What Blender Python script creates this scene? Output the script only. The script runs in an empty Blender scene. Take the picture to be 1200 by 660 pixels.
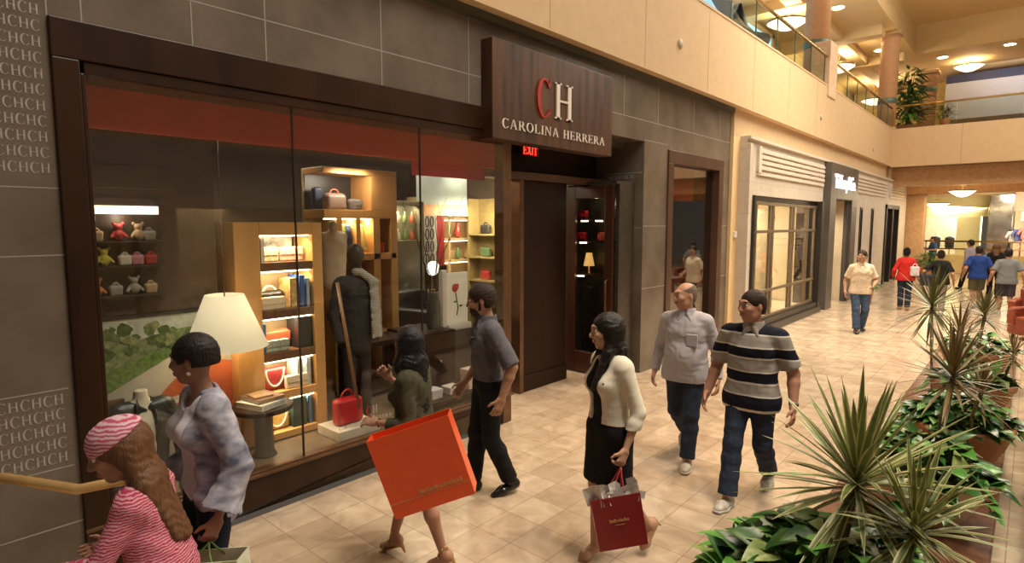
import bpy, math, random
import numpy as np
from mathutils import Vector, Matrix
random.seed(7)
SC = bpy.context.scene
COL = SC.collection
PI = math.pi

# ------------------------------------------------------------------ camera
FPX = 690.0
cy_ = np.array([612., -68., FPX]); cy_ /= np.linalg.norm(cy_)
cd_ = np.array([0., FPX * FPX / 68., FPX]); cd_ /= np.linalg.norm(cd_)
cz_ = -cd_
cx_ = np.cross(cy_, cz_)
if cx_[0] < 0: cx_ = -cx_
CM = np.array([cx_, cy_, cz_])            # image axes -> world
r_, u_, f_ = CM @ [1, 0, 0], -(CM @ [0, 1, 0]), CM @ [0, 0, 1]
cam = bpy.data.cameras.new('camera'); camo = bpy.data.objects.new('camera', cam); COL.objects.link(camo)
cam.sensor_fit = 'HORIZONTAL'; cam.sensor_width = 36.0; cam.lens = 36.0 * FPX / 1200.0
cam.clip_start = 0.05; cam.clip_end = 200
camo.matrix_world = Matrix(((r_[0], u_[0], -f_[0], 0), (r_[1], u_[1], -f_[1], 0), (r_[2], u_[2], -f_[2], 2.29), (0, 0, 0, 1)))
SC.camera = camo

# ------------------------------------------------------------------ world, exposure
SC.view_settings.view_transform = 'Standard'
SC.view_settings.look = 'None'
SC.view_settings.gamma = 1.0
SC.view_settings.use_curve_mapping = False
SC.view_settings.exposure = 0.0
W = bpy.data.worlds.new('world'); SC.world = W; W.use_nodes = True
bg = W.node_tree.nodes['Background']; bg.inputs[0].default_value = (1.0, 0.82, 0.62, 1); bg.inputs[1].default_value = 0.085

def look_at(o, target):
    d = Vector(target) - o.location
    o.rotation_euler = d.to_track_quat('-Z', 'Y').to_euler()

def area(name, loc, target, sx, sy, power, color=(1, .9, .75), spread=180):
    l = bpy.data.lights.new(name, 'AREA'); l.shape = 'RECTANGLE'; l.size = sx; l.size_y = sy
    l.energy = power; l.color = color; l.spread = math.radians(spread)
    o = bpy.data.objects.new(name, l); COL.objects.link(o); o.location = loc; look_at(o, target); return o

def spot(name, loc, target, power, color=(1, .8, .55), ang=60, blend=.6, size=.08):
    l = bpy.data.lights.new(name, 'SPOT'); l.energy = power; l.color = color
    l.spot_size = math.radians(ang); l.spot_blend = blend; l.shadow_soft_size = size
    o = bpy.data.objects.new(name, l); COL.objects.link(o); o.location = loc; look_at(o, target); return o

def point(name, loc, power, color=(1, .8, .55), size=.1):
    l = bpy.data.lights.new(name, 'POINT'); l.energy = power; l.color = color; l.shadow_soft_size = size
    o = bpy.data.objects.new(name, l); COL.objects.link(o); o.location = loc; return o

# skylight over the concourse, ceiling downlights, store lights, added fill lights
area('skylight_near', (1.5, 4.0, 11.0), (-.5, 4.5, 0), 4.0, 7.0, 900, (1.0, .90, .76))
area('skylight_far', (0.5, 19.0, 11.2), (-1.0, 17.0, 0), 5.0, 12.0, 1750, (1.0, .89, .72))
spot('downlight_entry', (-1.6, 6.4, 8.5), (-3.2, 6.2, 0), 900, (1, .62, .28), 34, .8, .15)
spot('downlight_front', (-1.4, 3.4, 8.5), (-3.6, 2.3, 0), 900, (1, .86, .68), 34, .8, .15)
spot('downlight_people', (0.6, 4.8, 8.5), (-2.1, 4.4, 0), 1000, (1, .76, .50), 36, .8, .15)
spot('downlight_plants', (0.8, 3.0, 7.5), (-.55, 3.6, .6), 420, (1, .88, .7), 36, .7, .12)
area('concourse_downlights', (-1.5, 13.5, 9.3), (-2.2, 13.0, 0), 3.0, 7.0, 700, (1, .86, .64), 110)
area('bridge_underlight', (-1.8, 29.5, 3.55), (-1.8, 29.5, 0), 2.5, 5.0, 330, (1, .84, .55))
area('store_ceiling_light', (-7.2, 4.8, 3.3), (-7.2, 4.8, 0), 1.6, 3.4, 95, (1, .80, .55))
area('ceiling_fill', (1.5, 15.0, 7.6), (1.5, 15.0, 12), 5.0, 20.0, 650, (1, .84, .55))  # unseen upward fill added to brighten the high ceiling
area('upper_wall_fill', (0.5, 34.6, 9.35), (0.5, 36.0, 7.4), 6.0, .25, 75, (.98, .92, .88))  # unseen lamp added to brighten the lilac wall

# ------------------------------------------------------------------ materials
MATS = {}
def mat(name, color, rough=.6, metal=0.0, var=.12, scale=8.0, bump=0.0, bscale=60.0, spec=.5, emit=None, estr=0.0,
        stretch=(1, 1, 1), color2=None, alpha=1.0, subsurf=0.0, trans=0.0):
    if name in MATS: return MATS[name]
    m = bpy.data.materials.new(name); m.use_nodes = True
    nt = m.node_tree; b = nt.nodes['Principled BSDF']
    b.inputs['Roughness'].default_value = rough; b.inputs['Metallic'].default_value = metal
    b.inputs['Specular IOR Level'].default_value = spec
    if trans: b.inputs['Transmission Weight'].default_value = trans
    tc = nt.nodes.new('ShaderNodeTexCoord'); mp = nt.nodes.new('ShaderNodeMapping')
    mp.inputs['Scale'].default_value = stretch
    nt.links.new(tc.outputs['Object'], mp.inputs[0])
    n = nt.nodes.new('ShaderNodeTexNoise'); n.inputs['Scale'].default_value = scale; n.inputs['Detail'].default_value = 4
    nt.links.new(mp.outputs[0], n.inputs['Vector'])
    cr = nt.nodes.new('ShaderNodeValToRGB')
    c2 = color2 if color2 else tuple(min(1, c * (1 + var)) for c in color)
    c1 = color if color2 else tuple(c * (1 - var) for c in color)
    cr.color_ramp.elements[0].position = .3; cr.color_ramp.elements[1].position = .7
    cr.color_ramp.elements[0].color = (*c1, 1); cr.color_ramp.elements[1].color = (*c2, 1)
    nt.links.new(n.outputs['Fac'], cr.inputs[0]); nt.links.new(cr.outputs[0], b.inputs['Base Color'])
    if bump:
        n2 = nt.nodes.new('ShaderNodeTexNoise'); n2.inputs['Scale'].default_value = bscale
        nt.links.new(mp.outputs[0], n2.inputs['Vector'])
        bp = nt.nodes.new('ShaderNodeBump'); bp.inputs['Strength'].default_value = bump; bp.inputs['Distance'].default_value = .01
        nt.links.new(n2.outputs['Fac'], bp.inputs['Height']); nt.links.new(bp.outputs[0], b.inputs['Normal'])
    if emit:
        b.inputs['Emission Color'].default_value = (*emit, 1); b.inputs['Emission Strength'].default_value = estr
    MATS[name] = m
    return m

def ramp_z(name, stops, z0, z1, rough=.85, axis=2, warp=0.0):
    """bands of colour along a local axis (constant steps): stops = [(pos, rgb)...]"""
    if name in MATS: return MATS[name]
    m = bpy.data.materials.new(name); m.use_nodes = True
    nt = m.node_tree; b = nt.nodes['Principled BSDF']; b.inputs['Roughness'].default_value = rough
    b.inputs['Specular IOR Level'].default_value = .2
    tc = nt.nodes.new('ShaderNodeTexCoord'); sp = nt.nodes.new('ShaderNodeSeparateXYZ')
    nt.links.new(tc.outputs['Object'], sp.inputs[0])
    mr = nt.nodes.new('ShaderNodeMapRange'); mr.inputs[1].default_value = z0; mr.inputs[2].default_value = z1
    src = sp.outputs[axis]
    if warp:
        n = nt.nodes.new('ShaderNodeTexNoise'); n.inputs['Scale'].default_value = 5
        nt.links.new(tc.outputs['Object'], n.inputs['Vector'])
        ma = nt.nodes.new('ShaderNodeMath'); ma.operation = 'MULTIPLY_ADD'; ma.inputs[1].default_value = warp
        nt.links.new(n.outputs['Fac'], ma.inputs[0]); nt.links.new(src, ma.inputs[2]); src = ma.outputs[0]
    nt.links.new(src, mr.inputs[0])
    cr = nt.nodes.new('ShaderNodeValToRGB'); cr.color_ramp.interpolation = 'CONSTANT'
    el = cr.color_ramp.elements
    while len(el) > 1: el.remove(el[-1])
    el[0].position = stops[0][0]; el[0].color = (*stops[0][1], 1)
    for p, c in stops[1:]:
        e = el.new(p); e.color = (*c, 1)
    nt.links.new(mr.outputs[0], cr.inputs[0]); nt.links.new(cr.outputs[0], b.inputs['Base Color'])
    MATS[name] = m
    return m

def wave_mat(name, c1, c2, scale=20.0, rough=.8, direction='Z', dist=2.0, spec=.2, c3=None):
    if name in MATS: return MATS[name]
    m = bpy.data.materials.new(name); m.use_nodes = True
    nt = m.node_tree; b = nt.nodes['Principled BSDF']; b.inputs['Roughness'].default_value = rough
    b.inputs['Specular IOR Level'].default_value = spec
    tc = nt.nodes.new('ShaderNodeTexCoord'); w = nt.nodes.new('ShaderNodeTexWave')
    w.bands_direction = direction; w.inputs['Scale'].default_value = scale; w.inputs['Distortion'].default_value = dist
    w.inputs['Detail'].default_value = 3; w.inputs['Detail Scale'].default_value = 1.5
    nt.links.new(tc.outputs['Object'], w.inputs['Vector'])
    cr = nt.nodes.new('ShaderNodeValToRGB'); cr.color_ramp.elements[0].color = (*c1, 1); cr.color_ramp.elements[1].color = (*c2, 1)
    cr.color_ramp.elements[0].position = .25; cr.color_ramp.elements[1].position = .75
    if c3:
        e = cr.color_ramp.elements.new(.5); e.color = (*c3, 1)
    nt.links.new(w.outputs['Fac'], cr.inputs[0]); nt.links.new(cr.outputs[0], b.inputs['Base Color'])
    MATS[name] = m
    return m

def glass_mat(name, tint=(1, 1, 1), ior=1.5, boost=1.0):
    """clear pane: transmitted light plus the Fresnel mirror image"""
    if name in MATS: return MATS[name]
    m = bpy.data.materials.new(name); m.use_nodes = True
    nt = m.node_tree
    for n in list(nt.nodes): nt.nodes.remove(n)
    out = nt.nodes.new('ShaderNodeOutputMaterial'); mx = nt.nodes.new('ShaderNodeMixShader')
    tr = nt.nodes.new('ShaderNodeBsdfTransparent'); tr.inputs[0].default_value = (*tint, 1)
    gl = nt.nodes.new('ShaderNodeBsdfGlossy'); gl.inputs['Roughness'].default_value = .01
    fr = nt.nodes.new('ShaderNodeFresnel'); fr.inputs['IOR'].default_value = ior
    ge = nt.nodes.new('ShaderNodeNewGeometry'); mi_ = nt.nodes.new('ShaderNodeMapRange')      # same mirror strength on both faces of the pane
    mi_.inputs[3].default_value = ior; mi_.inputs[4].default_value = 1.0 / ior
    nt.links.new(ge.outputs['Backfacing'], mi_.inputs[0]); nt.links.new(mi_.outputs[0], fr.inputs['IOR'])
    ma = nt.nodes.new('ShaderNodeMath'); ma.operation = 'MULTIPLY'; ma.inputs[1].default_value = boost; ma.use_clamp = True
    nt.links.new(fr.outputs[0], ma.inputs[0]); nt.links.new(ma.outputs[0], mx.inputs[0])
    nt.links.new(tr.outputs[0], mx.inputs[1]); nt.links.new(gl.outputs[0], mx.inputs[2]); nt.links.new(mx.outputs[0], out.inputs[0])
    MATS[name] = m
    return m

def tile_mat(name, c1, c2, mortar, bw=.33, bh=.33, rough=.3, msize=.006, offset=0.0, noise=.25, bumpy=.0, spec=.5, upright=False):
    if name in MATS: return MATS[name]
    m = bpy.data.materials.new(name); m.use_nodes = True
    nt = m.node_tree; b = nt.nodes['Principled BSDF']; b.inputs['Roughness'].default_value = rough
    b.inputs['Specular IOR Level'].default_value = spec
    tc = nt.nodes.new('ShaderNodeTexCoord'); br = nt.nodes.new('ShaderNodeTexBrick')
    br.offset = offset; br.squash = 1.0
    br.inputs['Scale'].default_value = 1.0; br.inputs['Brick Width'].default_value = bw; br.inputs['Row Height'].default_value = bh
    br.inputs['Mortar Size'].default_value = msize; br.inputs['Mortar Smooth'].default_value = .2
    br.inputs['Color1'].default_value = (*c1, 1); br.inputs['Color2'].default_value = (*c2, 1); br.inputs['Mortar'].default_value = (*mortar, 1)
    if upright:
        sx = nt.nodes.new('ShaderNodeSeparateXYZ'); cx = nt.nodes.new('ShaderNodeCombineXYZ'); nt.links.new(tc.outputs['Object'], sx.inputs[0])
        nt.links.new(sx.outputs[1], cx.inputs[0]); nt.links.new(sx.outputs[2], cx.inputs[1]); nt.links.new(cx.outputs[0], br.inputs['Vector'])
    else: nt.links.new(tc.outputs['Object'], br.inputs['Vector'])
    n = nt.nodes.new('ShaderNodeTexNoise'); n.inputs['Scale'].default_value = 3.5; n.inputs['Detail'].default_value = 8; n.inputs['Distortion'].default_value = 1.5
    nt.links.new(tc.outputs['Object'], n.inputs['Vector'])
    cr = nt.nodes.new('ShaderNodeValToRGB'); cr.color_ramp.elements[0].position = .3; cr.color_ramp.elements[1].position = .7
    cr.color_ramp.elements[0].color = (1 - noise, 1 - noise * 1.1, 1 - noise * 1.25, 1); cr.color_ramp.elements[1].color = (1, 1, 1, 1)
    nt.links.new(n.outputs['Fac'], cr.inputs[0])
    mx = nt.nodes.new('ShaderNodeMix'); mx.data_type = 'RGBA'; mx.blend_type = 'MULTIPLY'; mx.inputs[0].default_value = 1
    nt.links.new(br.outputs['Color'], mx.inputs[6]); nt.links.new(cr.outputs[0], mx.inputs[7])
    nt.links.new(mx.outputs[2], b.inputs['Base Color'])
    MATS[name] = m
    return m

def emit_mat(name, color, strength, var=0.0, scale=10):
    return mat(name, color, .5, emit=color, estr=strength, var=var, scale=scale)

# ------------------------------------------------------------------ mesh builder
class MB:
    def __init__(s): s.v = []; s.f = []; s.m = []
    def add(s, vs, fs, mi=0):
        o = len(s.v); s.v += [tuple(map(float, v)) for v in vs]
        for f in fs: s.f.append(tuple(i + o for i in f)); s.m.append(mi)
        return s
    def box(s, x0, x1, y0, y1, z0, z1, mi=0):
        if x0 > x1: x0, x1 = x1, x0
        if y0 > y1: y0, y1 = y1, y0
        if z0 > z1: z0, z1 = z1, z0
        vs = [(x, y, z) for z in (z0, z1) for y in (y0, y1) for x in (x0, x1)]
        return s.add(vs, [(0, 2, 3, 1), (4, 5, 7, 6), (0, 1, 5, 4), (2, 6, 7, 3), (0, 4, 6, 2), (1, 3, 7, 5)], mi)
    def prism(s, pts, axis, a, b, mi=0):
        """extrude polygon pts (2-tuples in the other two axes order) along axis from a to b"""
        def mk(p, t):
            if axis == 0: return (t, p[0], p[1])
            if axis == 1: return (p[0], t, p[1])
            return (p[0], p[1], t)
        n = len(pts)
        vs = [mk(p, a) for p in pts] + [mk(p, b) for p in pts]
        fs = [tuple(range(n))[::-1], tuple(range(n, 2 * n))] + [(i, (i + 1) % n, n + (i + 1) % n, n + i) for i in range(n)]
        return s.add(vs, fs, mi)
    def hexa(s, bot, top, mi=0):
        n = len(bot)
        return s.add(list(bot) + list(top), [tuple(range(n))[::-1], tuple(range(n, 2 * n))] + [(i, (i + 1) % n, n + (i + 1) % n, n + i) for i in range(n)], mi)
    def tube(s, pts, r, n=8, mi=0, caps=True):
        pts = [Vector(p) for p in pts]
        rs = r if isinstance(r, (list, tuple)) else [r] * len(pts)
        vs = []; up = None
        for i, p in enumerate(pts):
            d = (pts[min(i + 1, len(pts) - 1)] - pts[max(i - 1, 0)]).normalized()
            if up is None:
                up = Vector((0, 0, 1)) if abs(d.z) < .9 else Vector((1, 0, 0))
            a = d.cross(up).normalized(); b = a.cross(d).normalized(); up = b
            for k in range(n):
                t = 2 * PI * k / n
                vs.append(p + (a * math.cos(t) + b * math.sin(t)) * rs[i])
        fs = []
        for i in range(len(pts) - 1):
            for k in range(n):
                k2 = (k + 1) % n
                fs.append((i * n + k, (i + 1) * n + k, (i + 1) * n + k2, i * n + k2))
        if caps:
            fs.append(tuple(range(n))); fs.append(tuple(range((len(pts) - 1) * n, len(pts) * n))[::-1])
        return s.add(vs, fs, mi)
    def lathe(s, prof, c=(0, 0, 0), n=32, mi=0, close=False):
        vs = []
        for r, z in prof:
            for k in range(n):
                t = 2 * PI * k / n; vs.append((c[0] + r * math.cos(t), c[1] + r * math.sin(t), c[2] + z))
        fs = []
        m = len(prof)
        for i in range(m - 1 + (1 if close else 0)):
            j = (i + 1) % m
            for k in range(n):
                k2 = (k + 1) % n; fs.append((i * n + k, i * n + k2, j * n + k2, j * n + k))
        if not close:
            if prof[0][0] > 1e-5: fs.append(tuple(range(n))[::-1])
            if prof[-1][0] > 1e-5: fs.append(tuple(range((m - 1) * n, m * n)))
        return s.add(vs, fs, mi)
    def ball(s, c, r, n=12, mi=0):
        rr = r if isinstance(r, (list, tuple)) else (r, r, r)
        vs = []; fs = []
        m = n // 2
        for i in range(m + 1):
            a = PI * i / m - PI / 2
            for k in range(n):
                t = 2 * PI * k / n
                vs.append((c[0] + rr[0] * math.cos(a) * math.cos(t), c[1] + rr[1] * math.cos(a) * math.sin(t), c[2] + rr[2] * math.sin(a)))
        for i in range(m):
            for k in range(n):
                k2 = (k + 1) % n; fs.append((i * n + k, i * n + k2, (i + 1) * n + k2, (i + 1) * n + k))
        return s.add(vs, fs, mi)

def obj(name, mb, mats, parent=None, smooth=False, bevel=0.0, world=True, seg=2, kind=None):
    vs = mb.v
    if parent is not None and world:
        l = parent.location
        if parent.parent is not None: l = l + parent.parent.location
        vs = [(x - l[0], y - l[1], z - l[2]) for x, y, z in vs]
    me = bpy.data.meshes.new(name); me.from_pydata(vs, [], mb.f)
    ms = mats if isinstance(mats, (list, tuple)) else [mats]
    for m in ms: me.materials.append(m)
    if len(ms) > 1: me.polygons.foreach_set('material_index', mb.m)
    if smooth: me.polygons.foreach_set('use_smooth', [True] * len(me.polygons))
    me.update()
    o = bpy.data.objects.new(name, me); COL.objects.link(o)
    if parent is not None: o.parent = parent
    if bevel:
        b = o.modifiers.new('bevel', 'BEVEL'); b.width = bevel; b.segments = seg; b.limit_method = 'ANGLE'
    if smooth == 'auto' or (smooth and bevel):
        pass
    if kind: o['kind'] = kind
    return o

def center_mesh(o):
    """move a single-mesh thing's origin to the middle of its base"""
    me = o.data
    n = len(me.vertices); a = np.empty(n * 3); me.vertices.foreach_get('co', a); a = a.reshape(-1, 3)
    c = (a.max(0) + a.min(0)) / 2; c[2] = a[:, 2].min()
    a -= c; me.vertices.foreach_set('co', a.ravel()); me.update(); o.location = Vector(c)

def tag(o, label, cat, group=None, kind=None):
    o['label'] = label; o['category'] = cat
    if group: o['group'] = group
    if kind: o['kind'] = kind
    return o

def solo(name, mb, mats, label, cat, group=None, smooth=False, bevel=0.0, kind=None):
    o = obj(name, mb, mats, None, smooth, bevel); center_mesh(o)
    return tag(o, label, cat, group, kind)

def thing(name, loc, label, cat, group=None, rotz=0.0):
    o = bpy.data.objects.new(name, None); COL.objects.link(o); o.empty_display_size = .1
    o.location = loc; o.rotation_euler = (0, 0, rotz)
    return tag(o, label, cat, group)

def struct(name, mb, mats, parent=None, smooth=False, bevel=0.0):
    o = obj(name, mb, mats, parent, smooth, bevel)
    if parent is None: o['kind'] = 'structure'
    return o

def sroot(name, loc=(0, 0, 0)):
    o = bpy.data.objects.new(name, None); COL.objects.link(o); o.location = loc; o['kind'] = 'structure'; o.empty_display_size = .1
    return o

# ------------------------------------------------------------------ serif lettering (convex quads in a unit-high cell)
def arc(cx, cz, rx, rz, ix, iz, icx, a0, a1, n=14):
    out = []
    for i in range(n):
        t0 = math.radians(a0 + (a1 - a0) * i / n); t1 = math.radians(a0 + (a1 - a0) * (i + 1) / n)
        out.append([(cx + rx * math.cos(t0), cz + rz * math.sin(t0)), (cx + rx * math.cos(t1), cz + rz * math.sin(t1)),
                    (icx + ix * math.cos(t1), cz + iz * math.sin(t1)), (icx + ix * math.cos(t0), cz + iz * math.sin(t0))])
    return out
def q(x0, x1, z0, z1): return [(x0, z0), (x1, z0), (x1, z1), (x0, z1)]
def stem(x0, x1, e=.07): return [q(x0, x1, 0, 1), q(x0 - e, x1 + e, 0, .045), q(x0 - e, x1 + e, .955, 1)]
GL = {
 'H': (.86, stem(.1, .24) + stem(.62, .76) + [q(.24, .62, .48, .53)]),
 'C': (.80, arc(.42, .5, .38, .52, .25, .475, .455, 42, 318, 22) + [[(.665, .80), (.73, .80), (.73, 1.0), (.70, 1.0)]] + [[(.68, .1), (.71, .1), (.74, .24), (.72, .24)]]),
 'A': (.86, [[(.40, 1), (.48, 1), (.80, 0), (.64, 0)], [(.38, 1), (.43, 1), (.14, 0), (.09, 0)], q(.2, .64, .33, .38), q(.02, .24, 0, .04), q(.54, .86, 0, .04)]),
 'R': (.84, stem(.1, .24) + arc(.38, .74, .27, .26, .13, .215, .38, -90, 90, 10) + [q(.24, .40, .955, 1), q(.24, .40, .48, .525), [(.36, .5), (.50, .5), (.86, 0), (.68, 0)]]),
 'O': (.90, arc(.45, .5, .41, .52, .27, .475, .45, 0, 360, 26)),
 'L': (.72, stem(.1, .24) + [q(.24, .66, 0, .05), [(.60, .05), (.66, .05), (.69, .26), (.66, .26)]]),
 'I': (.36, stem(.11, .25)),
 'N': (.92, [q(.12, .17, 0, 1), q(.72, .77, 0, 1), [(.10, 1), (.26, 1), (.78, 0), (.70, 0)], q(.03, .26, 0, .04), q(.62, .87, .96, 1), q(.03, .2, .96, 1)]),
 'E': (.74, stem(.1, .24) + [q(.24, .64, .955, 1), q(.24, .66, 0, .045), q(.24, .52, .48, .525), [(.60, .8), (.63, .8), (.66, 1), (.60, 1)], [(.62, 0), (.68, 0), (.70, .24), (.67, .24)], q(.49, .53, .38, .62)]),
 'T': (.78, stem(.32, .46) + [q(.04, .74, .955, 1), [(.04, .78), (.07, .78), (.12, 1), (.04, 1)], [(.71, .78), (.74, .78), (.74, 1), (.66, 1)]]),
 'X': (.80, [[(.04, 1), (.22, 1), (.76, 0), (.58, 0)], [(.58, 1), (.68, 1), (.18, 0), (.08, 0)]]),
 'i': (.34, [q(.1, .24, 0, .64), q(.02, .32, 0, .05), q(.03, .24, .6, .64), q(.1, .24, .8, .95)]),
 'f': (.40, [q(.12, .26, 0, .9), q(.02, .36, 0, .05), q(.02, .38, .58, .64), q(.16, .42, .9, 1)]),
 'a': (.56, arc(.26, .2, .22, .2, .1, .15, .28, 0, 360, 12) + [q(.36, .5, 0, .55), q(.08, .46, .55, .64)]),
 'n': (.62, [q(.08, .22, 0, .64), q(.44, .58, 0, .55), q(.2, .54, .55, .64), q(.02, .28, 0, .05), q(.38, .62, 0, .05)]),
 'y': (.58, [[(.04, .64), (.2, .64), (.38, .0), (.26, .0)], [(.44, .64), (.52, .64), (.22, -.3), (.12, -.3)]]),
 'o': (.58, arc(.29, .32, .26, .33, .14, .27, .29, 0, 360, 14)),
 '&': (.86, arc(.32, .76, .2, .24, .1, .18, .32, 0, 360, 12) + arc(.34, .27, .32, .28, .18, .21, .34, 60, 320, 14) + [[(.2, .72), (.32, .72), (.82, 0), (.66, 0)]]),
 '.': (.26, [q(.06, .2, 0, .14)]),
 'U': (.86, [q(.12, .26, .3, 1), q(.66, .71, .3, 1), q(.04, .34, .955, 1), q(.56, .80, .955, 1)] + arc(.415, .3, .295, .32, .155, .26, .40, 180, 360, 10)),
 'J': (.50, [q(.24, .38, .2, 1), q(.14, .48, .955, 1)] + arc(.19, .2, .19, .22, .06, .17, .19, 180, 360, 8)),
 'S': (.66, arc(.32, .75, .27, .27, .16, .22, .32, 40, 270, 12) + arc(.32, .26, .28, .28, .16, .22, .32, -140, 90, 12)),
 'B': (.78, stem(.1, .24) + arc(.36, .75, .27, .25, .14, .205, .36, -90, 90, 10) + arc(.38, .26, .32, .27, .17, .22, .38, -90, 90, 10) + [q(.24, .38, .955, 1), q(.24, .38, .48, .525), q(.24, .38, 0, .045)]),
 ' ': (.40, []),
}
def text_w(t, sp=.06): return sum(GL[c][0] + sp for c in t) - sp
def text(mb, t, o, u, v, n, h, depth, wscale=1.0, sp=.06, mi=0):
    """letters as solids: origin o, along u, up v, standing out along n"""
    o, u, v, n = Vector(o), Vector(u), Vector(v), Vector(n); x = 0.0
    for c in t:
        w, qs = GL[c]
        for p in qs:
            a = [o + u * ((x + px) * h * wscale) + v * (pz * h) for px, pz in p]
            mb.hexa(a, [w_ + n * depth for w_ in a], mi)
        x += w + sp
    return x * h * wscale
# ------------------------------------------------------------------ smooth solids (signed distance -> surface nets)
def V(*a): return np.array(a, dtype=np.float64)
def nrm(a): return a / (np.linalg.norm(a) + 1e-12)
class SDF:
    def __init__(s): s.p = []; s.clips = []; s.wr = None
    def cap(s, a, b, ra, rb=None, k=.03, side=None, w=1.0, flat=(0, 0), op=1):
        s.p.append(('c', V(*a), V(*b), ra, ra if rb is None else rb, k, side, w, flat, op)); return s
    def ell(s, c, r, k=.03, R=None, op=1):
        s.p.append(('e', V(*c), V(*r), k, np.eye(3) if R is None else R, op)); return s
    def bx(s, c, r, rnd=.01, k=.01, R=None, op=1):
        s.p.append(('b', V(*c), V(*r), rnd, k, np.eye(3) if R is None else R, op)); return s
    def clip(s, p, n): s.clips.append((V(*p), nrm(V(*n)))); return s      # keeps the side the normal points away from
    def bounds(s, p):
        if p[0] == 'c':
            r = max(p[3], p[4]) * max(1, p[7]); return np.minimum(p[1], p[2]) - r, np.maximum(p[1], p[2]) + r
        if p[0] == 'e': r = np.max(p[2]); return p[1] - r, p[1] + r
        r = np.linalg.norm(p[2]); return p[1] - r, p[1] + r
    def mesh(s, h):
        pos = [s.bounds(p) for p in s.p if p[-1] > 0]
        lo = np.min([b[0] for b in pos], 0) - 3 * h; hi = np.max([b[1] for b in pos], 0) + 3 * h
        N = np.ceil((hi - lo) / h).astype(int) + 1
        ax = [lo[i] + h * np.arange(N[i]) for i in range(3)]
        D = np.full(N, .2, dtype=np.float32)
        for p in s.p:
            k = p[5] if p[0] == 'c' else (p[3] if p[0] == 'e' else p[4])
            b0, b1 = s.bounds(p); m = k + 3 * h
            i0 = np.clip(np.floor((b0 - m - lo) / h).astype(int), 0, N - 1); i1 = np.clip(np.ceil((b1 + m - lo) / h).astype(int) + 1, 1, N)
            if np.any(i1 <= i0): continue
            X = ax[0][i0[0]:i1[0], None, None]; Y = ax[1][None, i0[1]:i1[1], None]; Z = ax[2][None, None, i0[2]:i1[2]]
            if p[0] == 'c':
                _, a, b, ra, rb, k, side, w, flat, op = p
                ab = b - a; L2 = ab @ ab + 1e-12
                px, py, pz = X - a[0], Y - a[1], Z - a[2]
                t0 = (px * ab[0] + py * ab[1] + pz * ab[2]) / L2; t = np.clip(t0, 0, 1)
                dx, dy, dz = px - t * ab[0], py - t * ab[1], pz - t * ab[2]
                d2 = dx * dx + dy * dy + dz * dz
                if side is not None and w != 1.0:
                    sd = nrm(V(*side)); ds = dx * sd[0] + dy * sd[1] + dz * sd[2]
                    d2 = d2 - ds * ds * (1 - 1 / (w * w))
                d = np.sqrt(np.maximum(d2, 0)) - (ra + (rb - ra) * t)
                L = math.sqrt(L2)
                if flat[0]: d = np.maximum(d, -t0 * L)
                if flat[1]: d = np.maximum(d, (t0 - 1) * L)
            elif p[0] == 'e':
                _, c, r, k, R, op = p
                px, py, pz = X - c[0], Y - c[1], Z - c[2]
                qs = [(px * R[0, j] + py * R[1, j] + pz * R[2, j]) for j in range(3)]
                k0 = np.sqrt(sum((qs[j] / r[j]) ** 2 for j in range(3))); k1 = np.sqrt(sum((qs[j] / r[j] ** 2) ** 2 for j in range(3))) + 1e-9
                d = k0 * (k0 - 1) / k1
            else:
                _, c, r, rnd, k, R, op = p
                px, py, pz = X - c[0], Y - c[1], Z - c[2]
                qs = [np.abs(px * R[0, j] + py * R[1, j] + pz * R[2, j]) - (r[j] - rnd) for j in range(3)]
                qx, qy, qz = np.broadcast_arrays(*qs)
                d = np.sqrt(np.maximum(qx, 0) ** 2 + np.maximum(qy, 0) ** 2 + np.maximum(qz, 0) ** 2) + np.minimum(np.maximum(np.maximum(qx, qy), qz), 0) - rnd
            d = d.astype(np.float32)
            sl = tuple(slice(i0[j], i1[j]) for j in range(3)); A = D[sl]
            hh = np.maximum(k - np.abs(A - (d if op > 0 else -d)), 0) / max(k, 1e-6)
            D[sl] = (np.minimum(A, d) - hh * hh * k * .25) if op > 0 else (np.maximum(A, -d) + hh * hh * k * .25)
        X = ax[0][:, None, None].astype(np.float32); Y = ax[1][None, :, None].astype(np.float32); Z = ax[2][None, None, :].astype(np.float32)
        if s.wr:
            a, f, ph = s.wr
            D += (.5 * a * np.sin(f * (X * .6 + Z + .45 * Y) + ph + 2.0 * np.sin(f * .55 * X + 1.3 * ph) + 1.6 * np.sin(f * .4 * (Y - .8 * Z) + ph))).astype(np.float32)
            D += (.28 * a * np.sin(f * 2.7 * (Z * .7 - X * .8 + .6 * Y) + 1.7 * ph + 2.2 * np.sin(f * .9 * (Z + X)) + 1.5 * np.sin(f * 1.1 * Y))).astype(np.float32)
        for c, n in s.clips:
            D = np.maximum(D, ((X - c[0]) * n[0] + (Y - c[1]) * n[1] + (Z - c[2]) * n[2]).astype(np.float32))
        D[0] = D[-1] = .2; D[:, 0] = D[:, -1] = .2; D[:, :, 0] = D[:, :, -1] = .2
        return surfnet(D, lo, h)

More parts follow.
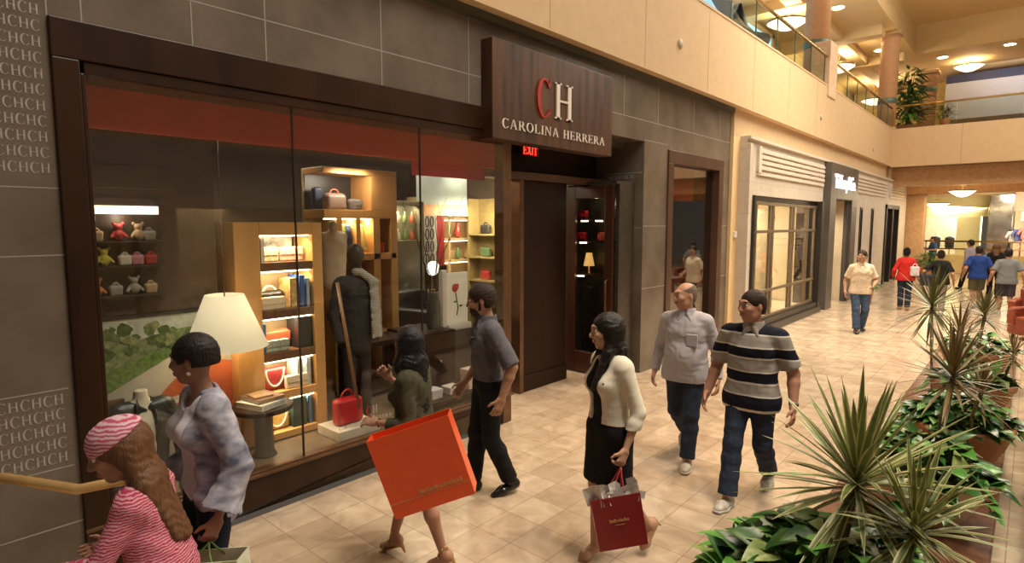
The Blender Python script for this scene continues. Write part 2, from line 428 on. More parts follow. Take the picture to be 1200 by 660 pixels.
def surfnet(D, lo, h):
    S = D < 0; nx, ny, nz = D.shape
    c = np.zeros((nx - 1, ny - 1, nz - 1), np.uint8)
    for i in (0, 1):
        for j in (0, 1):
            for k in (0, 1): c += S[i:nx - 1 + i, j:ny - 1 + j, k:nz - 1 + k]
    idx = np.argwhere((c > 0) & (c < 8))
    if len(idx) == 0: return np.zeros((0, 3)), []
    ids = np.full(c.shape, -1, np.int32); ids[tuple(idx.T)] = np.arange(len(idx))
    cor = [(i, j, k) for i in (0, 1) for j in (0, 1) for k in (0, 1)]
    dv = {o: D[idx[:, 0] + o[0], idx[:, 1] + o[1], idx[:, 2] + o[2]] for o in cor}
    pos = np.zeros((len(idx), 3)); cnt = np.zeros(len(idx))
    for a in cor:
        for ax_ in range(3):
            if a[ax_]: continue
            b = list(a); b[ax_] = 1; b = tuple(b)
            da, db = dv[a], dv[b]; cr = (da < 0) != (db < 0)
            t = np.where(cr, da / np.where(cr, da - db, 1), 0)
            p = np.array(a, float)[None, :].repeat(len(idx), 0); p[:, ax_] += t
            pos[cr] += p[cr]; cnt += cr
    vs = lo + h * (idx + pos / np.maximum(cnt, 1)[:, None])
    faces = []
    for ax_ in range(3):
        u, v = (ax_ + 1) % 3, (ax_ + 2) % 3
        sl0 = [slice(None)] * 3; sl1 = [slice(None)] * 3; sl0[ax_] = slice(0, -1); sl1[ax_] = slice(1, None)
        ch = S[tuple(sl0)] != S[tuple(sl1)]; e = np.argwhere(ch)
        ok = (e[:, u] > 0) & (e[:, v] > 0) & (e[:, u] < D.shape[u] - 1) & (e[:, v] < D.shape[v] - 1); e = e[ok]
        s0 = S[tuple(e.T)]
        def cell(du, dv_):
            q_ = e.copy(); q_[:, u] += du; q_[:, v] += dv_; return ids[tuple(q_.T)]
        Q = np.stack([cell(-1, -1), cell(0, -1), cell(0, 0), cell(-1, 0)], 1)
        Q[~s0] = Q[~s0][:, ::-1]
        faces.append(Q)
    return vs, np.concatenate(faces)

def nobj(name, vs, fs, mats, parent=None, mi=None, smooth=True):
    me = bpy.data.meshes.new(name); n, m = len(vs), len(fs)
    me.vertices.add(n); me.vertices.foreach_set('co', np.asarray(vs, np.float32).ravel())
    me.loops.add(m * 4); me.loops.foreach_set('vertex_index', np.asarray(fs, np.int32).ravel())
    me.polygons.add(m); me.polygons.foreach_set('loop_start', np.arange(0, m * 4, 4, dtype=np.int32))
    try: me.polygons.foreach_set('loop_total', np.full(m, 4, dtype=np.int32))
    except Exception: pass
    for x in (mats if isinstance(mats, (list, tuple)) else [mats]): me.materials.append(x)
    if mi is not None: me.polygons.foreach_set('material_index', np.asarray(mi, np.int32))
    me.polygons.foreach_set('use_smooth', np.full(m, smooth))
    me.update(calc_edges=True); me.validate()
    o = bpy.data.objects.new(name, me); COL.objects.link(o)
    if parent is not None: o.parent = parent
    return o

def sobj(name, sdf, h, m, parent):
    vs, fs = sdf.mesh(h)
    return nobj(name, vs, fs, m, parent)

# ------------------------------------------------------------------ people
def ik(a, c, la, lb, pole):
    """mid joint of a two-bone limb from a to c bending towards pole; also returns the reached end"""
    d = c - a; L = np.linalg.norm(d); L2 = min(L, (la + lb) * .999); d = d / L; c = a + d * L2
    x = (la * la - lb * lb + L2 * L2) / (2 * L2); y = math.sqrt(max(la * la - x * x, 0))
    p = pole - d * (pole @ d); p = nrm(p)
    return a + d * x + p * y, c

def rotm(yaw, pitch, roll):
    cy, sy, cp, sp, cr, sr = math.cos(yaw), math.sin(yaw), math.cos(pitch), math.sin(pitch), math.cos(roll), math.sin(roll)
    Rz = np.array([[cy, -sy, 0], [sy, cy, 0], [0, 0, 1]]); Rx = np.array([[1, 0, 0], [0, cp, -sp], [0, sp, cp]]); Ry = np.array([[cr, 0, sr], [0, 1, 0], [-sr, 0, cr]])
    return Rz @ Rx @ Ry

HAND_L = (.072, .082, .076, .058)
def hand(S, w, d, pn, sd, sc, curl=.35, spread=.0, thumb=.3, r=.0088):
    """palm and five fingers; w wrist, d forearm direction, pn the way the palm faces, sd thumb side"""
    d = nrm(d); sd = nrm(sd - d * (sd @ d)); pn = nrm(np.cross(d, sd)) * np.sign(np.cross(d, sd) @ pn + 1e-9)
    S.cap(w + d * .012 * sc, w + d * .078 * sc, .019 * sc, .017 * sc, k=.02, side=sd, w=2.1)
    for i, L in enumerate(HAND_L):
        o = (.032, .011, -.011, -.031)[i]
        p = w + d * .086 * sc + sd * o * sc * 1.05; a = 0; dd = d
        for j, fr in enumerate((.45, .32, .23)):
            a += curl * (1.0, 1.15, .8)[j]
            dd = nrm(d * math.cos(a) + pn * math.sin(a) + sd * o * spread * 4)
            p2 = p + dd * L * fr * sc
            S.cap(p, p2, r * sc * (1.05 - .07 * j), r * sc * (.98 - .07 * j), k=.006); p = p2
    p = w + d * .028 * sc + sd * .03 * sc
    t1 = nrm(d * .62 + sd * .72 + pn * thumb); p2 = p + t1 * .042 * sc
    S.cap(p, p2, .0125 * sc, .0105 * sc, k=.012)
    t2 = nrm(d * .85 + sd * .35 + pn * (thumb + .15)); S.cap(p2, p2 + t2 * .034 * sc, .0105 * sc, .0085 * sc, k=.006)

class Person:
    def __init__(s, name, loc, head_dir, label, H=1.75, sex='m', skin=(.5, .3, .2), res=.006, **kw):
        s.sc = sc = H / 1.75; s.sex = sex; s.res = res; s.female = sex == 'f'
        fat = kw.get('fat', 0.0); s.fat = fat
        ang = math.atan2(head_dir[1], head_dir[0]) - PI / 2
        s.root = thing(name, loc, label, 'person', kw.get('group'), ang)
        wl = Matrix.Rotation(-ang, 3, 'Z')
        s.ang = ang
        s.skin = mat('skin_%.2f_%.2f' % (skin[0], skin[1]), skin, .5, var=.06, scale=30, spec=.4)
        heel = kw.get('heel', 0.0)
        hw = (.092 if not s.female else .095) * sc
        sw = (.182 if not s.female else .158) * sc * kw.get('shoulder', 1.0)
        s.lf, s.rf = V(*kw.get('lf', (-.09, .1, 0))), V(*kw.get('rf', (.09, -.1, 0)))     # ankle ground points (x,y,lift)
        lp, rp = kw.get('lp', 0.0), kw.get('rp', 0.0)                                       # foot pitch (toes down positive)
        ank = (.085 + heel) * sc
        tl = .425 * sc; sl = .41 * sc
        s.la = s.lf + V(0, 0, ank); s.ra = s.rf + V(0, 0, ank)
        px, py = kw.get('pel', (0, 0))
        # pelvis height: as high as both legs allow
        want = kw.get('hip', .915 * sc + heel * sc)
        for a, sx in ((s.la, -1), (s.ra, 1)):
            hx, hy = px + sx * hw, py; dd = (hx - a[0]) ** 2 + (hy - a[1]) ** 2
            want = min(want, a[2] + math.sqrt(max((tl + sl) ** 2 * .998 - dd, .01)))
        s.P = V(px, py, want)
        yawp = kw.get('twist', 0.0); lean = kw.get('lean', .03); sidelean = kw.get('side', 0.0)
        s.LH = s.P + V(-hw, 0, 0); s.RH = s.P + V(hw, 0, 0)
        s.LK, s.la = ik(s.LH, s.la, tl, sl, V(kw.get('lkx', -.08), 1, .1)); s.RK, s.ra = ik(s.RH, s.ra, tl, sl, V(kw.get('rkx', .08), 1, .1))
        s.pitch = (lp, rp)
        T = rotm(yawp, -lean, sidelean); s.T = T
        up = lambda x, y, z: s.P + T @ (V(x, y, z) * sc)
        s.up = up
        s.waist = up(0, 0, .14); s.chest = up(0, .0, .36); s.nb = up(0, -.01, .545); s.LS = up(-sw / sc, -.012, .462); s.RS = up(sw / sc, -.012, .462)
        hy, hp, hr = kw.get('head', (0, 0, 0))
        s.HR = rotm(hy + yawp, hp - lean * .3, hr)
        s.hb = up(0, .005, .60); s.hs = kw.get('hscale', 1.0) * sc
        s.hc = s.hb + s.HR @ (V(0, .022, .105) * s.hs)          # head centre
        # arms: wrist targets in body frame (relative to the shoulder), poles
        ual, fal = .30 * sc, .265 * sc
        lw = kw.get('lw', (-.06, .02, -.54)); rw = kw.get('rw', (.06, .02, -.54))
        lpole = V(*kw.get('lpole', (-.3, -1, 0))); rpole = V(*kw.get('rpole', (.3, -1, 0)))
        s.LE, s.LW = ik(s.LS, s.LS + V(*lw) * sc, ual, fal, lpole); s.RE, s.RW = ik(s.RS, s.RS + V(*rw) * sc, ual, fal, rpole)
        s.kw = kw
        s.body()
    # ---- pieces
    def torso(s, S, o, lo=0.0):
        sc, T, up = s.sc, s.T, s.up; X = T @ V(1, 0, 0); f = s.fat
        if s.female:
            S.cap(s.LH + V(0, -.01, .015) * sc, s.RH + V(0, -.01, .015) * sc, .098 * sc + o, k=.05)
            S.cap(up(0, 0, .08), up(0, .005, .20), .088 * sc + o, .076 * sc + o, k=.06, side=X, w=1.38)
            S.cap(up(0, .005, .20), up(0, 0, .40), .076 * sc + o, .092 * sc + o, k=.06, side=X, w=1.42)
            for sx in (-1, 1): S.ell(up(sx * .072, .085, .345), V(.062, .062, .062) * sc + o, k=.05)
        else:
            S.cap(s.LH + V(0, -.01, .02) * sc, s.RH + V(0, -.01, .02) * sc, .094 * sc + o, k=.05)
            S.cap(up(0, 0, .08), up(0, .005, .20), .098 * sc + o, .100 * sc + o, k=.06, side=X, w=1.38)
            S.cap(up(0, .005, .20), up(0, .0, .42), .100 * sc + o, .102 * sc + o, k=.06, side=X, w=1.48)
            for sx in (-1, 1): S.ell(up(sx * .07, .062, .36), V(.075, .042, .06) * sc + o, k=.06)
        if f: S.ell(up(0, .05, .12), V(.13 + f * .3, .10 + f, .13 + f * .4) * sc + o, k=.08)
        S.cap(up(-.08, -.008, .445), up(.08, -.008, .445), .064 * sc + o, k=.06)
        S.cap(s.LS + (s.RS - s.LS) * .06 + V(0, 0, .004) * sc, s.RS + (s.LS - s.RS) * .06 + V(0, 0, .004) * sc, .046 * sc + o, k=.05)
        for sh in (s.LS, s.RS): S.cap(s.nb + V(0, -.012, -.035) * sc, sh + (s.nb - sh) * .2 + V(0, 0, .012) * sc, .036 * sc + o, .032 * sc + o, k=.05)
    def armprim(s, S, which, o, long=True, upto=1.0, cuff=None, fs=1.0):
        sc = s.sc; g = (.88 if s.female else 1.0) * s.kw.get('armr', 1.0)
        A, E, Wt = (s.LS, s.LE, s.LW) if which == 'l' else (s.RS, s.RE, s.RW)
        if not long:
            e = A + (E - A) * upto
            S.cap(A, e, (.051 * g) * sc + o, (.048 * g) * sc + o * 1.3, k=.03, flat=(0, 1)); return
        S.cap(A, E, .051 * g * sc + o, .041 * g * sc + o, k=.03)
        m = E + (Wt - E) * .3
        S.cap(E, m, .041 * g * sc + o, .042 * g * sc + o, k=.02)
        e = E + (Wt - E) * upto
        if cuff is None: S.cap(m, e, .042 * g * sc + o, .027 * g * sc + o, k=.015)
        else: S.cap(m, e, .042 * g * sc + o, cuff * sc, k=.015, flat=(0, 1))
    def legprim(s, S, which, o, upto=2.0, r=(.088, .058, .056, .036), end=None, bulk=0.0):
        sc = s.sc; g = (.95 if s.female else 1.0) * s.kw.get('legr', 1.0)
        H_, K, A = (s.LH, s.LK, s.la) if which == 'l' else (s.RH, s.RK, s.ra)
        hip = H_ + (V(0, 0, -.02)) * sc
        if upto <= 1.0:
            e = hip + (K - hip) * upto
            S.cap(hip, e, r[0] * g * sc + o, (end if end else (r[0] + (r[1] - r[0]) * upto) * g) * sc + (0 if end else o), k=.04, flat=(0, 1)); return
        S.cap(hip, K, r[0] * g * sc + o, r[1] * g * sc + o, k=.04)
        m = K + (A - K) * .3; f = (A - K) / np.linalg.norm(A - K)
        bk = V(0, -.012, 0) * sc
        S.cap(K, m + bk, r[1] * g * sc * .95 + o, r[2] * g * sc + o, k=.03)
        e = A if upto >= 2 else K + (A - K) * (upto - 1)
        if end is None: S.cap(m + bk, e, r[2] * g * sc + o, r[3] * g * sc + o, k=.03)
        else: S.cap(m + bk * .6, e, r[2] * g * sc + o, end * sc, k=.03, flat=(0, 1))
    def footframe(s, which):
        A = s.la if which == 'l' else s.ra; p = s.pitch[0 if which == 'l' else 1]
        tw = -.12 if which == 'l' else .12
        tw = s.kw.get('toe', {}).get(which, tw)
        d = V(math.sin(tw) * math.cos(p), math.cos(tw) * math.cos(p), -math.sin(p))
        sd = V(math.cos(tw), -math.sin(tw), 0); u = np.cross(sd, d)
        return A, d, sd, u
    def body(s):
        sc = s.sc; S = SDF(); kw = s.kw; R, c, h = s.HR, s.hc, s.hs
        s.torso(S, -.008)
        for w in 'lr':
            s.armprim(S, w, -.004 if kw.get('sleeves') == 'long' else 0.0); s.legprim(S, w, -.003)
            A, d, sd, u = s.footframe(w)
            S.cap(A + u * -.045 * sc - d * .03 * sc, A + d * .125 * sc - u * .052 * sc, .030 * sc, .022 * sc, k=.03, side=sd, w=1.35)
            S.ell(A - d * .02 * sc - u * .035 * sc, V(.034, .034, .04) * sc, k=.03)
        for w in 'lr':
            E, Wt = (s.LE, s.LW) if w == 'l' else (s.RE, s.RW)
            dd = nrm(Wt - E); sx = -1 if w == 'l' else 1
            hk = kw.get('lhand' if w == 'l' else 'rhand', {})
            pn = V(*hk.get('palm', (-sx, 0, 0))); th = V(*hk.get('thumb', (0, 1, .1))); hd = V(*hk['dir']) if 'dir' in hk else dd
            hand(S, Wt, hd, pn, th, sc * (.92 if s.female else 1.0), hk.get('curl', .3))
        # neck, head
        nr = .05 if s.female else .060
        S.cap(s.nb + V(0, 0, -.03) * sc, s.hb + s.HR @ (V(0, .008, .05) * h), nr * sc, (nr - .004) * sc, k=.035)
        P = lambda x, y, z: c + R @ (V(x, y, z) * h)
        E_ = lambda p, r, k, op=1: S.ell(P(*p), V(*r) * h, k, R, op)
        E_((0, -.018, .030), (.076, .096, .086), .03)
        E_((0, .012, -.025), (.064, .078, .082), .04)
        S.cap(P(0, .045, -.075), P(0, .058, -.098), .036 * h, .022 * h, k=.04, side=R @ V(1, 0, 0), w=1.15)
        for sx in (-1, 1):
            S.cap(P(sx * .045, .02, -.075), P(sx * .052, -.01, -.05), .022 * h, k=.03)
            E_((sx * .034, .098, .012), (.019, .018, .013), .012, -1)
            E_((sx * .04, .068, -.02), (.024, .026, .02), .03)
            E_((sx * .078, -.012, -.008), (.010, .020, .032), .006)
        S.cap(P(0, .092, .018), P(0, .112, -.028), .008 * h, .014 * h, k=.012)
        for sx in (-1, 1): S.ell(P(sx * .012, .104, -.032), V(.009, .010, .008) * h, k=.008)
        S.cap(P(-.02, .085, .032), P(.02, .085, .032), .015 * h, k=.03)
        S.cap(P(-.018, .088, -.060), P(.018, .088, -.060), .0085 * h, k=.010); S.cap(P(-.014, .087, -.071), P(.014, .087, -.071), .0085 * h, k=.008)
        s.bodyo = sobj('body', S, s.res, s.skin, s.root)
        if s.res < .008:
            for sx in (-1, 1):
                mb = MB(); pc = P(sx * .034, .0815, .012); mb.ball(pc, .0125 * h, 12, 0); pi = pc + R @ V(0, .0085, 0) * h; mb.ball(pi, .0062 * h, 10, 1)
                obj('eye', mb, [mat('eye_white', (.75, .72, .68), .25, var=0), mat('iris_dark', (.03, .018, .01), .2, var=0)], s.root, True, world=False)
            S2 = SDF(); S2.cap(P(-.02, .0915, -.0605), P(.02, .0915, -.0605), .0075 * h, k=.004); S2.cap(P(-.015, .0915, -.0705), P(.015, .0915, -.0705), .0078 * h, k=.004)
            sobj('lips', S2, .003, mat('lips_%.2f' % s.skin.node_tree.nodes['Color Ramp'].color_ramp.elements[0].color[0] if False else 'lips', (.36, .12, .10), .4, var=.05), s.root)
        s.Ph = P
    def brows(s, m):
        P, h = s.Ph, s.hs; S = SDF()
        for sx in (-1, 1): S.cap(P(sx * .016, .1005, .0385), P(sx * .036, .094, .041), .004 * h, k=.004); S.cap(P(sx * .036, .094, .041), P(sx * .055, .076, .037), .004 * h, .003 * h, k=.004)
        sobj('eyebrows', S, .004, m, s.root)
    def short_hair(s, m, vol=.010, low=-.035, front=.055, beard=None, name='hair', thin=False):
        P, h, R = s.Ph, s.hs, s.HR; S = SDF()
        S.ell(P(0, -.020, .033), V(.076 + vol, .097 + vol, .087 + vol * 1.3) * h, .02, R)
        S.ell(P(0, -.045, -.02), V(.074 + vol * .6, .062 + vol, .075) * h, .03, R)
        S.ell(P(0, .115, -.035), V(.098, .105, .085 if not thin else .12) * h, .012, R, -1)
        for sx in (-1, 1): S.ell(P(sx * .085, .015, -.06), V(.05, .04, .06) * h, .012, R, -1); S.ell(P(sx * .085, -.012, -.006), V(.022, .024, .034) * h, .005, R, -1)
        S.wr = (.0018, 150, 1.0)
        if thin: S.ell(P(0, .035, .125), V(.080, .115, .085) * h, .012, R, -1)
        S.clip(P(0, 0, low - .035), -(R @ V(0, 0, 1)))
        sobj(name, S, min(s.res, .005), m, s.root)
    def beard(s, m):
        P, h, R = s.Ph, s.hs, s.HR; S = SDF()
        S.ell(P(0, .032, -.075), V(.067, .070, .048) * h, .02, R)
        S.cap(P(0, .05, -.092), P(0, .064, -.106), .034 * h, .022 * h, k=.03, side=R @ V(1, 0, 0), w=1.2)
        S.cap(P(-.026, .086, -.060), P(-.01, .099, -.050), .0075 * h, k=.01); S.cap(P(.026, .086, -.060), P(.01, .099, -.050), .0075 * h, k=.01)
        S.cap(P(-.017, .104, -.066), P(.017, .104, -.066), .0085 * h, k=.006, op=-1)
        S.ell(P(0, .085, -.02), V(.06, .06, .028) * h, .012, R, -1)
        for sx in (-1, 1): S.cap(P(sx * .07, .005, -.01), P(sx * .064, .012, -.06), .012 * h, .016 * h, k=.02)
        S.wr = (.0015, 160, .3)
        sobj('beard', S, .005, m, s.root)
    def long_hair(s, m, length=.42, vol=.016, w=1.0, fwd=0.0, sway=(0, 0), front=True):
        P, h, R = s.Ph, s.hs, s.HR; S = SDF()
        S.ell(P(0, -.020, .033), V(.076 + vol, .097 + vol, .088 + vol) * h, .02, R)
        tip = lambda x, y: P(x, y, .0) + V(sway[0], sway[1], -length) * h
        X = R @ V(1, 0, 0); dn = V(sway[0], sway[1], 0) * h
        pt = lambda x, y, z: P(x, y, 0) * V(1, 1, 0) + V(0, 0, P(0, 0, 0)[2] + z * h) + dn * (-z / length)
        S.cap(P(0, -.050, .0), pt(0, -.085, -.13), .064 * h, .056 * h, k=.05, side=X, w=1.3 * w)
        S.cap(pt(0, -.085, -.13), pt(0, -.150, -length), .056 * h, .036 * h, k=.05, side=X, w=1.7 * w)
        for sx in (-1, 1):
            S.cap(P(sx * .062, -.02, .02), pt(sx * .080, -.0 + fwd, -.14), .034 * h, .030 * h, k=.04)
            S.cap(pt(sx * .080, fwd, -.14), pt(sx * (.100 if front else .062), .10 + fwd if front else -.12, -length * (.92 if front else .96)), .030 * h, .020 * h, k=.04, side=X, w=1.4)
        S.ell(P(0, .125, -.045), V(.066, .115, .105) * h, .015, R, -1)
        S.cap(P(0, .06, -.1), P(0, .10, -.4), .058 * h, .05 * h, k=.02, op=-1)
        S.wr = (.0026, 120, .7)
        sobj('hair', S, min(s.res, .006), m, s.root)
    # ---- clothing
    def trousers(s, m, o=.014, hem=1.97, end=.062, waist=.10, name='trousers', wr=.003, r=None, top=None):
        S = SDF(); sc = s.sc
        S.cap(s.LH + V(0, -.012, .01) * sc, s.RH + V(0, -.012, .01) * sc, .092 * sc + o, k=.05)
        S.cap(s.up(0, 0, .03), s.up(0, 0, waist + .06), .092 * sc + o, .096 * sc + o + s.fat * .3, k=.05, side=s.T @ V(1, 0, 0), w=1.36)
        for w in 'lr': s.legprim(S, w, o, hem, r or (.088, .060, .060, .05), end)
        S.clip(s.up(0, 0, waist), s.T @ V(0, 0, 1)); S.wr = (wr, 38, 2.0)
        return sobj(name, S, s.res, m, s.root)
    def belt(s, m, waist=.09, o=.02):
        S = SDF(); sc = s.sc
        S.cap(s.up(0, 0, waist - .02), s.up(0, 0, waist + .02), .098 * sc + o, k=.01, side=s.T @ V(1, 0, 0), w=1.36, flat=(1, 1))
        sobj('belt', S, .006, m, s.root)
    def skirt(s, m, length=.36, flare=.0, o=.016, name='skirt', waist=.14):
        S = SDF(); sc = s.sc; X = s.T @ V(1, 0, 0)
        mid = (s.LK + s.RK) / 2; mid[2] = s.P[2] - length * sc
        dirv = nrm(mid - s.P)
        S.cap(s.up(0, 0, waist + .05), s.P + V(0, -.005, 0), .074 * sc + o, .098 * sc + o, k=.05, side=X, w=1.45)
        sep = abs(s.LK[1] - s.RK[1]) * .32
        S.cap(s.P + V(0, -.005, 0), mid, .098 * sc + o, (.096 + flare) * sc + o + sep * .4, k=.04, side=X, w=1.42, flat=(0, 1))
        for w in 'lr':
            H_, K = (s.LH, s.LK) if w == 'l' else (s.RH, s.RK)
            S.cap(H_, H_ + (K - H_) * min(1, length / .45), .085 * sc + o, .072 * sc + o, k=.06)
        S.clip(mid, (0, 0, -1)); S.clip(s.up(0, 0, waist), s.T @ V(0, 0, 1)); S.wr = (.002, 40, .5)
        return sobj(name, S, s.res, m, s.root)
    def shirt(s, m, o=.012, sleeve='short', hem=-.02, upto=.62, cuff=.036, wr=.0035, name='shirt', loose=0.0, neck=.062, collar=None, vneck=0.0, sl=None):
        S = SDF(); sc = s.sc; s.torso(S, o); X = s.T @ V(1, 0, 0)
        if loose: S.cap(s.up(0, .0, hem - .02), s.up(0, 0, .36), (.112 + loose) * sc + o, .100 * sc + o, k=.05, side=X, w=1.40, flat=(0, 0)); S.cap(s.LH + V(0, .0, -.06) * sc, s.RH + V(0, .0, -.06) * sc, (.104 + loose) * sc + o, k=.05)
        for w in 'lr':
            if sleeve == 'short': s.armprim(S, w, o + .006, False, upto)
            elif sleeve == 'long': s.armprim(S, w, o, True, upto, cuff)
            elif sleeve == 'none': pass
        S.cap(s.nb + s.T @ V(0, .016, -.055) * sc, s.nb + s.T @ V(0, .02, .2) * sc, neck * sc, neck * sc + .03, k=.008, op=-1)
        if vneck: S.cap(s.nb + s.T @ V(0, .12, -.0) * sc, s.nb + s.T @ V(0, .12, -vneck) * sc, .05 * sc, .006 * sc, k=.01, op=-1)
        S.clip(s.up(0, 0, hem), s.T @ V(0, 0, -1)); S.wr = (wr, 34, 1.1 + sc)
        ob = sobj(name, S, s.res, m, s.root)
        if collar is not None:
            S = SDF(); a = s.nb + s.T @ V(0, .006, -.045) * sc; b = s.nb + s.T @ V(0, .002, .038) * sc
            S.cap(a, b, .092 * sc, .076 * sc, k=.01, flat=(1, 1)); S.cap(a - (b - a), b + (b - a), .068 * sc, .064 * sc, k=.004, op=-1)
            S.cap(s.nb + s.T @ V(0, .10, .05) * sc, s.nb + s.T @ V(0, .09, -.05) * sc, .034 * sc, .010 * sc, k=.004, op=-1)
            
            for q3 in (-1, 1): S.cap(s.nb + s.T @ V(q3 * .03, .075, -.01) * sc, s.nb + s.T @ V(q3 * .055, .098, -.06) * sc, .018 * sc, .012 * sc, k=.01)
            sobj('collar', S, min(s.res, .006), collar, s.root)
        return ob
    def jacket(s, m, o=.022, hem=.02, upto=.8, cuff=.05, gap=.07, name='jacket', wr=.003, sleeve='long', bigsleeve=0.0):
        S = SDF(); sc = s.sc; s.torso(S, o)
        X = s.T @ V(1, 0, 0)
        S.cap(s.up(0, 0, hem), s.up(0, 0, .36), .098 * sc + o, .100 * sc + o, k=.05, side=X, w=1.4)
        for w in 'lr':
            s.armprim(S, w, o + bigsleeve * .3, True, upto, cuff + bigsleeve)
        # open front: a wedge taken out down the middle, thin slit to the back panel kept
        f = s.T @ V(0, 1, 0)
        S.bx(s.up(0, .16, .25), V(gap * sc, .13 * sc, .55 * sc), .01, .012, s.T, -1)
        S.ell(s.up(0, .12, .50), V(.085, .10, .12) * sc, .02, s.T, -1)
        S.cap(s.nb + s.T @ V(0, .012, -.03) * sc, s.nb + s.T @ V(0, .02, .2) * sc, .064 * sc, .09 * sc, k=.008, op=-1)
        S.clip(s.up(0, 0, hem), s.T @ V(0, 0, -1)); S.wr = (wr, 36, .4)
        return sobj(name, S, s.res, m, s.root)
    def shoes(s, m, sole=None, kind='sneaker', names=('shoe',)):
        sc = s.sc; heel = s.kw.get('heel', 0.0)
        for w in 'lr':
            A, d, sd, u = s.footframe(w); S = SDF()
            P_ = lambda f, z, x=0: A + d * f * sc + u * z * sc + sd * x * sc
            if kind == 'pump':
                S.cap(P_(-.03, -.045), P_(.12, -.066), .040 * sc, .034 * sc, k=.03, side=sd, w=1.1)
                S.cap(P_(.12, -.066), P_(.165, -.070), .034 * sc, .014 * sc, k=.03, side=sd, w=1.3)
                S.ell(P_(.01, -.012), V(.032, .055, .026) * sc, .012, np.stack([sd, d, u], 1), -1)
                S.cap(P_(-.045, -.055), P_(-.05, -.085 - heel), .018 * sc, .007 * sc, k=.012)
                ob = sobj('shoe', S, .005, m, s.root)
            elif kind == 'sandal':
                S.cap(P_(-.035, -.078), P_(.08, -.085), .008 * sc, .008 * sc, k=.01, side=sd, w=3.4); S.cap(P_(.08, -.085), P_(.15, -.086), .009 * sc, .008 * sc, k=.01, side=sd, w=4)
                S.cap(P_(-.045, -.07), P_(-.05, -.085 - heel), .016 * sc, .008 * sc, k=.012)
                for f, z in ((.10, -.058), (.04, -.02), (-.01, .03)):
                    S.cap(P_(f, z, -.036 if f > 0 else -.034), P_(f, z + .012, 0), .007 * sc, k=.006); S.cap(P_(f, z + .012, 0), P_(f, z, .036 if f > 0 else .034), .007 * sc, k=.006)
                S.cap(P_(-.035, -.07), P_(-.03, .03), .016 * sc, k=.01, side=sd, w=1.4)
                ob = sobj('sandal', S, .005, m, s.root)
            else:
                dress = kind == 'dress'
                S.cap(P_(-.035, -.048), P_(.09, -.056), .040 * sc, .035 * sc, k=.03, side=sd, w=1.08)
                S.cap(P_(.09, -.056), P_(.155 if not dress else .175, -.063), .036 * sc, .022 * sc, k=.03, side=sd, w=1.4)
                S.cap(P_(-.02, -.04), P_(-.01, .012), .044 * sc, .042 * sc, k=.02)
                S.clip(P_(0, -.086), -u)
                ob = sobj('shoe', S, min(s.res, .006), m, s.root)
                if sole:
                    S2 = SDF(); S2.cap(P_(-.035, -.076), P_(.08, -.078), .047 * sc, .044 * sc, k=.02, side=sd, w=1.0); S2.cap(P_(.08, -.078), P_(.155 if not dress else .17, -.078), .044 * sc, .032 * sc, k=.03, side=sd, w=1.2)
                    S2.clip(P_(0, -.068), u); S2.clip(P_(0, -.0875), -u)
                    so = sobj('sole', S2, min(s.res, .006), sole, ob)
    def watch(s, which, m, m2):
        E, Wt = (s.LE, s.LW) if which == 'l' else (s.RE, s.RW)
        d = nrm(Wt - E); p = Wt - d * .03; S = SDF()
        S.cap(p - d * .009, p + d * .009, .034 * s.sc, k=.004, flat=(1, 1)); ob = sobj('wristwatch', S, .004, m, s.root)
        sx = -1 if which == 'l' else 1
        mb = MB(); c = p + V(sx * .033, 0, .0); mb.ball(c, (.008, .017, .017), 14); obj('watch_dial', mb, m2, ob, True, world=False)
# ------------------------------------------------------------------ the place: materials of the shell
XS = -4.4                                   # shop front plane
stone = mat('polished_stone', (.130, .100, .074), .20, var=.16, scale=2.2, color2=(.205, .162, .124), spec=.55)
stone_joint = mat('stone_joint', (.34, .32, .28), .6, var=.05)
engr = mat('engraved_letter', (.42, .39, .37), .5, var=.15, scale=40)
brown = mat('dark_walnut', (.020, .008, .004), .34, var=.35, scale=3, stretch=(1, 1, .25), color2=(.046, .018, .008), spec=.3)
brown2 = mat('dark_walnut_matte', (.016, .006, .0035), .5, var=.35, scale=3, stretch=(1, 1, .2), color2=(.030, .011, .006), spec=.2)
bronze = mat('bronze_frame', (.16, .085, .045), .35, .55, var=.2, scale=6)
beige = mat('beige_plaster', (.59, .405, .228), .75, var=.04, scale=5, color2=(.63, .44, .255))
beige_joint = mat('beige_joint', (.36, .24, .13), .8, var=.05)
limestone = tile_mat('limestone', (.64, .56, .47), (.60, .525, .445), (.50, .43, .36), .9, .62, .6, .006, .5, .12, upright=True)
brass = mat('brass', (.62, .42, .17), .22, .9, var=.1, scale=20)
darkmetal = mat('dark_metal', (.035, .030, .026), .35, .4, var=.2)
glass = glass_mat('clear_glass', (.95, .96, .94), 1.45, 1.0)
mallglass = glass_mat('balustrade_glass', (.86, .90, .85), 1.5, .07)
mirrorglass = glass_mat('dark_shop_glass', (.75, .72, .68), 1.6, 2.2)
ceil_m = mat('cream_ceiling', (.76, .58, .33), .8, var=.03, scale=3)
pinkcol = mat('salmon_column', (.66, .38, .21), .6, var=.06, scale=6)
greenband = mat('green_marble', (.10, .16, .12), .3, var=.4, scale=20)
white = mat('white_paint', (.78, .76, .72), .5, var=.03)
lampglow = emit_mat('lamp_glow', (1, .82, .55), 7.0)
downglow = emit_mat('downlight_glow', (1, .88, .68), 14.0)

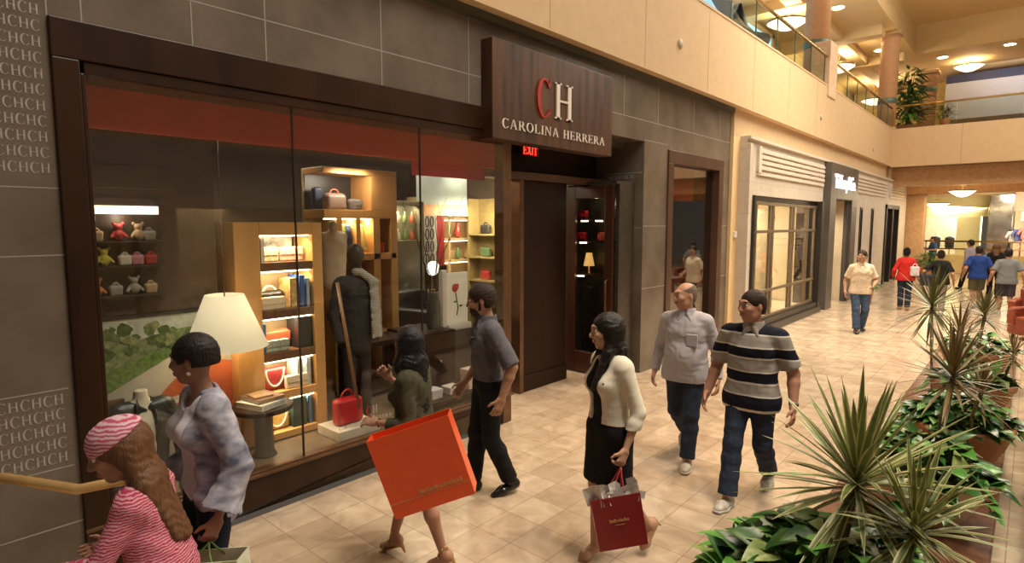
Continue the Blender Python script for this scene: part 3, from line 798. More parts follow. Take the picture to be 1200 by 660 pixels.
# floor of the concourse
fl = MB(); fl.box(-4.42, 9.0, -3, 33.9, -.12, 0); fl.box(-5.35, -4.42, 4.95, 7.96, -.12, 0)
struct('floor', fl, tile_mat('marble_tiles', (.63, .50, .37), (.50, .375, .27), (.36, .27, .19), .335, .335, .20, .004, 0, .30, spec=.45))
fl = MB(); fl.box(-11, -5.35, .2, 8.3, -.12, 0); fl.box(-5.35, -4.75, .2, 4.95, -.12, 0); fl.box(-9.5, -5.0, 8.3, 11.6, -.12, 0)
struct('floor', fl, mat('shop_floor', (.10, .062, .038), .35, var=.3, scale=5))
fl = MB(); fl.box(-10, 10, 33.9, 50, -.12, 0)
struct('floor', fl, mat('far_floor', (.62, .52, .36), .3, var=.1))

# stone front with its joints and engraved monograms
w = MB()
w.box(-4.75, XS, -1.6, .88, 0, 4.40); w.box(-4.75, XS, .88, 7.95, 3.50, 4.40)
w.box(-4.75, XS, 7.95, 8.70, 0, 4.40); w.box(-4.75, XS, 8.70, 10.90, 3.45, 4.40); w.box(-4.75, XS, 8.70, 10.90, 0, .22); w.box(-4.75, XS, 10.90, 11.22, 0, 4.40)
w.box(-5.40, -4.75, 7.95, 8.25, 0, 4.40); w.box(-5.40, -4.75, 4.95, 7.95, 3.50, 4.4)
wl = struct('wall_left', w, stone)
j = MB(); e = XS + .0015
def hj(z, y0, y1): j.box(XS - .01, e, y0, y1, z - .004, z + .004)
def vj(y, z0, z1): j.box(XS - .01, e, y - .004, y + .004, z0, z1)
hj(3.80, 1.05, 4.6); hj(3.80, 7.0, 11.22); hj(3.52, 7.95, 8.7); hj(2.50, -1.5, .88); hj(2.10, -1.5, .88); hj(1.28, -1.5, .85); hj(.79, -1.5, .85); hj(.42, -1.5, .88)
for y in (1.05, 1.68, 2.20, 3.25, 4.32): vj(y, 3.50, 4.40)
vj(.88, 3.5, 4.4)
for y in (8.35, 9.6, 10.7): vj(y, 3.8, 4.4)
vj(7.35, 3.8, 4.4); hj(2.25, 7.95, 8.7); hj(1.3, 7.95, 8.7); hj(2.25, 10.9, 11.22); hj(1.3, 10.9, 11.22)
j.box(-5.1, -4.42, 7.948, 7.955, 3.045, 3.055); j.box(-5.1, -4.42, 7.948, 7.955, 2.22, 2.228)
struct('joints', j, stone_joint, wl)
t = MB()
for i in range(14):                         # monogram rows, upper block
    z = 2.585 + i * .0905; s_ = 'HCHCHCHCHCHC' if i % 2 else 'CHCHCHCHCHCH'
    wd = text_w(s_) * .062 * .92
    text(t, s_, (XS, .845 - wd, z), (0, 1, 0), (0, 0, 1), (1, 0, 0), .062, .0015, .92)
for i in range(5):
    z = .825 + i * .0905; s_ = 'HCHCHCHCHCHC' if i % 2 == 0 else 'CHCHCHCHCHCH'
    s_ = s_[::-1] if i % 2 == 0 else s_[::-1]
    wd = text_w(s_) * .066 * .92
    text(t, s_, (XS, .825 - wd, z), (0, 1, 0), (0, 0, 1), (1, 0, 0), .066, .0015, .92)
for i in range(9):                          # monograms on the side of the entrance
    s_ = 'HCHCHCHC' if i % 2 else 'CHCHCHCH'; text(t, s_, (-5.08, 7.95, 2.26 + i * .088), (1, 0, 0), (0, 0, 1), (0, -1, 0), .058, .0015, 1.25)
for i in range(6):
    s_ = 'HCHCHCHC' if i % 2 else 'CHCHCHCH'; text(t, s_, (-5.08, 7.95, .75 + i * .088), (1, 0, 0), (0, 0, 1), (0, -1, 0), .058, .0015, 1.25)
struct('engraved_lettering', t, engr, wl)

# big shop window: walnut surround, sill and three panes
wr = sroot('window_1', (XS, 1.0, 0))
m = MB(); m.box(-4.72, XS + .03, .88, 4.98, 3.27, 3.50); m.box(-4.72, XS + .015, 1.04, 4.98, 3.19, 3.27)
struct('header', m, brown, wr, bevel=.008)
m = MB(); m.box(-4.72, XS + .03, .88, 1.02, 0, 3.27); m.box(-4.66, XS + .01, 1.02, 1.05, .34, 3.2)
struct('jamb', m, brown, wr, bevel=.008)
m = MB()
m.hexa([(-4.41, .88, 0), (-4.85, 5.0, 0), (-5.1, 5.0, 0), (-4.75, .88, 0)], [(-4.385, .88, .33), (-4.385, 4.98, .33), (-4.75, 4.98, .33), (-4.75, .88, .33)])
struct('plinth', m, brown, wr)
m = MB(); m.box(-4.52, XS + .035, .88, 4.98, .33, .355); m.box(-4.44, XS + .015, 1.03, 4.9, .355, .375)
struct('sill', m, bronze, wr, bevel=.004)
for a, b in ((1.05, 2.385), (2.395, 3.665), (3.675, 4.86)):
    m = MB(); m.box(XS - .012, XS, a, b, .375, 3.2); struct('pane', m, glass, wr)
m = MB()
for y in (2.39, 3.67): m.box(XS - .016, XS + .003, y - .005, y + .005, .375, 3.2)
struct('pane_joint', m, darkmetal, wr)
m = MB(); m.box(-4.56, -4.42, 4.86, 5.0, 0, 3.5); struct('post', m, bronze, wr, bevel=.01)
m = MB()
text(m, 'CAROLINA HERRERA', (XS + .001, 2.72, .50), (0, 1, 0), (0, 0, 1), (1, 0, 0), .036, .001, 1.05, .16)
text(m, 'H', (XS + .001, 3.07, .57), (0, 1, 0), (0, 0, 1), (1, 0, 0), .075, .001, .8)
struct('window_lettering', m, mat('grey_vinyl', (.42, .38, .34), .6, var=.05), wr)
m = MB(); text(m, 'C', (XS + .001, 3.0, .57), (0, 1, 0), (0, 0, 1), (1, 0, 0), .075, .001, .8); struct('window_lettering', m, mat('red_vinyl', (.5, .03, .02), .6, var=.05), wr)

# second window
wr = sroot('window_2', (XS, 9.8, 0))
m = MB(); m.box(-4.7, XS + .025, 8.70, 10.90, 3.25, 3.45); m.box(-4.7, XS + .025, 8.70, 8.88, .22, 3.25); m.box(-4.7, XS + .025, 10.70, 10.90, .22, 3.25); m.box(-4.7, XS + .02, 8.88, 10.70, .22, .36)
struct('frame', m, mat('brown_frame', (.085, .042, .025), .35, var=.25, scale=4, stretch=(1, 1, .2)), wr, bevel=.008)
m = MB(); m.box(-4.52, -4.505, 8.88, 10.70, .36, 3.25); struct('pane', m, mirrorglass, wr)
m = MB(); m.box(-4.68, -4.64, 8.88, 10.2, 2.68, 3.25); struct('valance', m, mat('valance_lit_orange', (.62, .105, .035), .7, var=.08), wr)  # same red valance as the big window; its different lighting put into the orange
m = MB(); m.box(-6.2, -6.1, 8.4, 11.1, 0, 3.45); m.box(-6.1, -4.75, 8.3, 8.4, 0, 3.45); m.box(-6.1, -4.75, 11.0, 11.1, 0, 3.45)
struct('wall_back', m, mat('window_back', (.11, .09, .05), .7, var=.3, scale=2))

# entrance recess
m = MB(); m.box(-5.2, -5.08, 5.95, 6.95, 0, 2.86); m.box(-5.08, -5.05, 5.95, 6.95, 0, .22)
struct('wall_entrance', m, brown2, bevel=.01)
m = MB(); m.box(-5.25, -5.02, 4.98, 7.95, 2.86, 2.96); struct('trim_1', m, mat('walnut_rail', (.10, .045, .022), .35, var=.3), bevel=.008)
m = MB(); m.box(-5.3, -5.24, 4.98, 7.95, 2.96, 3.5); struct('wall_transom', m, brown2)
m = MB(); m.box(-5.22, -5.04, 5.87, 5.95, 0, 2.86); struct('trim_2', m, bronze, bevel=.006)
dr = sroot('door_1', (-5.0, 7.38, 0))
X0, X1, YD = -5.36, -4.56, 7.36
m = MB(); m.box(X0, X0 + .14, YD, YD + .06, .02, 2.84); m.box(X1 - .14, X1, YD, YD + .06, .02, 2.84); m.box(X0 + .14, X1 - .14, YD, YD + .06, 2.66, 2.84); m.box(X0 + .14, X1 - .14, YD, YD + .06, .02, .34)
struct('door_frame', m, mat('red_walnut', (.055, .018, .009), .3, var=.3, scale=4, stretch=(1, 1, .2)), dr, bevel=.008)
m = MB(); m.box(X0 + .14, X1 - .14, YD + .025, YD + .033, .34, 2.66); struct('door_pane', m, glass, dr)
m = MB(); m.tube([(X1 - .07, YD - .0, 1.0), (X1 - .07, YD - .06, 1.02), (X1 - .07, YD - .06, 1.45), (X1 - .07, YD, 1.47)], .014, 8); struct('door_handle', m, bronze, dr, smooth=True)
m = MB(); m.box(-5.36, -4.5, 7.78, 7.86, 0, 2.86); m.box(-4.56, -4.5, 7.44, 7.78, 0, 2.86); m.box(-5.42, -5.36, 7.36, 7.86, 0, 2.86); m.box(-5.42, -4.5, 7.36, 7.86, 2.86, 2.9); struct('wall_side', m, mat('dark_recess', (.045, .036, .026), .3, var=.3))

# beige fascia of the upper floor, with its seams and the shadow gap under it
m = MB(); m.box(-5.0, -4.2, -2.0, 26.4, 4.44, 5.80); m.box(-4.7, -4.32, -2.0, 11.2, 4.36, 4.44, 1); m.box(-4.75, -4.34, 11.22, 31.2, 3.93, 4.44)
for y in (5.4, 7.55, 9.65, 11.75, 13.9, 16.1): m.box(-4.21, -4.1985, y - .006, y + .006, 4.46, 5.8, 2)
m.box(-4.55, -4.19, -2, 26.4, 5.795, 5.83)
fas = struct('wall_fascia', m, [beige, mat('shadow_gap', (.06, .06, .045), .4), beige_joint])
m = MB()
for y, z in ((16.5, 4.95), (8.6, 5.0), (23.0, 4.75)):
    m.lathe([(0, 0), (.055, 0), (.07, .015), (.07, .03)], (0, 0, 0), 16)
    n = len(m.v) - 64
    for i in range(n, len(m.v)):
        x_, y_, z_ = m.v[i]; m.v[i] = (-4.17 - z_, y + x_, z + y_)
struct('sensors', m, mat('sensor_grey', (.45, .38, .30), .5), fas, True)
# pilaster between the two shops
m = MB(); m.box(-4.75, -4.34, 11.22, 11.55, 0, 3.93); struct('wall_pilaster', m, mat('yellow_plaster', (.74, .53, .28), .7, var=.04))

# floor above, its balustrade, columns
m = MB(); m.box(-14, -4.7, -2, 34, 5.5, 5.79); struct('floor', m, mat('upper_slab', (.45, .34, .22), .7))
br_ = thing('glass_balustrade', (-4.2, 18, 5.8), 'brass-railed glass balustrade along the upper gallery above the shops', 'railing')
m = MB(); m.tube([(-4.25, 6, 6.55), (-4.25, 17.0, 6.55)], .035, 10); m.tube([(-4.25, 17.75, 6.55), (-4.25, 26.2, 6.55)], .035, 10); obj('handrail', m, brass, br_, True)
y = 7.0
while y < 25.5:
    if not (16.4 < y + .6 < 17.9): m = MB(); m.box(-4.26, -4.245, y, y + 1.2, 5.83, 6.52); obj('glass_panel', m, mallglass, br_)
    m = MB(); m.box(-4.265, -4.24, y - .022, y - .008, 5.83, 6.52); obj('panel_joint', m, mat('joint_dark', (.10, .12, .10), .3), br_)
    y += 1.23
m = MB(); m.box(-4.62, -4.17, 17.0, 17.75, 5.55, 6.95); struct('trim_3', m, mat('post_pink', (.68, .47, .31), .7), bevel=.02)
def column(x, y, z0, z1, bands, label, r=.31):
    c = thing('round_column', (x, y, z0), label, 'column', None)
    m = MB(); m.lathe([(r, z0), (r, z1 - .35), (r * 1.08, z1 - .33), (r * 1.08, z1 - .25), (r, z1 - .22), (r, z1)], (x, y, 0), 32); obj('shaft', m, pinkcol, c, True)
    m = MB()
    for z in bands: m.lathe([(r + .012, z), (r + .02, z + .03), (r + .02, z + .17), (r + .012, z + .2)], (x, y, 0), 32)
    obj('band', m, greenband, c, True)
    m = MB(); m.box(x - r * 1.2, x + r * 1.2, y - r * 1.2, y + r * 1.2, z1 - .12, z1); obj('capital', m, beige, c, bevel=.02)
    m = MB(); m.lathe([(r * 1.15, z0), (r * 1.15, z0 + .12), (r * 1.02, z0 + .18)], (x, y, 0), 32); obj('base', m, beige, c, True)
column(-4.75, 17.9, 5.8, 9.5, (7.0,), 'nearest salmon round column on the upper gallery, cut off by the frame')
column(-4.55, 27.0, 5.8, 9.5, (6.85,), 'full-height salmon round column where the gallery meets the footbridge')
column(-3.95, 32.5, 5.8, 9.0, (8.1,), 'farthest, short-looking salmon column behind the footbridge', .34)

# footbridge across the concourse
m = MB(); m.box(-4.2, 9, 26.3, 26.6, 4.40, 5.80); m.box(-4.2, 9, 26.6, 31.0, 5.5, 5.79)
for x in (-2.1, .1, 2.4): m.box(x - .006, x + .006, 26.2985, 26.31, 4.42, 5.8, 2)
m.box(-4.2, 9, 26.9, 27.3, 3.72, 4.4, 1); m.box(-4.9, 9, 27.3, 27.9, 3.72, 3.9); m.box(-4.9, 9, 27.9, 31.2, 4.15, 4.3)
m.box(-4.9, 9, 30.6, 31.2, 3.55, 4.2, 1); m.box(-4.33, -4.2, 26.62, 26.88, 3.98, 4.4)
struct('wall_footbridge', m, [beige, mat('beige_shaded', (.55, .33, .17), .75), beige_joint])  # shade on the lower beams put into a browner beige
br_ = thing('glass_balustrade', (0, 26.4, 5.8), 'brass-railed glass balustrade on top of the footbridge', 'railing')
m = MB(); m.tube([(-4.1, 26.4, 6.62), (8.5, 26.4, 6.62)], .035, 10); obj('handrail', m, brass, br_, True)
for i in range(5): m = MB(); m.box(-4.1 + i * 1.8, -2.32 + i * 1.8, 26.39, 26.405, 5.83, 6.6); obj('glass_panel', m, mallglass, br_)
m = MB(); m.box(-4.3, -3.62, 31.2, 31.9, 0, 4.2); struct('wall_pier', m, mat('pier_plaster', (.60, .36, .19), .75), bevel=.02)

# high ceiling: soffit over the gallery, stepped recess over the concourse
m = MB()
m.box(-14, -4.3, -2, 45, 9.5, 9.7); m.box(-4.3, 9, 31, 45, 9.5, 9.7)
m.box(-4.5, -4.3, -2, 31.2, 9.7, 10.7); m.box(-4.3, 9, 31, 31.2, 9.7, 10.7)
m.box(-4.3, -2.45, -2, 31, 10.7, 10.9); m.box(-2.45, 9, 27.6, 31, 10.7, 10.9); m.box(-2.6, -2.45, -2, 27.6, 10.9, 11.8); m.box(-2.45, 9, 27.6, 27.75, 10.9, 11.8)
m.box(-14, -13.8, -2, 45, 5.8, 9.5); m.box(-13.8, 9, 44.8, 45, 3.9, 9.5)
for y in (20.5, 25.5, 30.2): m.box(-13.8, -4.6, y, y + .6, 9.15, 9.5)
m.box(-6.4, -5.9, -2, 44, 9.2, 9.5)
struct('ceiling', m, ceil_m)
m = MB(); m.box(-2.45, 9, 10.5, 27.6, 11.8, 11.9); struct('ceiling_skylight', m, mat('skylight_frame', (.09, .05, .03), .5))
for i, (x, y, s_) in enumerate(((-3.3, 25.6, .42), (-3.6, 22.8, .42))):
    v = thing('ceiling_vent', (x, y, 10.68), ['square grille set in the high cream ceiling beyond the column', 'ceiling grille nearest the top edge, partly cut off'][i], 'vent')
    m = MB(); m.box(x - s_ / 2, x + s_ / 2, y - s_ / 2, y + s_ / 2, 10.675, 10.70); obj('frame', m, mat('vent_tan', (.50, .34, .18), .7), v)
    m = MB()
    for k in range(7): m.box(x - s_ / 2 + .03, x + s_ / 2 - .03, y - s_ / 2 + .04 + k * .054, y - s_ / 2 + .065 + k * .054, 10.665, 10.675)
    obj('slats', m, mat('vent_slat', (.34, .22, .12), .7), v)
m = MB(); m.box(-3.65, 6, 36.0, 36.2, 7.3, 9.02); m.box(-3.65, 6, 35.98, 36.2, 5.8, 7.3, 1); struct('wall_upper', m, [mat('lilac_wall', (.50, .49, .52), .7, var=.03), mat('brown_upper', (.16, .09, .035), .5, var=.3)])
m = MB(); m.box(-3.65, 6, 35.97, 36.2, 9.02, 9.4); struct('wall_frieze', m, mat('navy_band', (.03, .035, .09), .6))
m = MB(); m.box(-8, -3.7, 38, 38.2, 5.8, 9.5); struct('wall_upper_far', m, mat('gold_wall', (.60, .44, .18), .7))

# second shop: limestone front
XT = -4.2
m = MB()
m.box(-4.7, XT, 11.55, 11.92, 0, 3.90); m.box(-4.7, XT, 11.92, 17.1, 2.85, 3.90); m.box(-4.7, XT, 16.75, 17.1, 0, 2.85)
m.box(-4.7, XT, 20.2, 21.55, 0, 3.9); m.box(-4.7, XT, 21.85, 23.3, 0, 3.9); m.box(-4.7, XT, 23.6, 25.8, 0, 3.9); m.box(-4.7, XT, 21.55, 21.85, 2.8, 3.9); m.box(-4.7, XT, 21.55, 21.85, 0, .25); m.box(-4.7, XT, 23.3, 23.6, 2.8, 3.9); m.box(-4.7, XT, 23.3, 23.6, 0, .25); m.box(-4.7, XT, 25.8, 28.6, 3.0, 3.9); m.box(-4.7, XT, 28.6, 30.5, 0, 3.9)
m.box(XT, XT + .06, 11.56, 11.70, 0, 3.82); m.box(-4.68, XT + .06, 11.56, 30.2, 3.901, 3.96)
wl2 = struct('wall_shop', m, limestone)
m = MB()
for y0, y1 in ((12.25, 17.0), (20.35, 25.7), (26.6, 29.6)):
    for k in range(4): m.prism([(XT, 3.36 + k * .11), (XT + .045, 3.37 + k * .11), (XT + .045, 3.43 + k * .11), (XT, 3.455 + k * .11)], 1, y0, y1)
    m.box(XT, XT + .05, y0 - .16, y0, 3.3, 3.82); m.box(XT, XT + .035, y0 - .16, y1, 3.25, 3.32)
m2 = MB()
struct('moulding', m, mat('limestone_plain', (.63, .55, .46), .6, var=.04), wl2)
wr = sroot('window_3', (XT, 14.3, 0))
m = MB(); m.box(-4.55, XT + .16, 11.92, 16.75, 0, .16); m.box(-4.4, XT + .10, 11.92, 16.75, .16, .26); m.box(-4.7, XT - .05, 11.92, 16.75, 2.74, 2.85); m.box(-4.7, XT + .12, 16.6, 16.78, 0, 2.85); m.box(-4.6, XT + .05, 11.92, 12.02, .2, 2.85)
struct('surround', m, darkmetal, wr, bevel=.01)
mul = mat('nickel_mullion', (.24, .18, .12), .35, .5, var=.1)
m = MB()
for y in (12.05, 12.25, 13.1, 13.3, 14.55, 14.75, 15.75, 15.9, 16.5): m.box(XT - .06, XT - .01, y - .035, y + .035, .26, 2.74)
for z in (.30, .86, 2.12, 2.70): m.box(XT - .055, XT - .005, 11.98, 16.6, z - .03, z + .03)
struct('mullions', m, mul, wr, bevel=.004)
m = MB(); m.box(XT - .045, XT - .035, 12.0, 16.6, .28, 2.72); struct('pane', m, glass, wr)
m = MB(); m.box(-6.6, -6.5, 11.6, 17.0, 0, 3.2); m.box(-6.5, -4.7, 11.6, 11.7, 0, 3.2); m.box(-6.5, -4.7, 16.9, 17.0, 0, 3.2); m.box(-6.6, -4.7, 11.6, 17.0, 2.95, 3.1); m.box(-6.5, -4.25, 11.92, 16.75, 0, .2)
struct('wall_display', m, mat('cream_display', (.80, .68, .47), .7, var=.05))
area('display_light_left', (-5.2, 13.0, 2.9), (-5.3, 13.0, 0), .8, 1.8, 120, (1, .88, .68))
area('display_light_right', (-5.2, 15.4, 2.9), (-5.3, 15.4, 0), .8, 1.8, 110, (1, .88, .68))
for i, (y, s_, lb) in enumerate(((12.55, .62, 'display case of pink packets seen in the left bay of the limestone shop window'), (15.0, .5, 'dark wood display cabinet in the middle bay of the limestone shop window'))):
    c = thing('display_case', (-5.0, y, .2), lb, 'cabinet')
    m = MB(); m.box(-5.3, -4.8, y - s_ / 2, y + s_ / 2, .2, .95); m.box(-5.3, -5.26, y - s_ / 2, y + s_ / 2, .95, 2.4); m.box(-5.3, -4.8, y - s_ / 2, y - s_ / 2 + .04, .95, 2.4); m.box(-5.3, -4.8, y - s_ / 2, y + s_ / 2, 2.4, 2.46)
    obj('case', m, brown2 if i else mat('case_black', (.05, .04, .04), .4), c, bevel=.005)
    for z in (1.3, 1.68, 2.05): m = MB(); m.box(-5.26, -4.82, y - s_ / 2 + .04, y + s_ / 2, z, z + .02); obj('shelf', m, white, c)
    rr = random.Random(i)
    for z, zn in ((1.32, 'lower'), (1.70, 'middle'), (2.07, 'upper')):
        for k in range(4): a = y - s_ / 2 + .06 + k * s_ / 4.2; m = MB(); m.box(-5.1, -4.95, a, a + .07, z, z + rr.uniform(.12, .24)); solo('packet', m, mat('pink_pack', (.75, .38, .38), .5) if k % 2 else mat('cream_pack', (.8, .72, .6), .5), '%s packet, %s from the left on the %s shelf of the %s' % ('pink' if k % 2 else 'cream', ('first', 'second', 'third', 'fourth')[k], zn, 'dark wood cabinet' if i else 'left display case'), 'packet', 'packets in the limestone shop window')
m = MB(); m.box(-5.0, -4.4, 11.9 + 1.65, 11.9 + 2.05, .2, 2.6); solo('partition_screen', m, mat('warm_panel', (.82, .66, .40), .6), 'plain warm cream panel standing in the middle of the limestone shop window', 'screen', bevel=.01)
# dark portal with the lit shop name
dr = sroot('door_2', (XT, 18.7, 0)); port = mat('grey_portal', (.085, .075, .066), .35, var=.12, scale=3)
m = MB(); m.box(-4.6, -4.02, 17.1, 17.72, 0, 3.88); m.box(-4.6, -4.02, 19.55, 20.2, 0, 3.88); m.box(-4.6, -4.02, 17.72, 19.55, 2.95, 3.88)
m.box(-4.2, -4.10, 17.72, 17.85, 0, 2.95); m.box(-4.2, -4.10, 19.42, 19.55, 0, 2.95)
struct('portal', m, port, dr, bevel=.01)
for a, b in ((17.85, 18.62), (18.65, 19.42)): m = MB(); m.box(-5.52, -5.45, a, b, 0, 2.9); struct('door_leaf', m, mat('steel_door', (.58, .47, .33), .3, .3, var=.15, scale=2), dr, bevel=.008)
m = MB(); m.box(-5.6, -4.2, 19.43, 19.549, 0, 2.949); m.box(-5.6, -4.2, 17.721, 17.84, 0, 2.949); m.box(-5.6, -4.61, 17.72, 19.55, 2.951, 3.05); struct('vestibule', m, mat('vestibule_stone', (.66, .55, .40), .4, var=.12, scale=3), dr)
m = MB(); m.tube([(-5.40, 18.55, 1.0), (-5.40, 18.55, 1.6)], .02); m.tube([(-5.40, 18.72, 1.0), (-5.40, 18.72, 1.6)], .02); struct('door_handle', m, mul, dr, True)
m = MB(); wd = text_w('Tiffany&Co.') * .36; text(m, 'Tiffany&Co.', (-4.02, 17.45, 3.24), (0, 1, 0), (0, 0, 1), (1, 0, 0), .36, .03, 2.35 / wd)
LETTERS_ = m
spot('portal_light', (-4.9, 18.3, 2.88), (-4.9, 18.9, .8), 110, (1, .85, .6), 130, .8, .05); sg = solo('shop_sign', LETTERS_, emit_mat('lit_letters', (.95, .95, 1.0), 1.3), 'white lit lettering over the dark portal of the limestone shop', 'sign')
for i, y in enumerate((21.7, 23.45)):
    wr = sroot('window_%d' % (4 + i), (XT, y, 0))
    m = MB(); m.box(-4.5, XT + .03, y - .16, y - .11, .25, 2.8); m.box(-4.5, XT + .03, y + .11, y + .16, .25, 2.8); m.box(-4.5, XT + .03, y - .16, y + .16, 2.74, 2.8); struct('frame', m, darkmetal, wr)
    m = MB(); m.box(-4.34, -4.33, y - .11, y + .11, .25, 2.74); struct('pane', m, mirrorglass, wr)
    m = MB(); m.box(-4.62, -4.6, y - .16, y + .16, .2, 2.8); struct('back', m, mat('slit_dark', (.10, .07, .04), .5), wr)
wr = sroot('window_6', (XT, 27.2, 0))
m = MB(); m.box(-4.6, XT + .05, 25.8, 25.95, 0, 3.0); m.box(-4.6, XT + .05, 28.45, 28.6, 0, 3.0); m.box(-4.6, XT + .05, 25.8, 28.6, 2.85, 3.0); m.box(-4.6, XT + .05, 27.1, 27.25, 0, 3.0)
for y in (26.3, 26.7, 27.6, 28.0): m.box(-4.4, XT - .05, y - .03, y + .03, 0, 2.85)
struct('frame', m, darkmetal, wr)
m = MB(); m.box(-4.4, -4.39, 25.9, 28.5, 0, 2.85); struct('pane', m, mirrorglass, wr)
m = MB(); m.box(-4.9, -4.85, 25.7, 28.7, 0, 3.0); struct('back', m, mat('warm_back', (.45, .36, .22), .5), wr)
m = MB(); m.box(-9.5, -4.7, 17.0, 17.1, 0, 3.9); m.box(-4.75, -4.7, 20.2, 31, 0, 3.9); struct('wall_inner', m, mat('inner_grey', (.3, .25, .2), .7))

# far end under the bridge: curb, rail, pale shop
m = MB(); m.box(-4.0, 5, 33.9, 34.3, 0, .85); struct('wall_curb', m, mat('yellow_marble', (.66, .50, .22), .35, var=.12, scale=4), bevel=.02)
ra = thing('brass_railing', (0, 34.1, .85), 'two-bar brass railing on the marble curb at the far end of the concourse', 'railing')
m = MB(); m.tube([(-3.9, 34.1, 1.47), (5, 34.1, 1.47)], .04, 8); m.tube([(-3.9, 34.1, 1.12), (5, 34.1, 1.12)], .03, 8); obj('rail', m, brass, ra, True)
for k in range(6): m = MB(); m.tube([(-3.8 + k * 1.7, 34.1, .85), (-3.8 + k * 1.7, 34.1, 1.47)], .025, 8); obj('baluster', m, brass, ra, True)
m = MB(); m.box(-9, -1.9, 44.6, 44.8, 2.7, 3.9); m.box(-9, -5.9, 44.6, 44.8, 0, 2.7); m.box(-5.6, -5.45, 44.55, 44.75, 0, 2.7); m.box(-3.5, -2.4, 44.55, 44.8, 0, 2.7)
struct('wall_end', m, mat('lemon_wall', (.70, .62, .30), .7, var=.04))
m = MB(); m.box(-7, -2.4, 46.4, 46.5, 0, 2.8); struct('wall_end_back', m, mat('display_pale', (.80, .70, .55), .7))
m = MB(); m.box(-2.0, -.9, 43.5, 44.6, 0, 3.95); struct('wall_mirror_column', m, mat('mirror_column', (.55, .50, .40), .12, .8, var=.35, scale=3), bevel=.05)
m = MB(); m.box(-.9, 8, 47, 47.2, 0, 4.5); m.box(-.9, 8, 44.0, 44.3, 3.0, 4.5); struct('wall_end_right', m, mat('peach_wall', (.62, .42, .27), .7))
m = MB()
for k in range(4): m.box(-.6 + k * .75, -.05 + k * .75, 46.93, 46.99, 2.45, 3.0)
solo('backlit_screen', m, emit_mat('pale_blue_panel', (.55, .8, .85), 1.0, .3, 1.5), 'row of pale blue lit panels high on the far peach wall', 'screen')
m = MB(); m.box(-10, 9, 31.2, 47.2, 4.5, 4.65); m.box(-10, 9, 36.5, 37.1, 4.1, 4.5); m.box(-10, 9, 41.0, 41.6, 4.1, 4.5); struct('ceiling_far', m, beige)
area('far_shop_light', (-3.0, 44.9, 3.4), (-3.2, 46.0, 1), 3.5, 1.0, 340, (1, .90, .66))
area('far_shop_light_right', (1.0, 40.4, 3.95), (1.0, 43.2, 1), 5.0, .8, 420, (1, .90, .74))
# shops across the concourse
m = MB(); m.box(8.0, 8.4, -3, 26, 2.75, 4.4); struct('wall_right', m, mat('lilac_fascia', (.42, .37, .36), .6, var=.05))
m = MB(); m.box(8.0, 8.4, -3, 26, 4.4, 5.8); struct('wall_right_fascia', m, beige)
m = MB()
for y in (-1.5, 3.2, 4.9, 9.4, 14.6, 19.8): m.box(8.0, 8.5, y, y + .9, 0, 2.75)
struct('wall_right_pier', m, mat('olive_stone', (.30, .25, .15), .6, var=.1))
m = MB(); m.box(11.0, 11.2, -3, 26, 0, 2.9); m.box(8.3, 11.0, -3, 26, 2.76, 2.9); struct('wall_right_back', m, mat('shop_cream', (.62, .48, .30), .7, var=.2, scale=.8))
area('opposite_shop_light', (9.6, 7.5, 2.7), (9.7, 7.5, 0), 1.6, 8.0, 260, (1, .84, .58))
area('opposite_shop_light_far', (9.6, 17.5, 2.7), (9.7, 17.5, 0), 1.6, 8.0, 200, (1, .84, .58))
# shop interior shell
m = MB(); m.box(-10.2, -10.0, .2, 8.3, 0, 3.6); m.box(-10.0, -5.0, .2, .35, 0, 3.6); m.box(-10.0, -5.4, 8.05, 8.25, 0, 3.6)
struct('wall_shop_interior', m, mat('dark_taupe', (.085, .058, .040), .6, var=.2, scale=2))
m = MB(); m.box(-10.2, -4.75, .2, 8.3, 3.42, 3.6); struct('ceiling_shop', m, mat('shop_ceiling', (.10, .075, .055), .7))
m = MB(); m.box(-6.4, -4.52, .9, 4.95, .0, .35); struct('floor_display', m, mat('display_floor', (.16, .11, .065), .4, var=.3, scale=5))
m = MB(); m.box(-4.74, -4.68, 1.05, 5.2, 2.92, 3.42); m.box(-4.76, -4.745, 3.85, 4.9, 2.78, 3.1)
struct('trim_valance', m, mat('red_valance', (.50, .026, .018), .6, var=.12, scale=3))
# ------------------------------------------------------------------ sign over the entrance
sg = thing('shop_sign', (-4.32, 5.65, 3.17), 'big dark rust-streaked wooden sign with red and white monogram over the entrance', 'sign')
m = MB(); m.box(-4.44, -4.24, 4.50, 6.79, 3.17, 4.18); obj('board', m, mat('rusty_wood', (.024, .012, .008), .42, scale=3.2, stretch=(1, 3.2, .38), color2=(.125, .050, .020), spec=.4), sg, bevel=.006)
m = MB(); text(m, 'C', (-4.24, 5.20, 3.485), (0, 1, 0), (0, 0, 1), (1, 0, 0), .42, .018, .80); obj('letter', m, mat('red_letter', (.42, .03, .015), .35, var=.05), sg)
m = MB(); text(m, 'H', (-4.24, 5.525, 3.50), (0, 1, 0), (0, 0, 1), (1, 0, 0), .41, .018, 1.05); obj('letter', m, mat('ivory_letter', (.82, .76, .66), .3, var=.02), sg)
wd = text_w('CAROLINA HERRERA', .10) * .100
m = MB(); text(m, 'CAROLINA HERRERA', (-4.24, 4.635, 3.29), (0, 1, 0), (0, 0, 1), (1, 0, 0), .100, .010, 1.97 / wd, .10); obj('lettering', m, mat('ivory_letter', (.82, .76, .66), .3), sg)
ex = thing('exit_sign', (-5.1, 6.15, 3.19), 'small glowing red exit sign in the dark transom under the big wooden sign', 'sign')
m = MB(); m.box(-5.16, -5.10, 5.98, 6.33, 3.19, 3.33); obj('housing', m, mat('exit_housing', (.10, .008, .006), .4), ex)
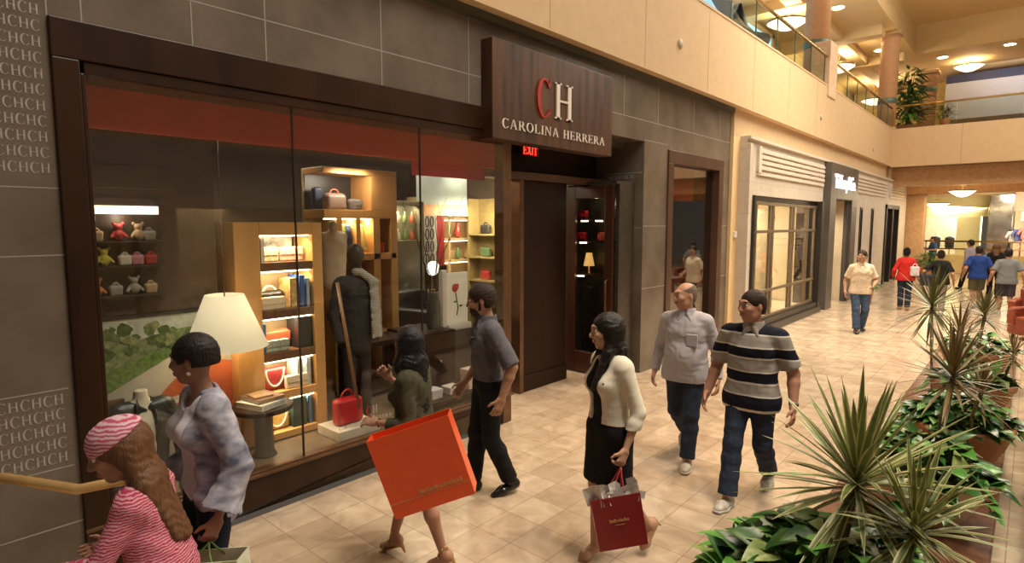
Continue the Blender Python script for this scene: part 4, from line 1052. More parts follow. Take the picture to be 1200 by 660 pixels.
m = MB(); text(m, 'EXIT', (-5.10, 6.0, 3.205), (0, 1, 0), (0, 0, 1), (1, 0, 0), .11, .006, .93); obj('lettering', m, emit_mat('exit_red', (1, .035, .02), 3.0), ex)
sc_ = thing('wall_sensor', (-4.3, 11.4, 2.0), 'small white box on the yellow pilaster beside the limestone shop', 'sensor')
m = MB(); m.box(-4.34, -4.30, 11.36, 11.46, 2.02, 2.14); obj('box', m, white, sc_, bevel=.006)
m = MB(); m.lathe([(.0, 0), (.02, .0), (.02, .01)], (-4.32, 11.41, 2.01)); obj('button', m, mat('sensor_grey', (.45, .38, .3)), sc_)

# ------------------------------------------------------------------ hanging bowl lamps
bowl_m = mat('alabaster_glow', (.9, .75, .5), .5, emit=(1, .83, .55), estr=3.6, var=.05)
def bowl_lamp(x, y, z, r, top, label, power):
    t = thing('pendant_bowl_lamp', (x, y, z), label, 'lamp', None)
    m = MB(); m.lathe([(.02, 0), (r * .35, .03), (r * .7, .13), (r, .24), (r * .97, .25), (r * .66, .15), (.02, .03)], (x, y, z), 32); obj('bowl', m, bowl_m, t, True)
    m = MB(); m.lathe([(r * 1.0, .225), (r * 1.03, .24), (r * 1.03, .265), (r * .98, .265)], (x, y, z), 32, close=True); obj('rim', m, mat('aged_bronze', (.22, .14, .06), .35, .7), t, True)
    m = MB(); m.tube([(x, y, z + .05), (x, y, top)], .018, 8); m.box(x - .12, x + .12, y - .02, y + .02, z + .42, z + .46); m.lathe([(.0, top - .05), (.09, top - .05), (.09, top)], (x, y, 0), 16); obj('stem', m, mat('aged_bronze', (.22, .14, .06), .35, .7), t)
    if power: point('bowl_lamp_light', (x, y, z + .45), power, (1, .80, .48), .15)
bowl_lamp(-2.15, 28.6, 3.30, .44, 4.16, 'larger bowl lamp hanging under the footbridge', 30)
bowl_lamp(-4.10, 40.0, 3.15, .62, 4.52, 'smaller bowl lamp hanging beyond the footbridge, beside the pier', 40)
bowl_lamp(-2.62, 33.6, 9.0, .55, 9.55, 'bowl lamp under the high cream soffit above the footbridge', 150)
bowl_lamp(-6.45, 20.8, 8.55, .60, 9.5, 'bowl lamp on the upper gallery behind the glass left of the nearest column', 150)
bowl_lamp(-6.45, 27.6, 8.45, .60, 9.5, 'bowl lamp on the upper gallery just right of the nearest column', 150)
bowl_lamp(-6.45, 35.0, 8.25, .60, 9.5, 'farthest bowl lamp seen low through the upper gallery glass', 150)
for i, (x, y, z, lb) in enumerate(((-3.45, 32.2, 9.49, 'round ceiling downlight left of the high bowl lamp'), (-1.2, 31.7, 9.49, 'round ceiling downlight right of the high bowl lamp'), (-5.4, 22.6, 9.49, 'round ceiling downlight left of the nearest upper column'), (-5.3, 29.2, 9.49, 'round ceiling downlight between the two upper columns'))):
    t = thing('ceiling_downlight', (x, y, z), lb, 'downlight', None)
    m = MB(); m.lathe([(.19, -.02), (.24, -.02), (.24, .02), (.19, .02)], (x, y, z), 24, close=True); obj('trim_ring', m, white, t)
    m = MB(); m.lathe([(.0, -.012), (.185, -.012)], (x, y, z), 24); obj('lens', m, downglow, t)
# lit blue picture behind the upper gallery glass
t = thing('lightbox', (-7.9, 20, 5.8), 'lit sky-blue picture window with dark branching shapes on the upper gallery', 'lightbox')
m = MB(); m.box(-7.95, -7.85, 14.0, 23.6, 5.85, 9.2); obj('panel', m, emit_mat('sky_panel', (.36, .66, .95), 1.15, .35, .5), t)
m = MB()
for pts, r in (([(17.6, 9.2), (19.2, 8.6), (20.6, 8.5), (22.0, 8.75)], .22), ([(20.8, 8.6), (20.4, 8.0), (19.4, 7.3), (18.6, 6.4)], .20), ([(20.6, 8.5), (21.6, 7.9), (22.4, 7.1), (22.6, 6.6)], .16), ([(17.0, 7.8), (18.4, 8.4), (19.3, 8.5)], .26), ([(19.4, 9.2), (20.2, 8.5)], .15), ([(22.3, 8.2), (21.6, 7.9)], .12)):
    m.tube([(-7.55, a, b) for a, b in pts], r, 8)
obj('branches', m, mat('navy_branch', (.015, .02, .05), .6), t, True)
m = MB(); m.box(-8.05, -7.80, 13.8, 14.0, 5.8, 9.35); m.box(-8.05, -7.80, 23.6, 23.8, 5.8, 9.35); m.box(-8.05, -7.80, 13.8, 23.8, 9.2, 9.35); m.box(-8.05, -7.80, 18.6, 18.7, 5.85, 9.2); obj('frame', m, beige, t)
m = MB(); m.box(-8.3, -8.1, -2, 40, 5.8, 9.5); struct('wall_gallery', m, mat('gallery_wall', (.52, .40, .22), .7))

# ------------------------------------------------------------------ shop window display
SX = -4.95
sh = thing('display_shelf', (SX - .2, 2.54, .35), 'oak display bookcase lit from within, behind the shop window glass', 'shelf')
oak = mat('golden_oak', (.50, .245, .075), .45, var=.2, scale=3, stretch=(1, 1, .15), color2=(.64, .35, .12))
m = MB(); m.box(SX - .40, SX, 2.13, 2.35, .36, 2.30); m.box(SX - .40, SX, 2.84, 2.94, .36, 2.30); m.box(SX - .40, SX, 2.35, 2.84, 2.19, 2.30); m.box(SX - .40, SX, 2.35, 2.84, .36, .42); obj('frame', m, oak, sh, bevel=.004)
m = MB(); m.box(SX - .40, SX - .37, 2.35, 2.84, .42, 2.19); obj('back_panel', m, mat('shelf_back', (.50, .36, .20), .6), sh)
shm = mat('shelf_walnut', (.14, .062, .03), .4, var=.25, scale=4)
LV = [(.79, oak), (1.15, shm), (1.53, shm), (1.95, shm)]
for z, mm in LV:
    m = MB(); m.box(SX - .37, SX - .005, 2.35, 2.84, z - .075, z); obj('shelf', m, mm, sh, bevel=.004)
m = MB()
for z in (.79, 1.15, 1.53, 1.95, 2.265): m.box(SX - .05, SX - .02, 2.37, 2.82, z - .088, z - .078)
obj('light_strip', m, emit_mat('strip_glow', (1, .80, .50), 9.0), sh)
for i, z in enumerate((.70, 1.06, 1.44, 1.86, 2.17)): area('shelf_light', (SX - .07, 2.6, z - .012), (SX - .24, 2.6, z - .4), .40, .06, 4.5, (1, .80, .5))
for y, tx, ty, tz, pw in ((1.7, -5.1, 1.6, .9, 130), (2.55, -5.0, 2.5, 1.6, 130), (3.2, -4.8, 3.1, .6, 30), (4.2, -5.6, 4.4, 1.2, 60)): spot('window_spotlight', (-4.62, y, 3.35), (tx, ty, tz), pw, (1, .80, .52), 70, .8, .04)

def handbag(name, loc, w, d, h, m, label, handle=None, chain=False, rot=0.0, group=None, flap=False, slump=.0):
    t = thing(name, loc, label, 'handbag', group, rot); S = SDF()
    S.bx((0, 0, h * .5), (d / 2, w / 2, h / 2), min(d, h) * .28, .02); S.cap((0, -w * .36, h * .88), (0, w * .36, h * .88), d * .22, k=.03)
    if slump: S.wr = (slump, 40, .7)
    sobj('bag_body', S, max(w / 34, .005), m, t)
    if flap:
        mb = MB(); mb.box(d / 2 - .004, d / 2 + .006, -w * .47, w * .47, h * .42, h * .92); mb.ball((d / 2 + .008, 0, h * .46), .012, 8); obj('flap', mb, m, t, bevel=.004, world=False)
    if chain:
        mb = MB(); mb.tube([(d / 2 + .012 + .004 * math.sin(a), -w * .34 * math.cos(a), h * .95 - h * .75 * math.sin(a)) for a in [PI * k / 14 for k in range(15)]], .010, 6); obj('chain', mb, chain, t, True, world=False)
    if handle:
        mb = MB(); mb.tube([(0, -w * .25 * math.cos(a), h * .9 + h * .42 * math.sin(a)) for a in [PI * k / 12 for k in range(13)]], .010, 6); obj('handle', mb, handle, t, True, world=False)
    return t
def clutch(loc, w, h, m, label, rot=0.0, d=.05):
    t = thing('clutch_bag', loc, label, 'clutch bag', None, rot)
    mb = MB(); mb.box(-d / 2, d / 2, -w / 2, w / 2, 0, h); obj('bag_body', mb, m, t, bevel=.012, world=False)
    mb = MB(); mb.box(d / 2, d / 2 + .006, -w * .49, w * .49, h * .45, h * .97); mb.ball((d / 2 + .008, 0, h * .5), .008, 8); obj('flap', mb, m, t, bevel=.004, world=False)
def book(loc, w, d, h, m, label, group=None, rot=0.0, flat=False):
    """w thickness, d depth, h height; stands with the spine to the viewer, or lies flat"""
    t = thing('book', loc, label, 'book', group, rot)
    mb = MB()
    if flat:
        mb.box(-d / 2, d / 2, -h / 2, h / 2, 0, .004); mb.box(-d / 2, d / 2, -h / 2, h / 2, w - .004, w); mb.box(d / 2 - .005, d / 2, -h / 2, h / 2, 0, w)
        obj('cover', mb, m, t, world=False); mb = MB(); mb.box(-d / 2 + .006, d / 2 - .005, -h / 2 + .005, h / 2 - .005, .004, w - .004)
    else:
        mb.box(-d / 2, d / 2, -w / 2, -w / 2 + .004, 0, h); mb.box(-d / 2, d / 2, w / 2 - .004, w / 2, 0, h); mb.box(d / 2 - .005, d / 2, -w / 2, w / 2, 0, h)
        obj('cover', mb, m, t, world=False); mb = MB(); mb.box(-d / 2 + .005, d / 2 - .005, -w / 2 + .004, w / 2 - .004, .005, h - .006)
    obj('pages', mb, mat('paper', (.78, .72, .60), .8, var=.05, scale=60), t, world=False)
    return t
cream_p = mat('cream_leather', (.74, .60, .42), .5, var=.08, scale=40); blk_l = mat('black_leather', (.022, .02, .02), .35, var=.3)
gold_b = mat('gold_quilt', (.45, .28, .07), .4, var=.3, scale=50); red_q = mat('red_quilt', (.24, .018, .02), .5, var=.3, scale=50)
pearl = mat('pearl_chain', (.82, .76, .66), .25, .2)
xb = SX - .14
clutch((xb, 2.47, 1.95), .20, .13, mat('woven_tan', (.66, .50, .30), .8, var=.35, scale=70), 'tan woven clutch on the left of the top oak shelf'); clutch((xb, 2.70, 1.95), .22, .13, mat('woven_pink', (.70, .46, .34), .8, var=.35, scale=70), 'pinkish woven clutch on the right of the top oak shelf')
t = thing('framed_photograph', (SX - .30, 2.60, 1.95), 'black and white framed photograph leaning behind the clutches on the top oak shelf', 'picture'); m = MB(); m.box(SX - .34, SX - .325, 2.44, 2.82, 1.95, 2.18); obj('print', m, mat('mono_print', (.02, .02, .02), .5, scale=9, color2=(.75, .72, .66)), t); m = MB(); m.box(SX - .345, SX - .32, 2.43, 2.445, 1.95, 2.185); m.box(SX - .345, SX - .32, 2.815, 2.83, 1.95, 2.185); m.box(SX - .345, SX - .32, 2.43, 2.83, 2.18, 2.19); obj('frame', m, blk_l, t)
book((xb, 2.385, 1.95), .03, .22, .21, mat('white_book', (.72, .70, .62), .5), 'white book at the left end of the top oak shelf')
handbag('handbag', (xb - .03, 2.50, 1.53), .25, .11, .15, blk_l, 'slouchy black handbag with pale handle on the second oak shelf', handle=mat('pale_handle', (.7, .66, .58), .4), slump=.006)
clutch((SX - .055, 2.47, 1.53), .22, .115, cream_p, 'cream clutch in front of the slouchy black handbag')
book((xb, 2.66, 1.53), .06, .22, .27, mat('tan_book', (.52, .33, .13), .5, scale=22, var=.5), 'tan picture-covered book on the second oak shelf')
book((xb, 2.745, 1.53), .045, .22, .29, mat('blue_book', (.025, .10, .36), .5), 'blue book beside the tan one on the second oak shelf'); book((xb, 2.80, 1.53), .035, .22, .26, mat('pale_blue_book', (.30, .45, .62), .5), 'pale blue book against the right post on the second oak shelf')
book((xb, 2.38, 1.15), .03, .2, .26, mat('bright_blue_book', (.03, .22, .50), .5), 'bright blue book at the left end of the middle oak shelf')
handbag('handbag', (xb - .06, 2.55, 1.15), .26, .10, .17, mat('coral_leather', (.62, .085, .035), .4, var=.1), 'coral red handbag on the middle oak shelf', slump=.004, flap=True)
clutch((SX - .05, 2.49, 1.15), .22, .11, mat('grey_snakeskin', (.34, .37, .30), .5, var=.3, scale=60), 'grey snakeskin clutch in front of the coral handbag')
book((xb, 2.76, 1.15), .13, .22, .29, blk_l, 'thick black boxed book on the right of the middle oak shelf')
handbag('handbag', (xb, 2.48, .79), .25, .09, .20, red_q, 'dark red quilted bag with pearl chain on the fourth oak shelf', chain=pearl)
clutch((SX - .06, 2.67, .79), .22, .12, cream_p, 'cream clutch between the red quilted bag and the standing books')
book((xb, 2.70, .79), .05, .2, .28, mat('white_book', (.72, .70, .62), .5), 'white book on the fourth oak shelf'); book((xb, 2.79, .79), .04, .2, .27, mat('ice_book', (.48, .56, .60), .5), 'ice-blue book against the right post on the fourth oak shelf')
handbag('handbag', (xb, 2.49, .42), .25, .09, .17, gold_b, 'gold quilted bag with pearl chain on the lowest oak shelf', chain=pearl)
book((xb, 2.66, .42), .08, .2, .29, mat('dark_green_book', (.02, .05, .04), .4), 'dark green book on the lowest oak shelf'); book((xb, 2.735, .42), .03, .2, .28, mat('olive_book', (.08, .09, .03), .5), 'thin olive book on the lowest oak shelf'); book((xb, 2.79, .42), .04, .2, .27, mat('steel_blue_book', (.06, .16, .30), .5), 'steel blue book against the right post on the lowest oak shelf')

# hanging lampshade
lp = thing('pendant_lamp', (-4.86, 2.0, 1.29), 'cream cone lampshade hanging on a thin rod in the shop window', 'lamp')
m = MB(); m.lathe([(.315, 0), (.145, .43), (.139, .43), (.309, 0)], (-4.86, 2.0, 1.29), 48, close=True)
obj('lamp_shade', m, mat('cream_shade', (.80, .70, .50), .8, var=.03, scale=40, emit=(1, .82, .52), estr=.62), lp, True)
m = MB(); m.tube([(-4.86, 2.0, 1.55), (-4.86, 2.0, 3.42)], .006, 6); m.tube([(-4.86, 1.86, 1.70), (-4.86, 2.14, 1.70)], .005, 6); m.lathe([(0, .20), (.05, .22), (.05, .30), (0, .32)], (-4.86, 2.0, 1.29), 16); obj('rod', m, bronze, lp)
point('lampshade_bulb', (-4.86, 2.0, 1.46), 9, (1, .80, .5), .05)
# round side table and its books
TX, TY = -4.74, 2.22
tb = thing('side_table', (TX, TY, .35), 'round dark pedestal side table in the shop window', 'table')
m = MB(); m.lathe([(0, .39), (.235, .39), (.245, .40), (.245, .425), (.235, .435), (0, .435)], (TX, TY, .35), 40); obj('table_top', m, brown2, tb, True, bevel=.003)
m = MB(); m.lathe([(.10, .0), (.085, .02), (.075, .05), (.075, .36), (.10, .39)], (TX, TY, .35), 24); obj('pedestal', m, mat('grey_pedestal', (.10, .085, .07), .4), tb, True)
b1 = book((TX + .02, TY - .02, .785), .045, .30, .26, mat('white_spine', (.74, .70, .62), .5, var=.03), 'white-spined large book lying on the round side table', flat=True, rot=.3)
m = MB(); text(m, 'JULIAN SCHNABEL', (.1505, -.115, .012), (0, 1, 0), (0, 0, 1), (1, 0, 0), .022, .0005, .225 / (text_w('JULIAN SCHNABEL', .1) * .022), .1); obj('spine_lettering', m, blk_l, b1, world=False)
book((TX - .01, TY, .83), .03, .28, .24, mat('brown_cover', (.22, .13, .08), .35, scale=14, var=.5), 'brown glossy book stacked on top of the white-spined one', flat=True, rot=.15)
solo('wallet', MB().box(TX - .08, TX + .08, TY - .10, TY + .06, .86, .878), mat('tan_wallet', (.40, .25, .14), .4, scale=30, var=.3), 'small tan wallet on top of the stacked books', 'wallet', bevel=.006)
# big picture of a country road and vintage car, with the dark panel above it
PX = -5.10
t = thing('country_road_picture', (PX, 1.65, .36), 'large colour picture of a green country road with a vintage red car', 'picture')
m = MB(); m.box(PX - .04, PX, 1.14, 2.22, .40, 1.57); obj('print', m, mat('foliage_print', (.10, .155, .05), .5, scale=22, color2=(.34, .38, .18), bump=0), t)
m = MB(); m.prism([(1.14, 1.42), (1.3, 1.46), (1.45, 1.40), (1.7, 1.45), (2.0, 1.47), (2.22, 1.45), (2.22, 1.57), (1.14, 1.57)], 0, PX, PX + .002); obj('printed_sky', m, mat('pale_print_sky', (.58, .60, .50), .5, scale=12, var=.25), t)
m = MB(); m.prism([(1.14, .40), (2.22, .40), (2.22, 1.22), (1.95, 1.34), (1.75, 1.28), (1.14, .98)], 0, PX, PX + .003); obj('printed_road', m, mat('road_print', (.44, .41, .34), .5, scale=5, var=.08), t)
m = MB(); m.prism([(1.14, .99), (1.75, 1.285), (1.90, 1.345), (1.5, 1.27), (1.14, 1.16)], 0, PX + .001, PX + .004); obj('printed_verge', m, mat('grass_print', (.16, .25, .06), .6, scale=30, var=.4), t)
rr = random.Random(2); m = MB()
for k in range(46):
    y, z, r = rr.uniform(1.16, 2.18), rr.uniform(1.30, 1.50), rr.uniform(.02, .055); n_ = 7
    if z - .02 < 1.24 + (y - 1.14) * .12: continue
    m.prism([(y + r * rr.uniform(.7, 1.2) * math.cos(2 * PI * i / n_), min(1.565, z + r * rr.uniform(.7, 1.2) * math.sin(2 * PI * i / n_))) for i in range(n_)], 0, PX + .002, PX + .003 + .0001 * k, k % 3)
obj('printed_trees', m, [mat('tree_print_a', (.07, .12, .03), .5, scale=30, var=.5), mat('tree_print_b', (.15, .20, .06), .5, scale=30, var=.5), mat('tree_print_c', (.27, .29, .12), .5, scale=30, var=.4)], t)
m = MB(); m.prism([(1.55, .70), (2.22, .70), (2.22, 1.10), (1.98, 1.16), (1.72, 1.08), (1.58, .95)], 0, PX + .002, PX + .006); obj('printed_car', m, mat('car_print', (.50, .13, .06), .35, scale=4, var=.15), t)
m = MB(); m.prism([(1.66, 1.06), (1.78, 1.10), (1.92, 1.30), (1.99, 1.30), (2.04, 1.14), (1.90, 1.09)], 0, PX + .003, PX + .007); m.prism([(1.60, .84), (2.0, .88), (2.0, .93), (1.60, .90)], 0, PX + .004, PX + .008); obj('printed_windscreen', m, mat('screen_print', (.72, .66, .58), .4), t)
m = MB(); m.box(PX - .05, PX + .015, 2.22, 2.26, .36, 1.6); m.box(PX - .05, PX + .015, 1.10, 1.14, .36, 1.6); m.box(PX - .05, PX + .012, 1.10, 2.26, 1.57, 1.6); obj('picture_frame', m, blk_l, t)
m = MB(); m.box(PX - .06, PX, 1.06, 2.05, 1.60, 3.0); m.box(PX - .01, PX + .02, 1.06, 1.75, 2.55, 2.72); solo('hanging_screen', m, mat('brown_panel', (.085, .047, .03), .45, var=.2), 'dark brown panel hanging above the country road picture', 'screen', bevel=.004)
# reflection of the opposite shop's lit toy shelf, built solid behind the glass
XK = -5.04
t = thing('display_shelf', (XK, 1.37, 1.70), 'window reflection of a shelf of toys and small bags, built solid, with a bright strip light', 'shelf')
m = MB()
for z in (1.76, 1.98, 2.16): m.box(XK - .05, XK + .06, 1.10, 1.62, z - .012, z)
m.box(XK - .055, XK - .045, 1.08, 1.64, 1.70, 2.48); obj('boards', m, mat('toy_reflection_dark', (.06, .035, .025), .5), t)
m = MB(); m.box(XK - .04, XK - .02, 1.09, 1.62, 2.36, 2.42); obj('reflected_strip', m, emit_mat('strip_reflection', (1, .86, .6), 2.2, .3, 6), t)
point('toy_shelf_light', (XK + .04, 1.36, 2.33), .9, (1, .85, .6), .02)
cl = {'red': (.40, .03, .03), 'pink': (.55, .22, .25), 'green': (.25, .34, .04), 'tan': (.42, .28, .16), 'white': (.6, .55, .45), 'orange': (.5, .16, .03), 'grey': (.3, .27, .22), 'yellow': (.5, .42, .05)}
spots_ = [(1.98, 1.17, 'green', 'toy'), (1.98, 1.24, 'yellow', 'toy'), (1.98, 1.37, 'white', 'bag'), (1.98, 1.45, 'pink', 'bag'), (2.16, 1.20, 'tan', 'bag'), (2.16, 1.34, 'red', 'toy'), (2.16, 1.47, 'tan', 'toy'), (2.16, 1.54, 'grey', 'bag'), (1.76, 1.18, 'orange', 'toy'), (1.76, 1.30, 'grey', 'bag'), (1.76, 1.42, 'grey', 'toy'), (1.76, 1.53, 'tan', 'bag'), (1.98, 1.54, 'red', 'bag')]
lvl = {1.76: 'lowest', 1.98: 'middle', 2.16: 'top'}
for z, y, c, k in spots_:
    mm = mat('toy_' + c, cl[c], .6, var=.1)
    if k == 'toy':
        S = SDF(); S.ell((0, 0, .045), (.03, .036, .045), .01); S.ell((0, 0, .105), (.026, .028, .026), .01); S.ell((0, -.03, .13), (.01, .012, .014), .008); S.ell((0, .03, .13), (.01, .012, .014), .008); S.cap((0, -.03, .06), (.02, -.05, .03), .011, k=.01); S.cap((0, .03, .06), (.02, .05, .03), .011, k=.01)
        t = thing('reflected_toy', (XK, y, z), '%s plush toy sitting on the %s board of the reflected toy shelf' % (c, lvl[z]), 'toy'); sobj('plush_body', S, .006, mm, t)
    else:
        handbag('reflected_bag', (XK, y, z), .08, .05, .07, mm, 'tiny %s bag %s on the %s board of the reflected toy shelf' % (c, 'left of middle' if y < 1.36 else 'right of middle', lvl[z]), handle=mm)
# bust with dark jacket, small chair
t = thing('mannequin_bust', (-4.84, 1.36, .36), 'headless display bust in a dark leather jacket below the road picture', 'mannequin')
S = SDF(); S.cap((0, 0, .05), (0, 0, .45), .10, .12, k=.05, side=(0, 1, 0), w=1.35); S.cap((0, -.13, .58), (0, .13, .58), .055, k=.06); S.cap((0, 0, .6), (0, 0, .72), .05, .045, k=.04, flat=(0, 1)); S.clip((0, 0, .715), (0, 0, 1)); sobj('bust', S, .008, mat('linen_bust', (.62, .55, .44), .8), t)
S = SDF(); S.cap((0, 0, .1), (0, 0, .45), .115, .135, k=.05, side=(0, 1, 0), w=1.38); S.cap((0, -.14, .575), (0, .14, .575), .07, k=.06)
for s_ in (-1, 1): S.cap((0, s_ * .17, .56), (.03, s_ * .25, .28), .06, .05, k=.03); S.cap((.03, s_ * .25, .28), (.09, s_ * .22, .05), .05, .045, k=.03); S.cap((.07, s_ * .03, .66), (.13, s_ * .07, .45), .022, .02, k=.01)
S.bx((.16, 0, .42), (.09, .05, .25), .02, .02, op=-1); S.cap((0, 0, .6), (.02, 0, .8), .06, .09, k=.01, op=-1); S.wr = (.005, 36, .4); sobj('jacket', S, .008, mat('dark_jacket', (.028, .03, .026), .4, var=.4), t)
t = thing('wooden_chair', (-4.72, 1.17, .36), 'red-brown wooden chair back at the far left of the shop window', 'chair')
m = MB(); m.box(-4.92, -4.88, 1.08, 1.11, .36, 1.0); m.box(-4.92, -4.88, 1.24, 1.27, .36, 1.0); m.box(-4.92, -4.88, 1.08, 1.27, .9, 1.02); obj('backrest', m, shm, t, bevel=.006)
m = MB(); m.box(-4.92, -4.66, 1.07, 1.28, .62, .66); obj('seat', m, shm, t, bevel=.006)
for a in (1.09, 1.26): m = MB(); m.box(-4.69, -4.66, a - .015, a + .015, .36, .62); obj('leg', m, shm, t)

# mannequin in dark coat with a pale scarf; leaning pole; red bag on white plinth
def mannequin(loc, rot, label, coat, scarf=None, H=1.0):
    t = thing('mannequin', loc, label, 'mannequin', None, rot); S = SDF(); s = H
    for a in (-1, 1): S.cap((a * .09, 0, .78 * s), (a * .10, .02, .02), .075, .04, k=.03)
    S.cap((-.08, 0, .82 * s), (.08, 0, .82 * s), .09, k=.05)
    sobj('trousers', S, .012, mat('black_cloth', (.015, .013, .013), .8), t)
    S = SDF(); S.cap((0, 0, .72 * s), (0, 0, 1.28 * s), .115, .12, k=.05, side=(1, 0, 0), w=1.45); S.cap((-.15, 0, 1.36 * s), (.15, 0, 1.36 * s), .065, k=.06)
    for a in (-1, 1): S.cap((a * .19, 0, 1.34 * s), (a * .25, -.02, 1.06 * s), .06, .052, k=.03); S.cap((a * .25, -.02, 1.06 * s), (a * .24, .06, .82 * s), .05, .045, k=.03)
    S.wr = (.004, 34, .9); sobj('coat', S, .010, coat, t)
    S = SDF(); S.cap((0, 0, 1.38 * s), (0, .01, 1.52 * s), .05, k=.03); S.ell((0, .02, 1.62 * s), (.075, .095, .115), .03); sobj('head', S, .010, mat('mannequin_dark', (.035, .025, .02), .5), t)
    if scarf:
        S = SDF()
        S.cap((-.02, .06, 1.46 * s), (-.13, .13, 1.36 * s), .035, k=.02, side=(1, 0, 0), w=1.6); S.cap((-.13, .13, 1.36 * s), (-.14, .155, .80 * s), .022, .024, k=.02, side=(1, 0, 0), w=2.6, flat=(0, 1)); S.cap((.02, .04, 1.46 * s), (-.06, -.04, 1.46 * s), .04, k=.02); S.wr = (.003, 60, 0)
        sobj('scarf', S, .007, scarf, t)
    return t
mannequin((-4.98, 3.30, .36), -PI / 2 + .1, 'dark-coated mannequin with a long pale woven scarf in the shop window', mat('charcoal_coat', (.022, .018, .017), .8, var=.2), wave_mat('scarf_weave', (.50, .47, .40), (.22, .21, .19), 22, .9, 'Z', 3))
m = MB(); m.tube([(-4.78, 2.98, 1.75), (-4.62, 3.07, .58)], .016, 8); solo('leaning_pole', m, mat('pole_wood', (.24, .12, .05), .4), 'slim wooden pole leaning in front of the dark-coated mannequin', 'pole', smooth=True)
m = MB(); m.box(-4.86, -4.50, 2.78, 3.22, .352, .44); solo('display_plinth', m, mat('pale_plinth', (.55, .50, .42), .5), 'low pale plinth under the red handbag', 'plinth', bevel=.006)
handbag('handbag', (-4.68, 2.99, .44), .27, .13, .24, mat('red_bag', (.42, .010, .018), .4, var=.08), 'bright red structured handbag on the low pale plinth', handle=mat('red_bag', (.42, .01, .018)))
for i, (x, y, lb) in enumerate(((-4.56, 3.36, 'dark sunglasses lying on the window floor nearer the red bag'), (-4.60, 3.52, 'dark sunglasses lying on the window floor farther from the red bag'))):
    t = thing('sunglasses', (x, y, .353), lb, 'sunglasses', None, .4 * i)
    for a in (-.035, .035): mb = MB(); mb.ball((0, a, .02), (.008, .03, .022), 12); obj('lens', mb, blk_l, t, True, world=False)
    mb = MB(); mb.tube([(0, -.065, .03), (-.11, -.06, .01)], .004, 5); mb.tube([(0, .065, .03), (-.11, .06, .01)], .004, 5); mb.tube([(0, -.012, .026), (0, .012, .026)], .004, 5); obj('temple', mb, blk_l, t, world=False)
# low dark table near the entrance with white boxes
t = thing('display_table', (-4.78, 4.2, .355), 'low dark table at the entrance end of the shop window', 'table')
m = MB(); m.box(-5.05, -4.5, 3.72, 4.75, .40, .45); obj('table_top', m, brown2, t, bevel=.006)
for x in (-5.0, -4.55):
    for y in (3.78, 4.69): m = MB(); m.box(x - .025, x + .025, y - .025, y + .025, .355, .40); obj('leg', m, brown2, t)
for i, (y, w_, h_, c, lb) in enumerate(((4.02, .14, .10, (.55, .50, .56), 'small lilac gift box on the low dark table'), (4.28, .16, .08, (.72, .68, .62), 'flat white gift box on the low dark table'), (4.55, .14, .22, (.74, .58, .52), 'tall pink-white gift box on the low dark table'))):
    t = thing('gift_box', (-4.66, y, .45), lb, 'box'); mm = mat('box_%d' % i, c, .5)
    m = MB(); m.box(-4.73, -4.59, y - w_ / 2, y + w_ / 2, .45, .45 + h_ * .75); obj('base', m, mm, t, bevel=.004); m = MB(); m.box(-4.735, -4.585, y - w_ / 2 - .004, y + w_ / 2 + .004, .45 + h_ * .7, .45 + h_); obj('lid', m, mm, t, bevel=.004)

# deeper in the shop
XD = -6.0
t = thing('wall_unit', (XD, 4.1, 0), 'tall oak wall unit with a bag niche on top, deep in the shop', 'shelf')
m = MB(); m.box(XD - .45, XD, 3.60, 4.62, 2.35, 2.45); m.box(XD - .45, XD, 3.60, 4.62, 2.86, 2.93); m.box(XD - .45, XD, 4.24, 4.62, 2.45, 2.86); m.box(XD - .45, XD, 3.76, 3.83, 0, 2.35); m.box(XD - .45, XD, 4.02, 4.08, 0, 2.35); m.box(XD - .45, XD, 4.26, 4.36, 0, 2.35); m.box(XD - .45, XD, 4.52, 4.62, 0, 2.35); m.box(XD - .45, XD, 3.83, 4.6, 1.85, 1.93); m.box(XD - .45, XD, 3.83, 4.6, .9, .96); obj('frame', m, oak, t, bevel=.006)
m = MB(); m.box(XD - .47, XD - .44, 3.6, 4.62, 0, 2.93); obj('back_panel', m, mat('unit_back', (.42, .29, .13), .6), t)
m = MB(); m.box(XD - .44, XD - .43, 3.62, 4.24, 2.45, 2.86); obj('niche_lining', m, blk_l, t)
m = MB(); m.box(XD - .05, XD - .01, 3.62, 4.24, 2.335, 2.348); obj('light_strip', m, emit_mat('strip_glow', (1, .8, .5), 9), t)
area('unit_light', (XD - .12, 4.1, 2.33), (XD - .25, 4.1, 1.6), .5, .08, 12, (1, .8, .5)); area('niche_light', (XD + .1, 3.95, 2.85), (XD - .2, 3.95, 2.5), .4, .1, 7, (1, .85, .65))
handbag('handbag', (XD - .15, 3.83, 2.45), .26, .15, .18, mat('taupe_leather', (.22, .15, .12), .45), 'taupe handbag with a coral scarf in the top niche of the oak wall unit', handle=mat('coral_scarf', (.62, .12, .06), .7))
handbag('handbag', (XD - .15, 4.10, 2.45), .17, .12, .12, mat('slate_leather', (.13, .12, .12), .45), 'smaller slate handbag beside the taupe one in the top niche', handle=None, flap=True)
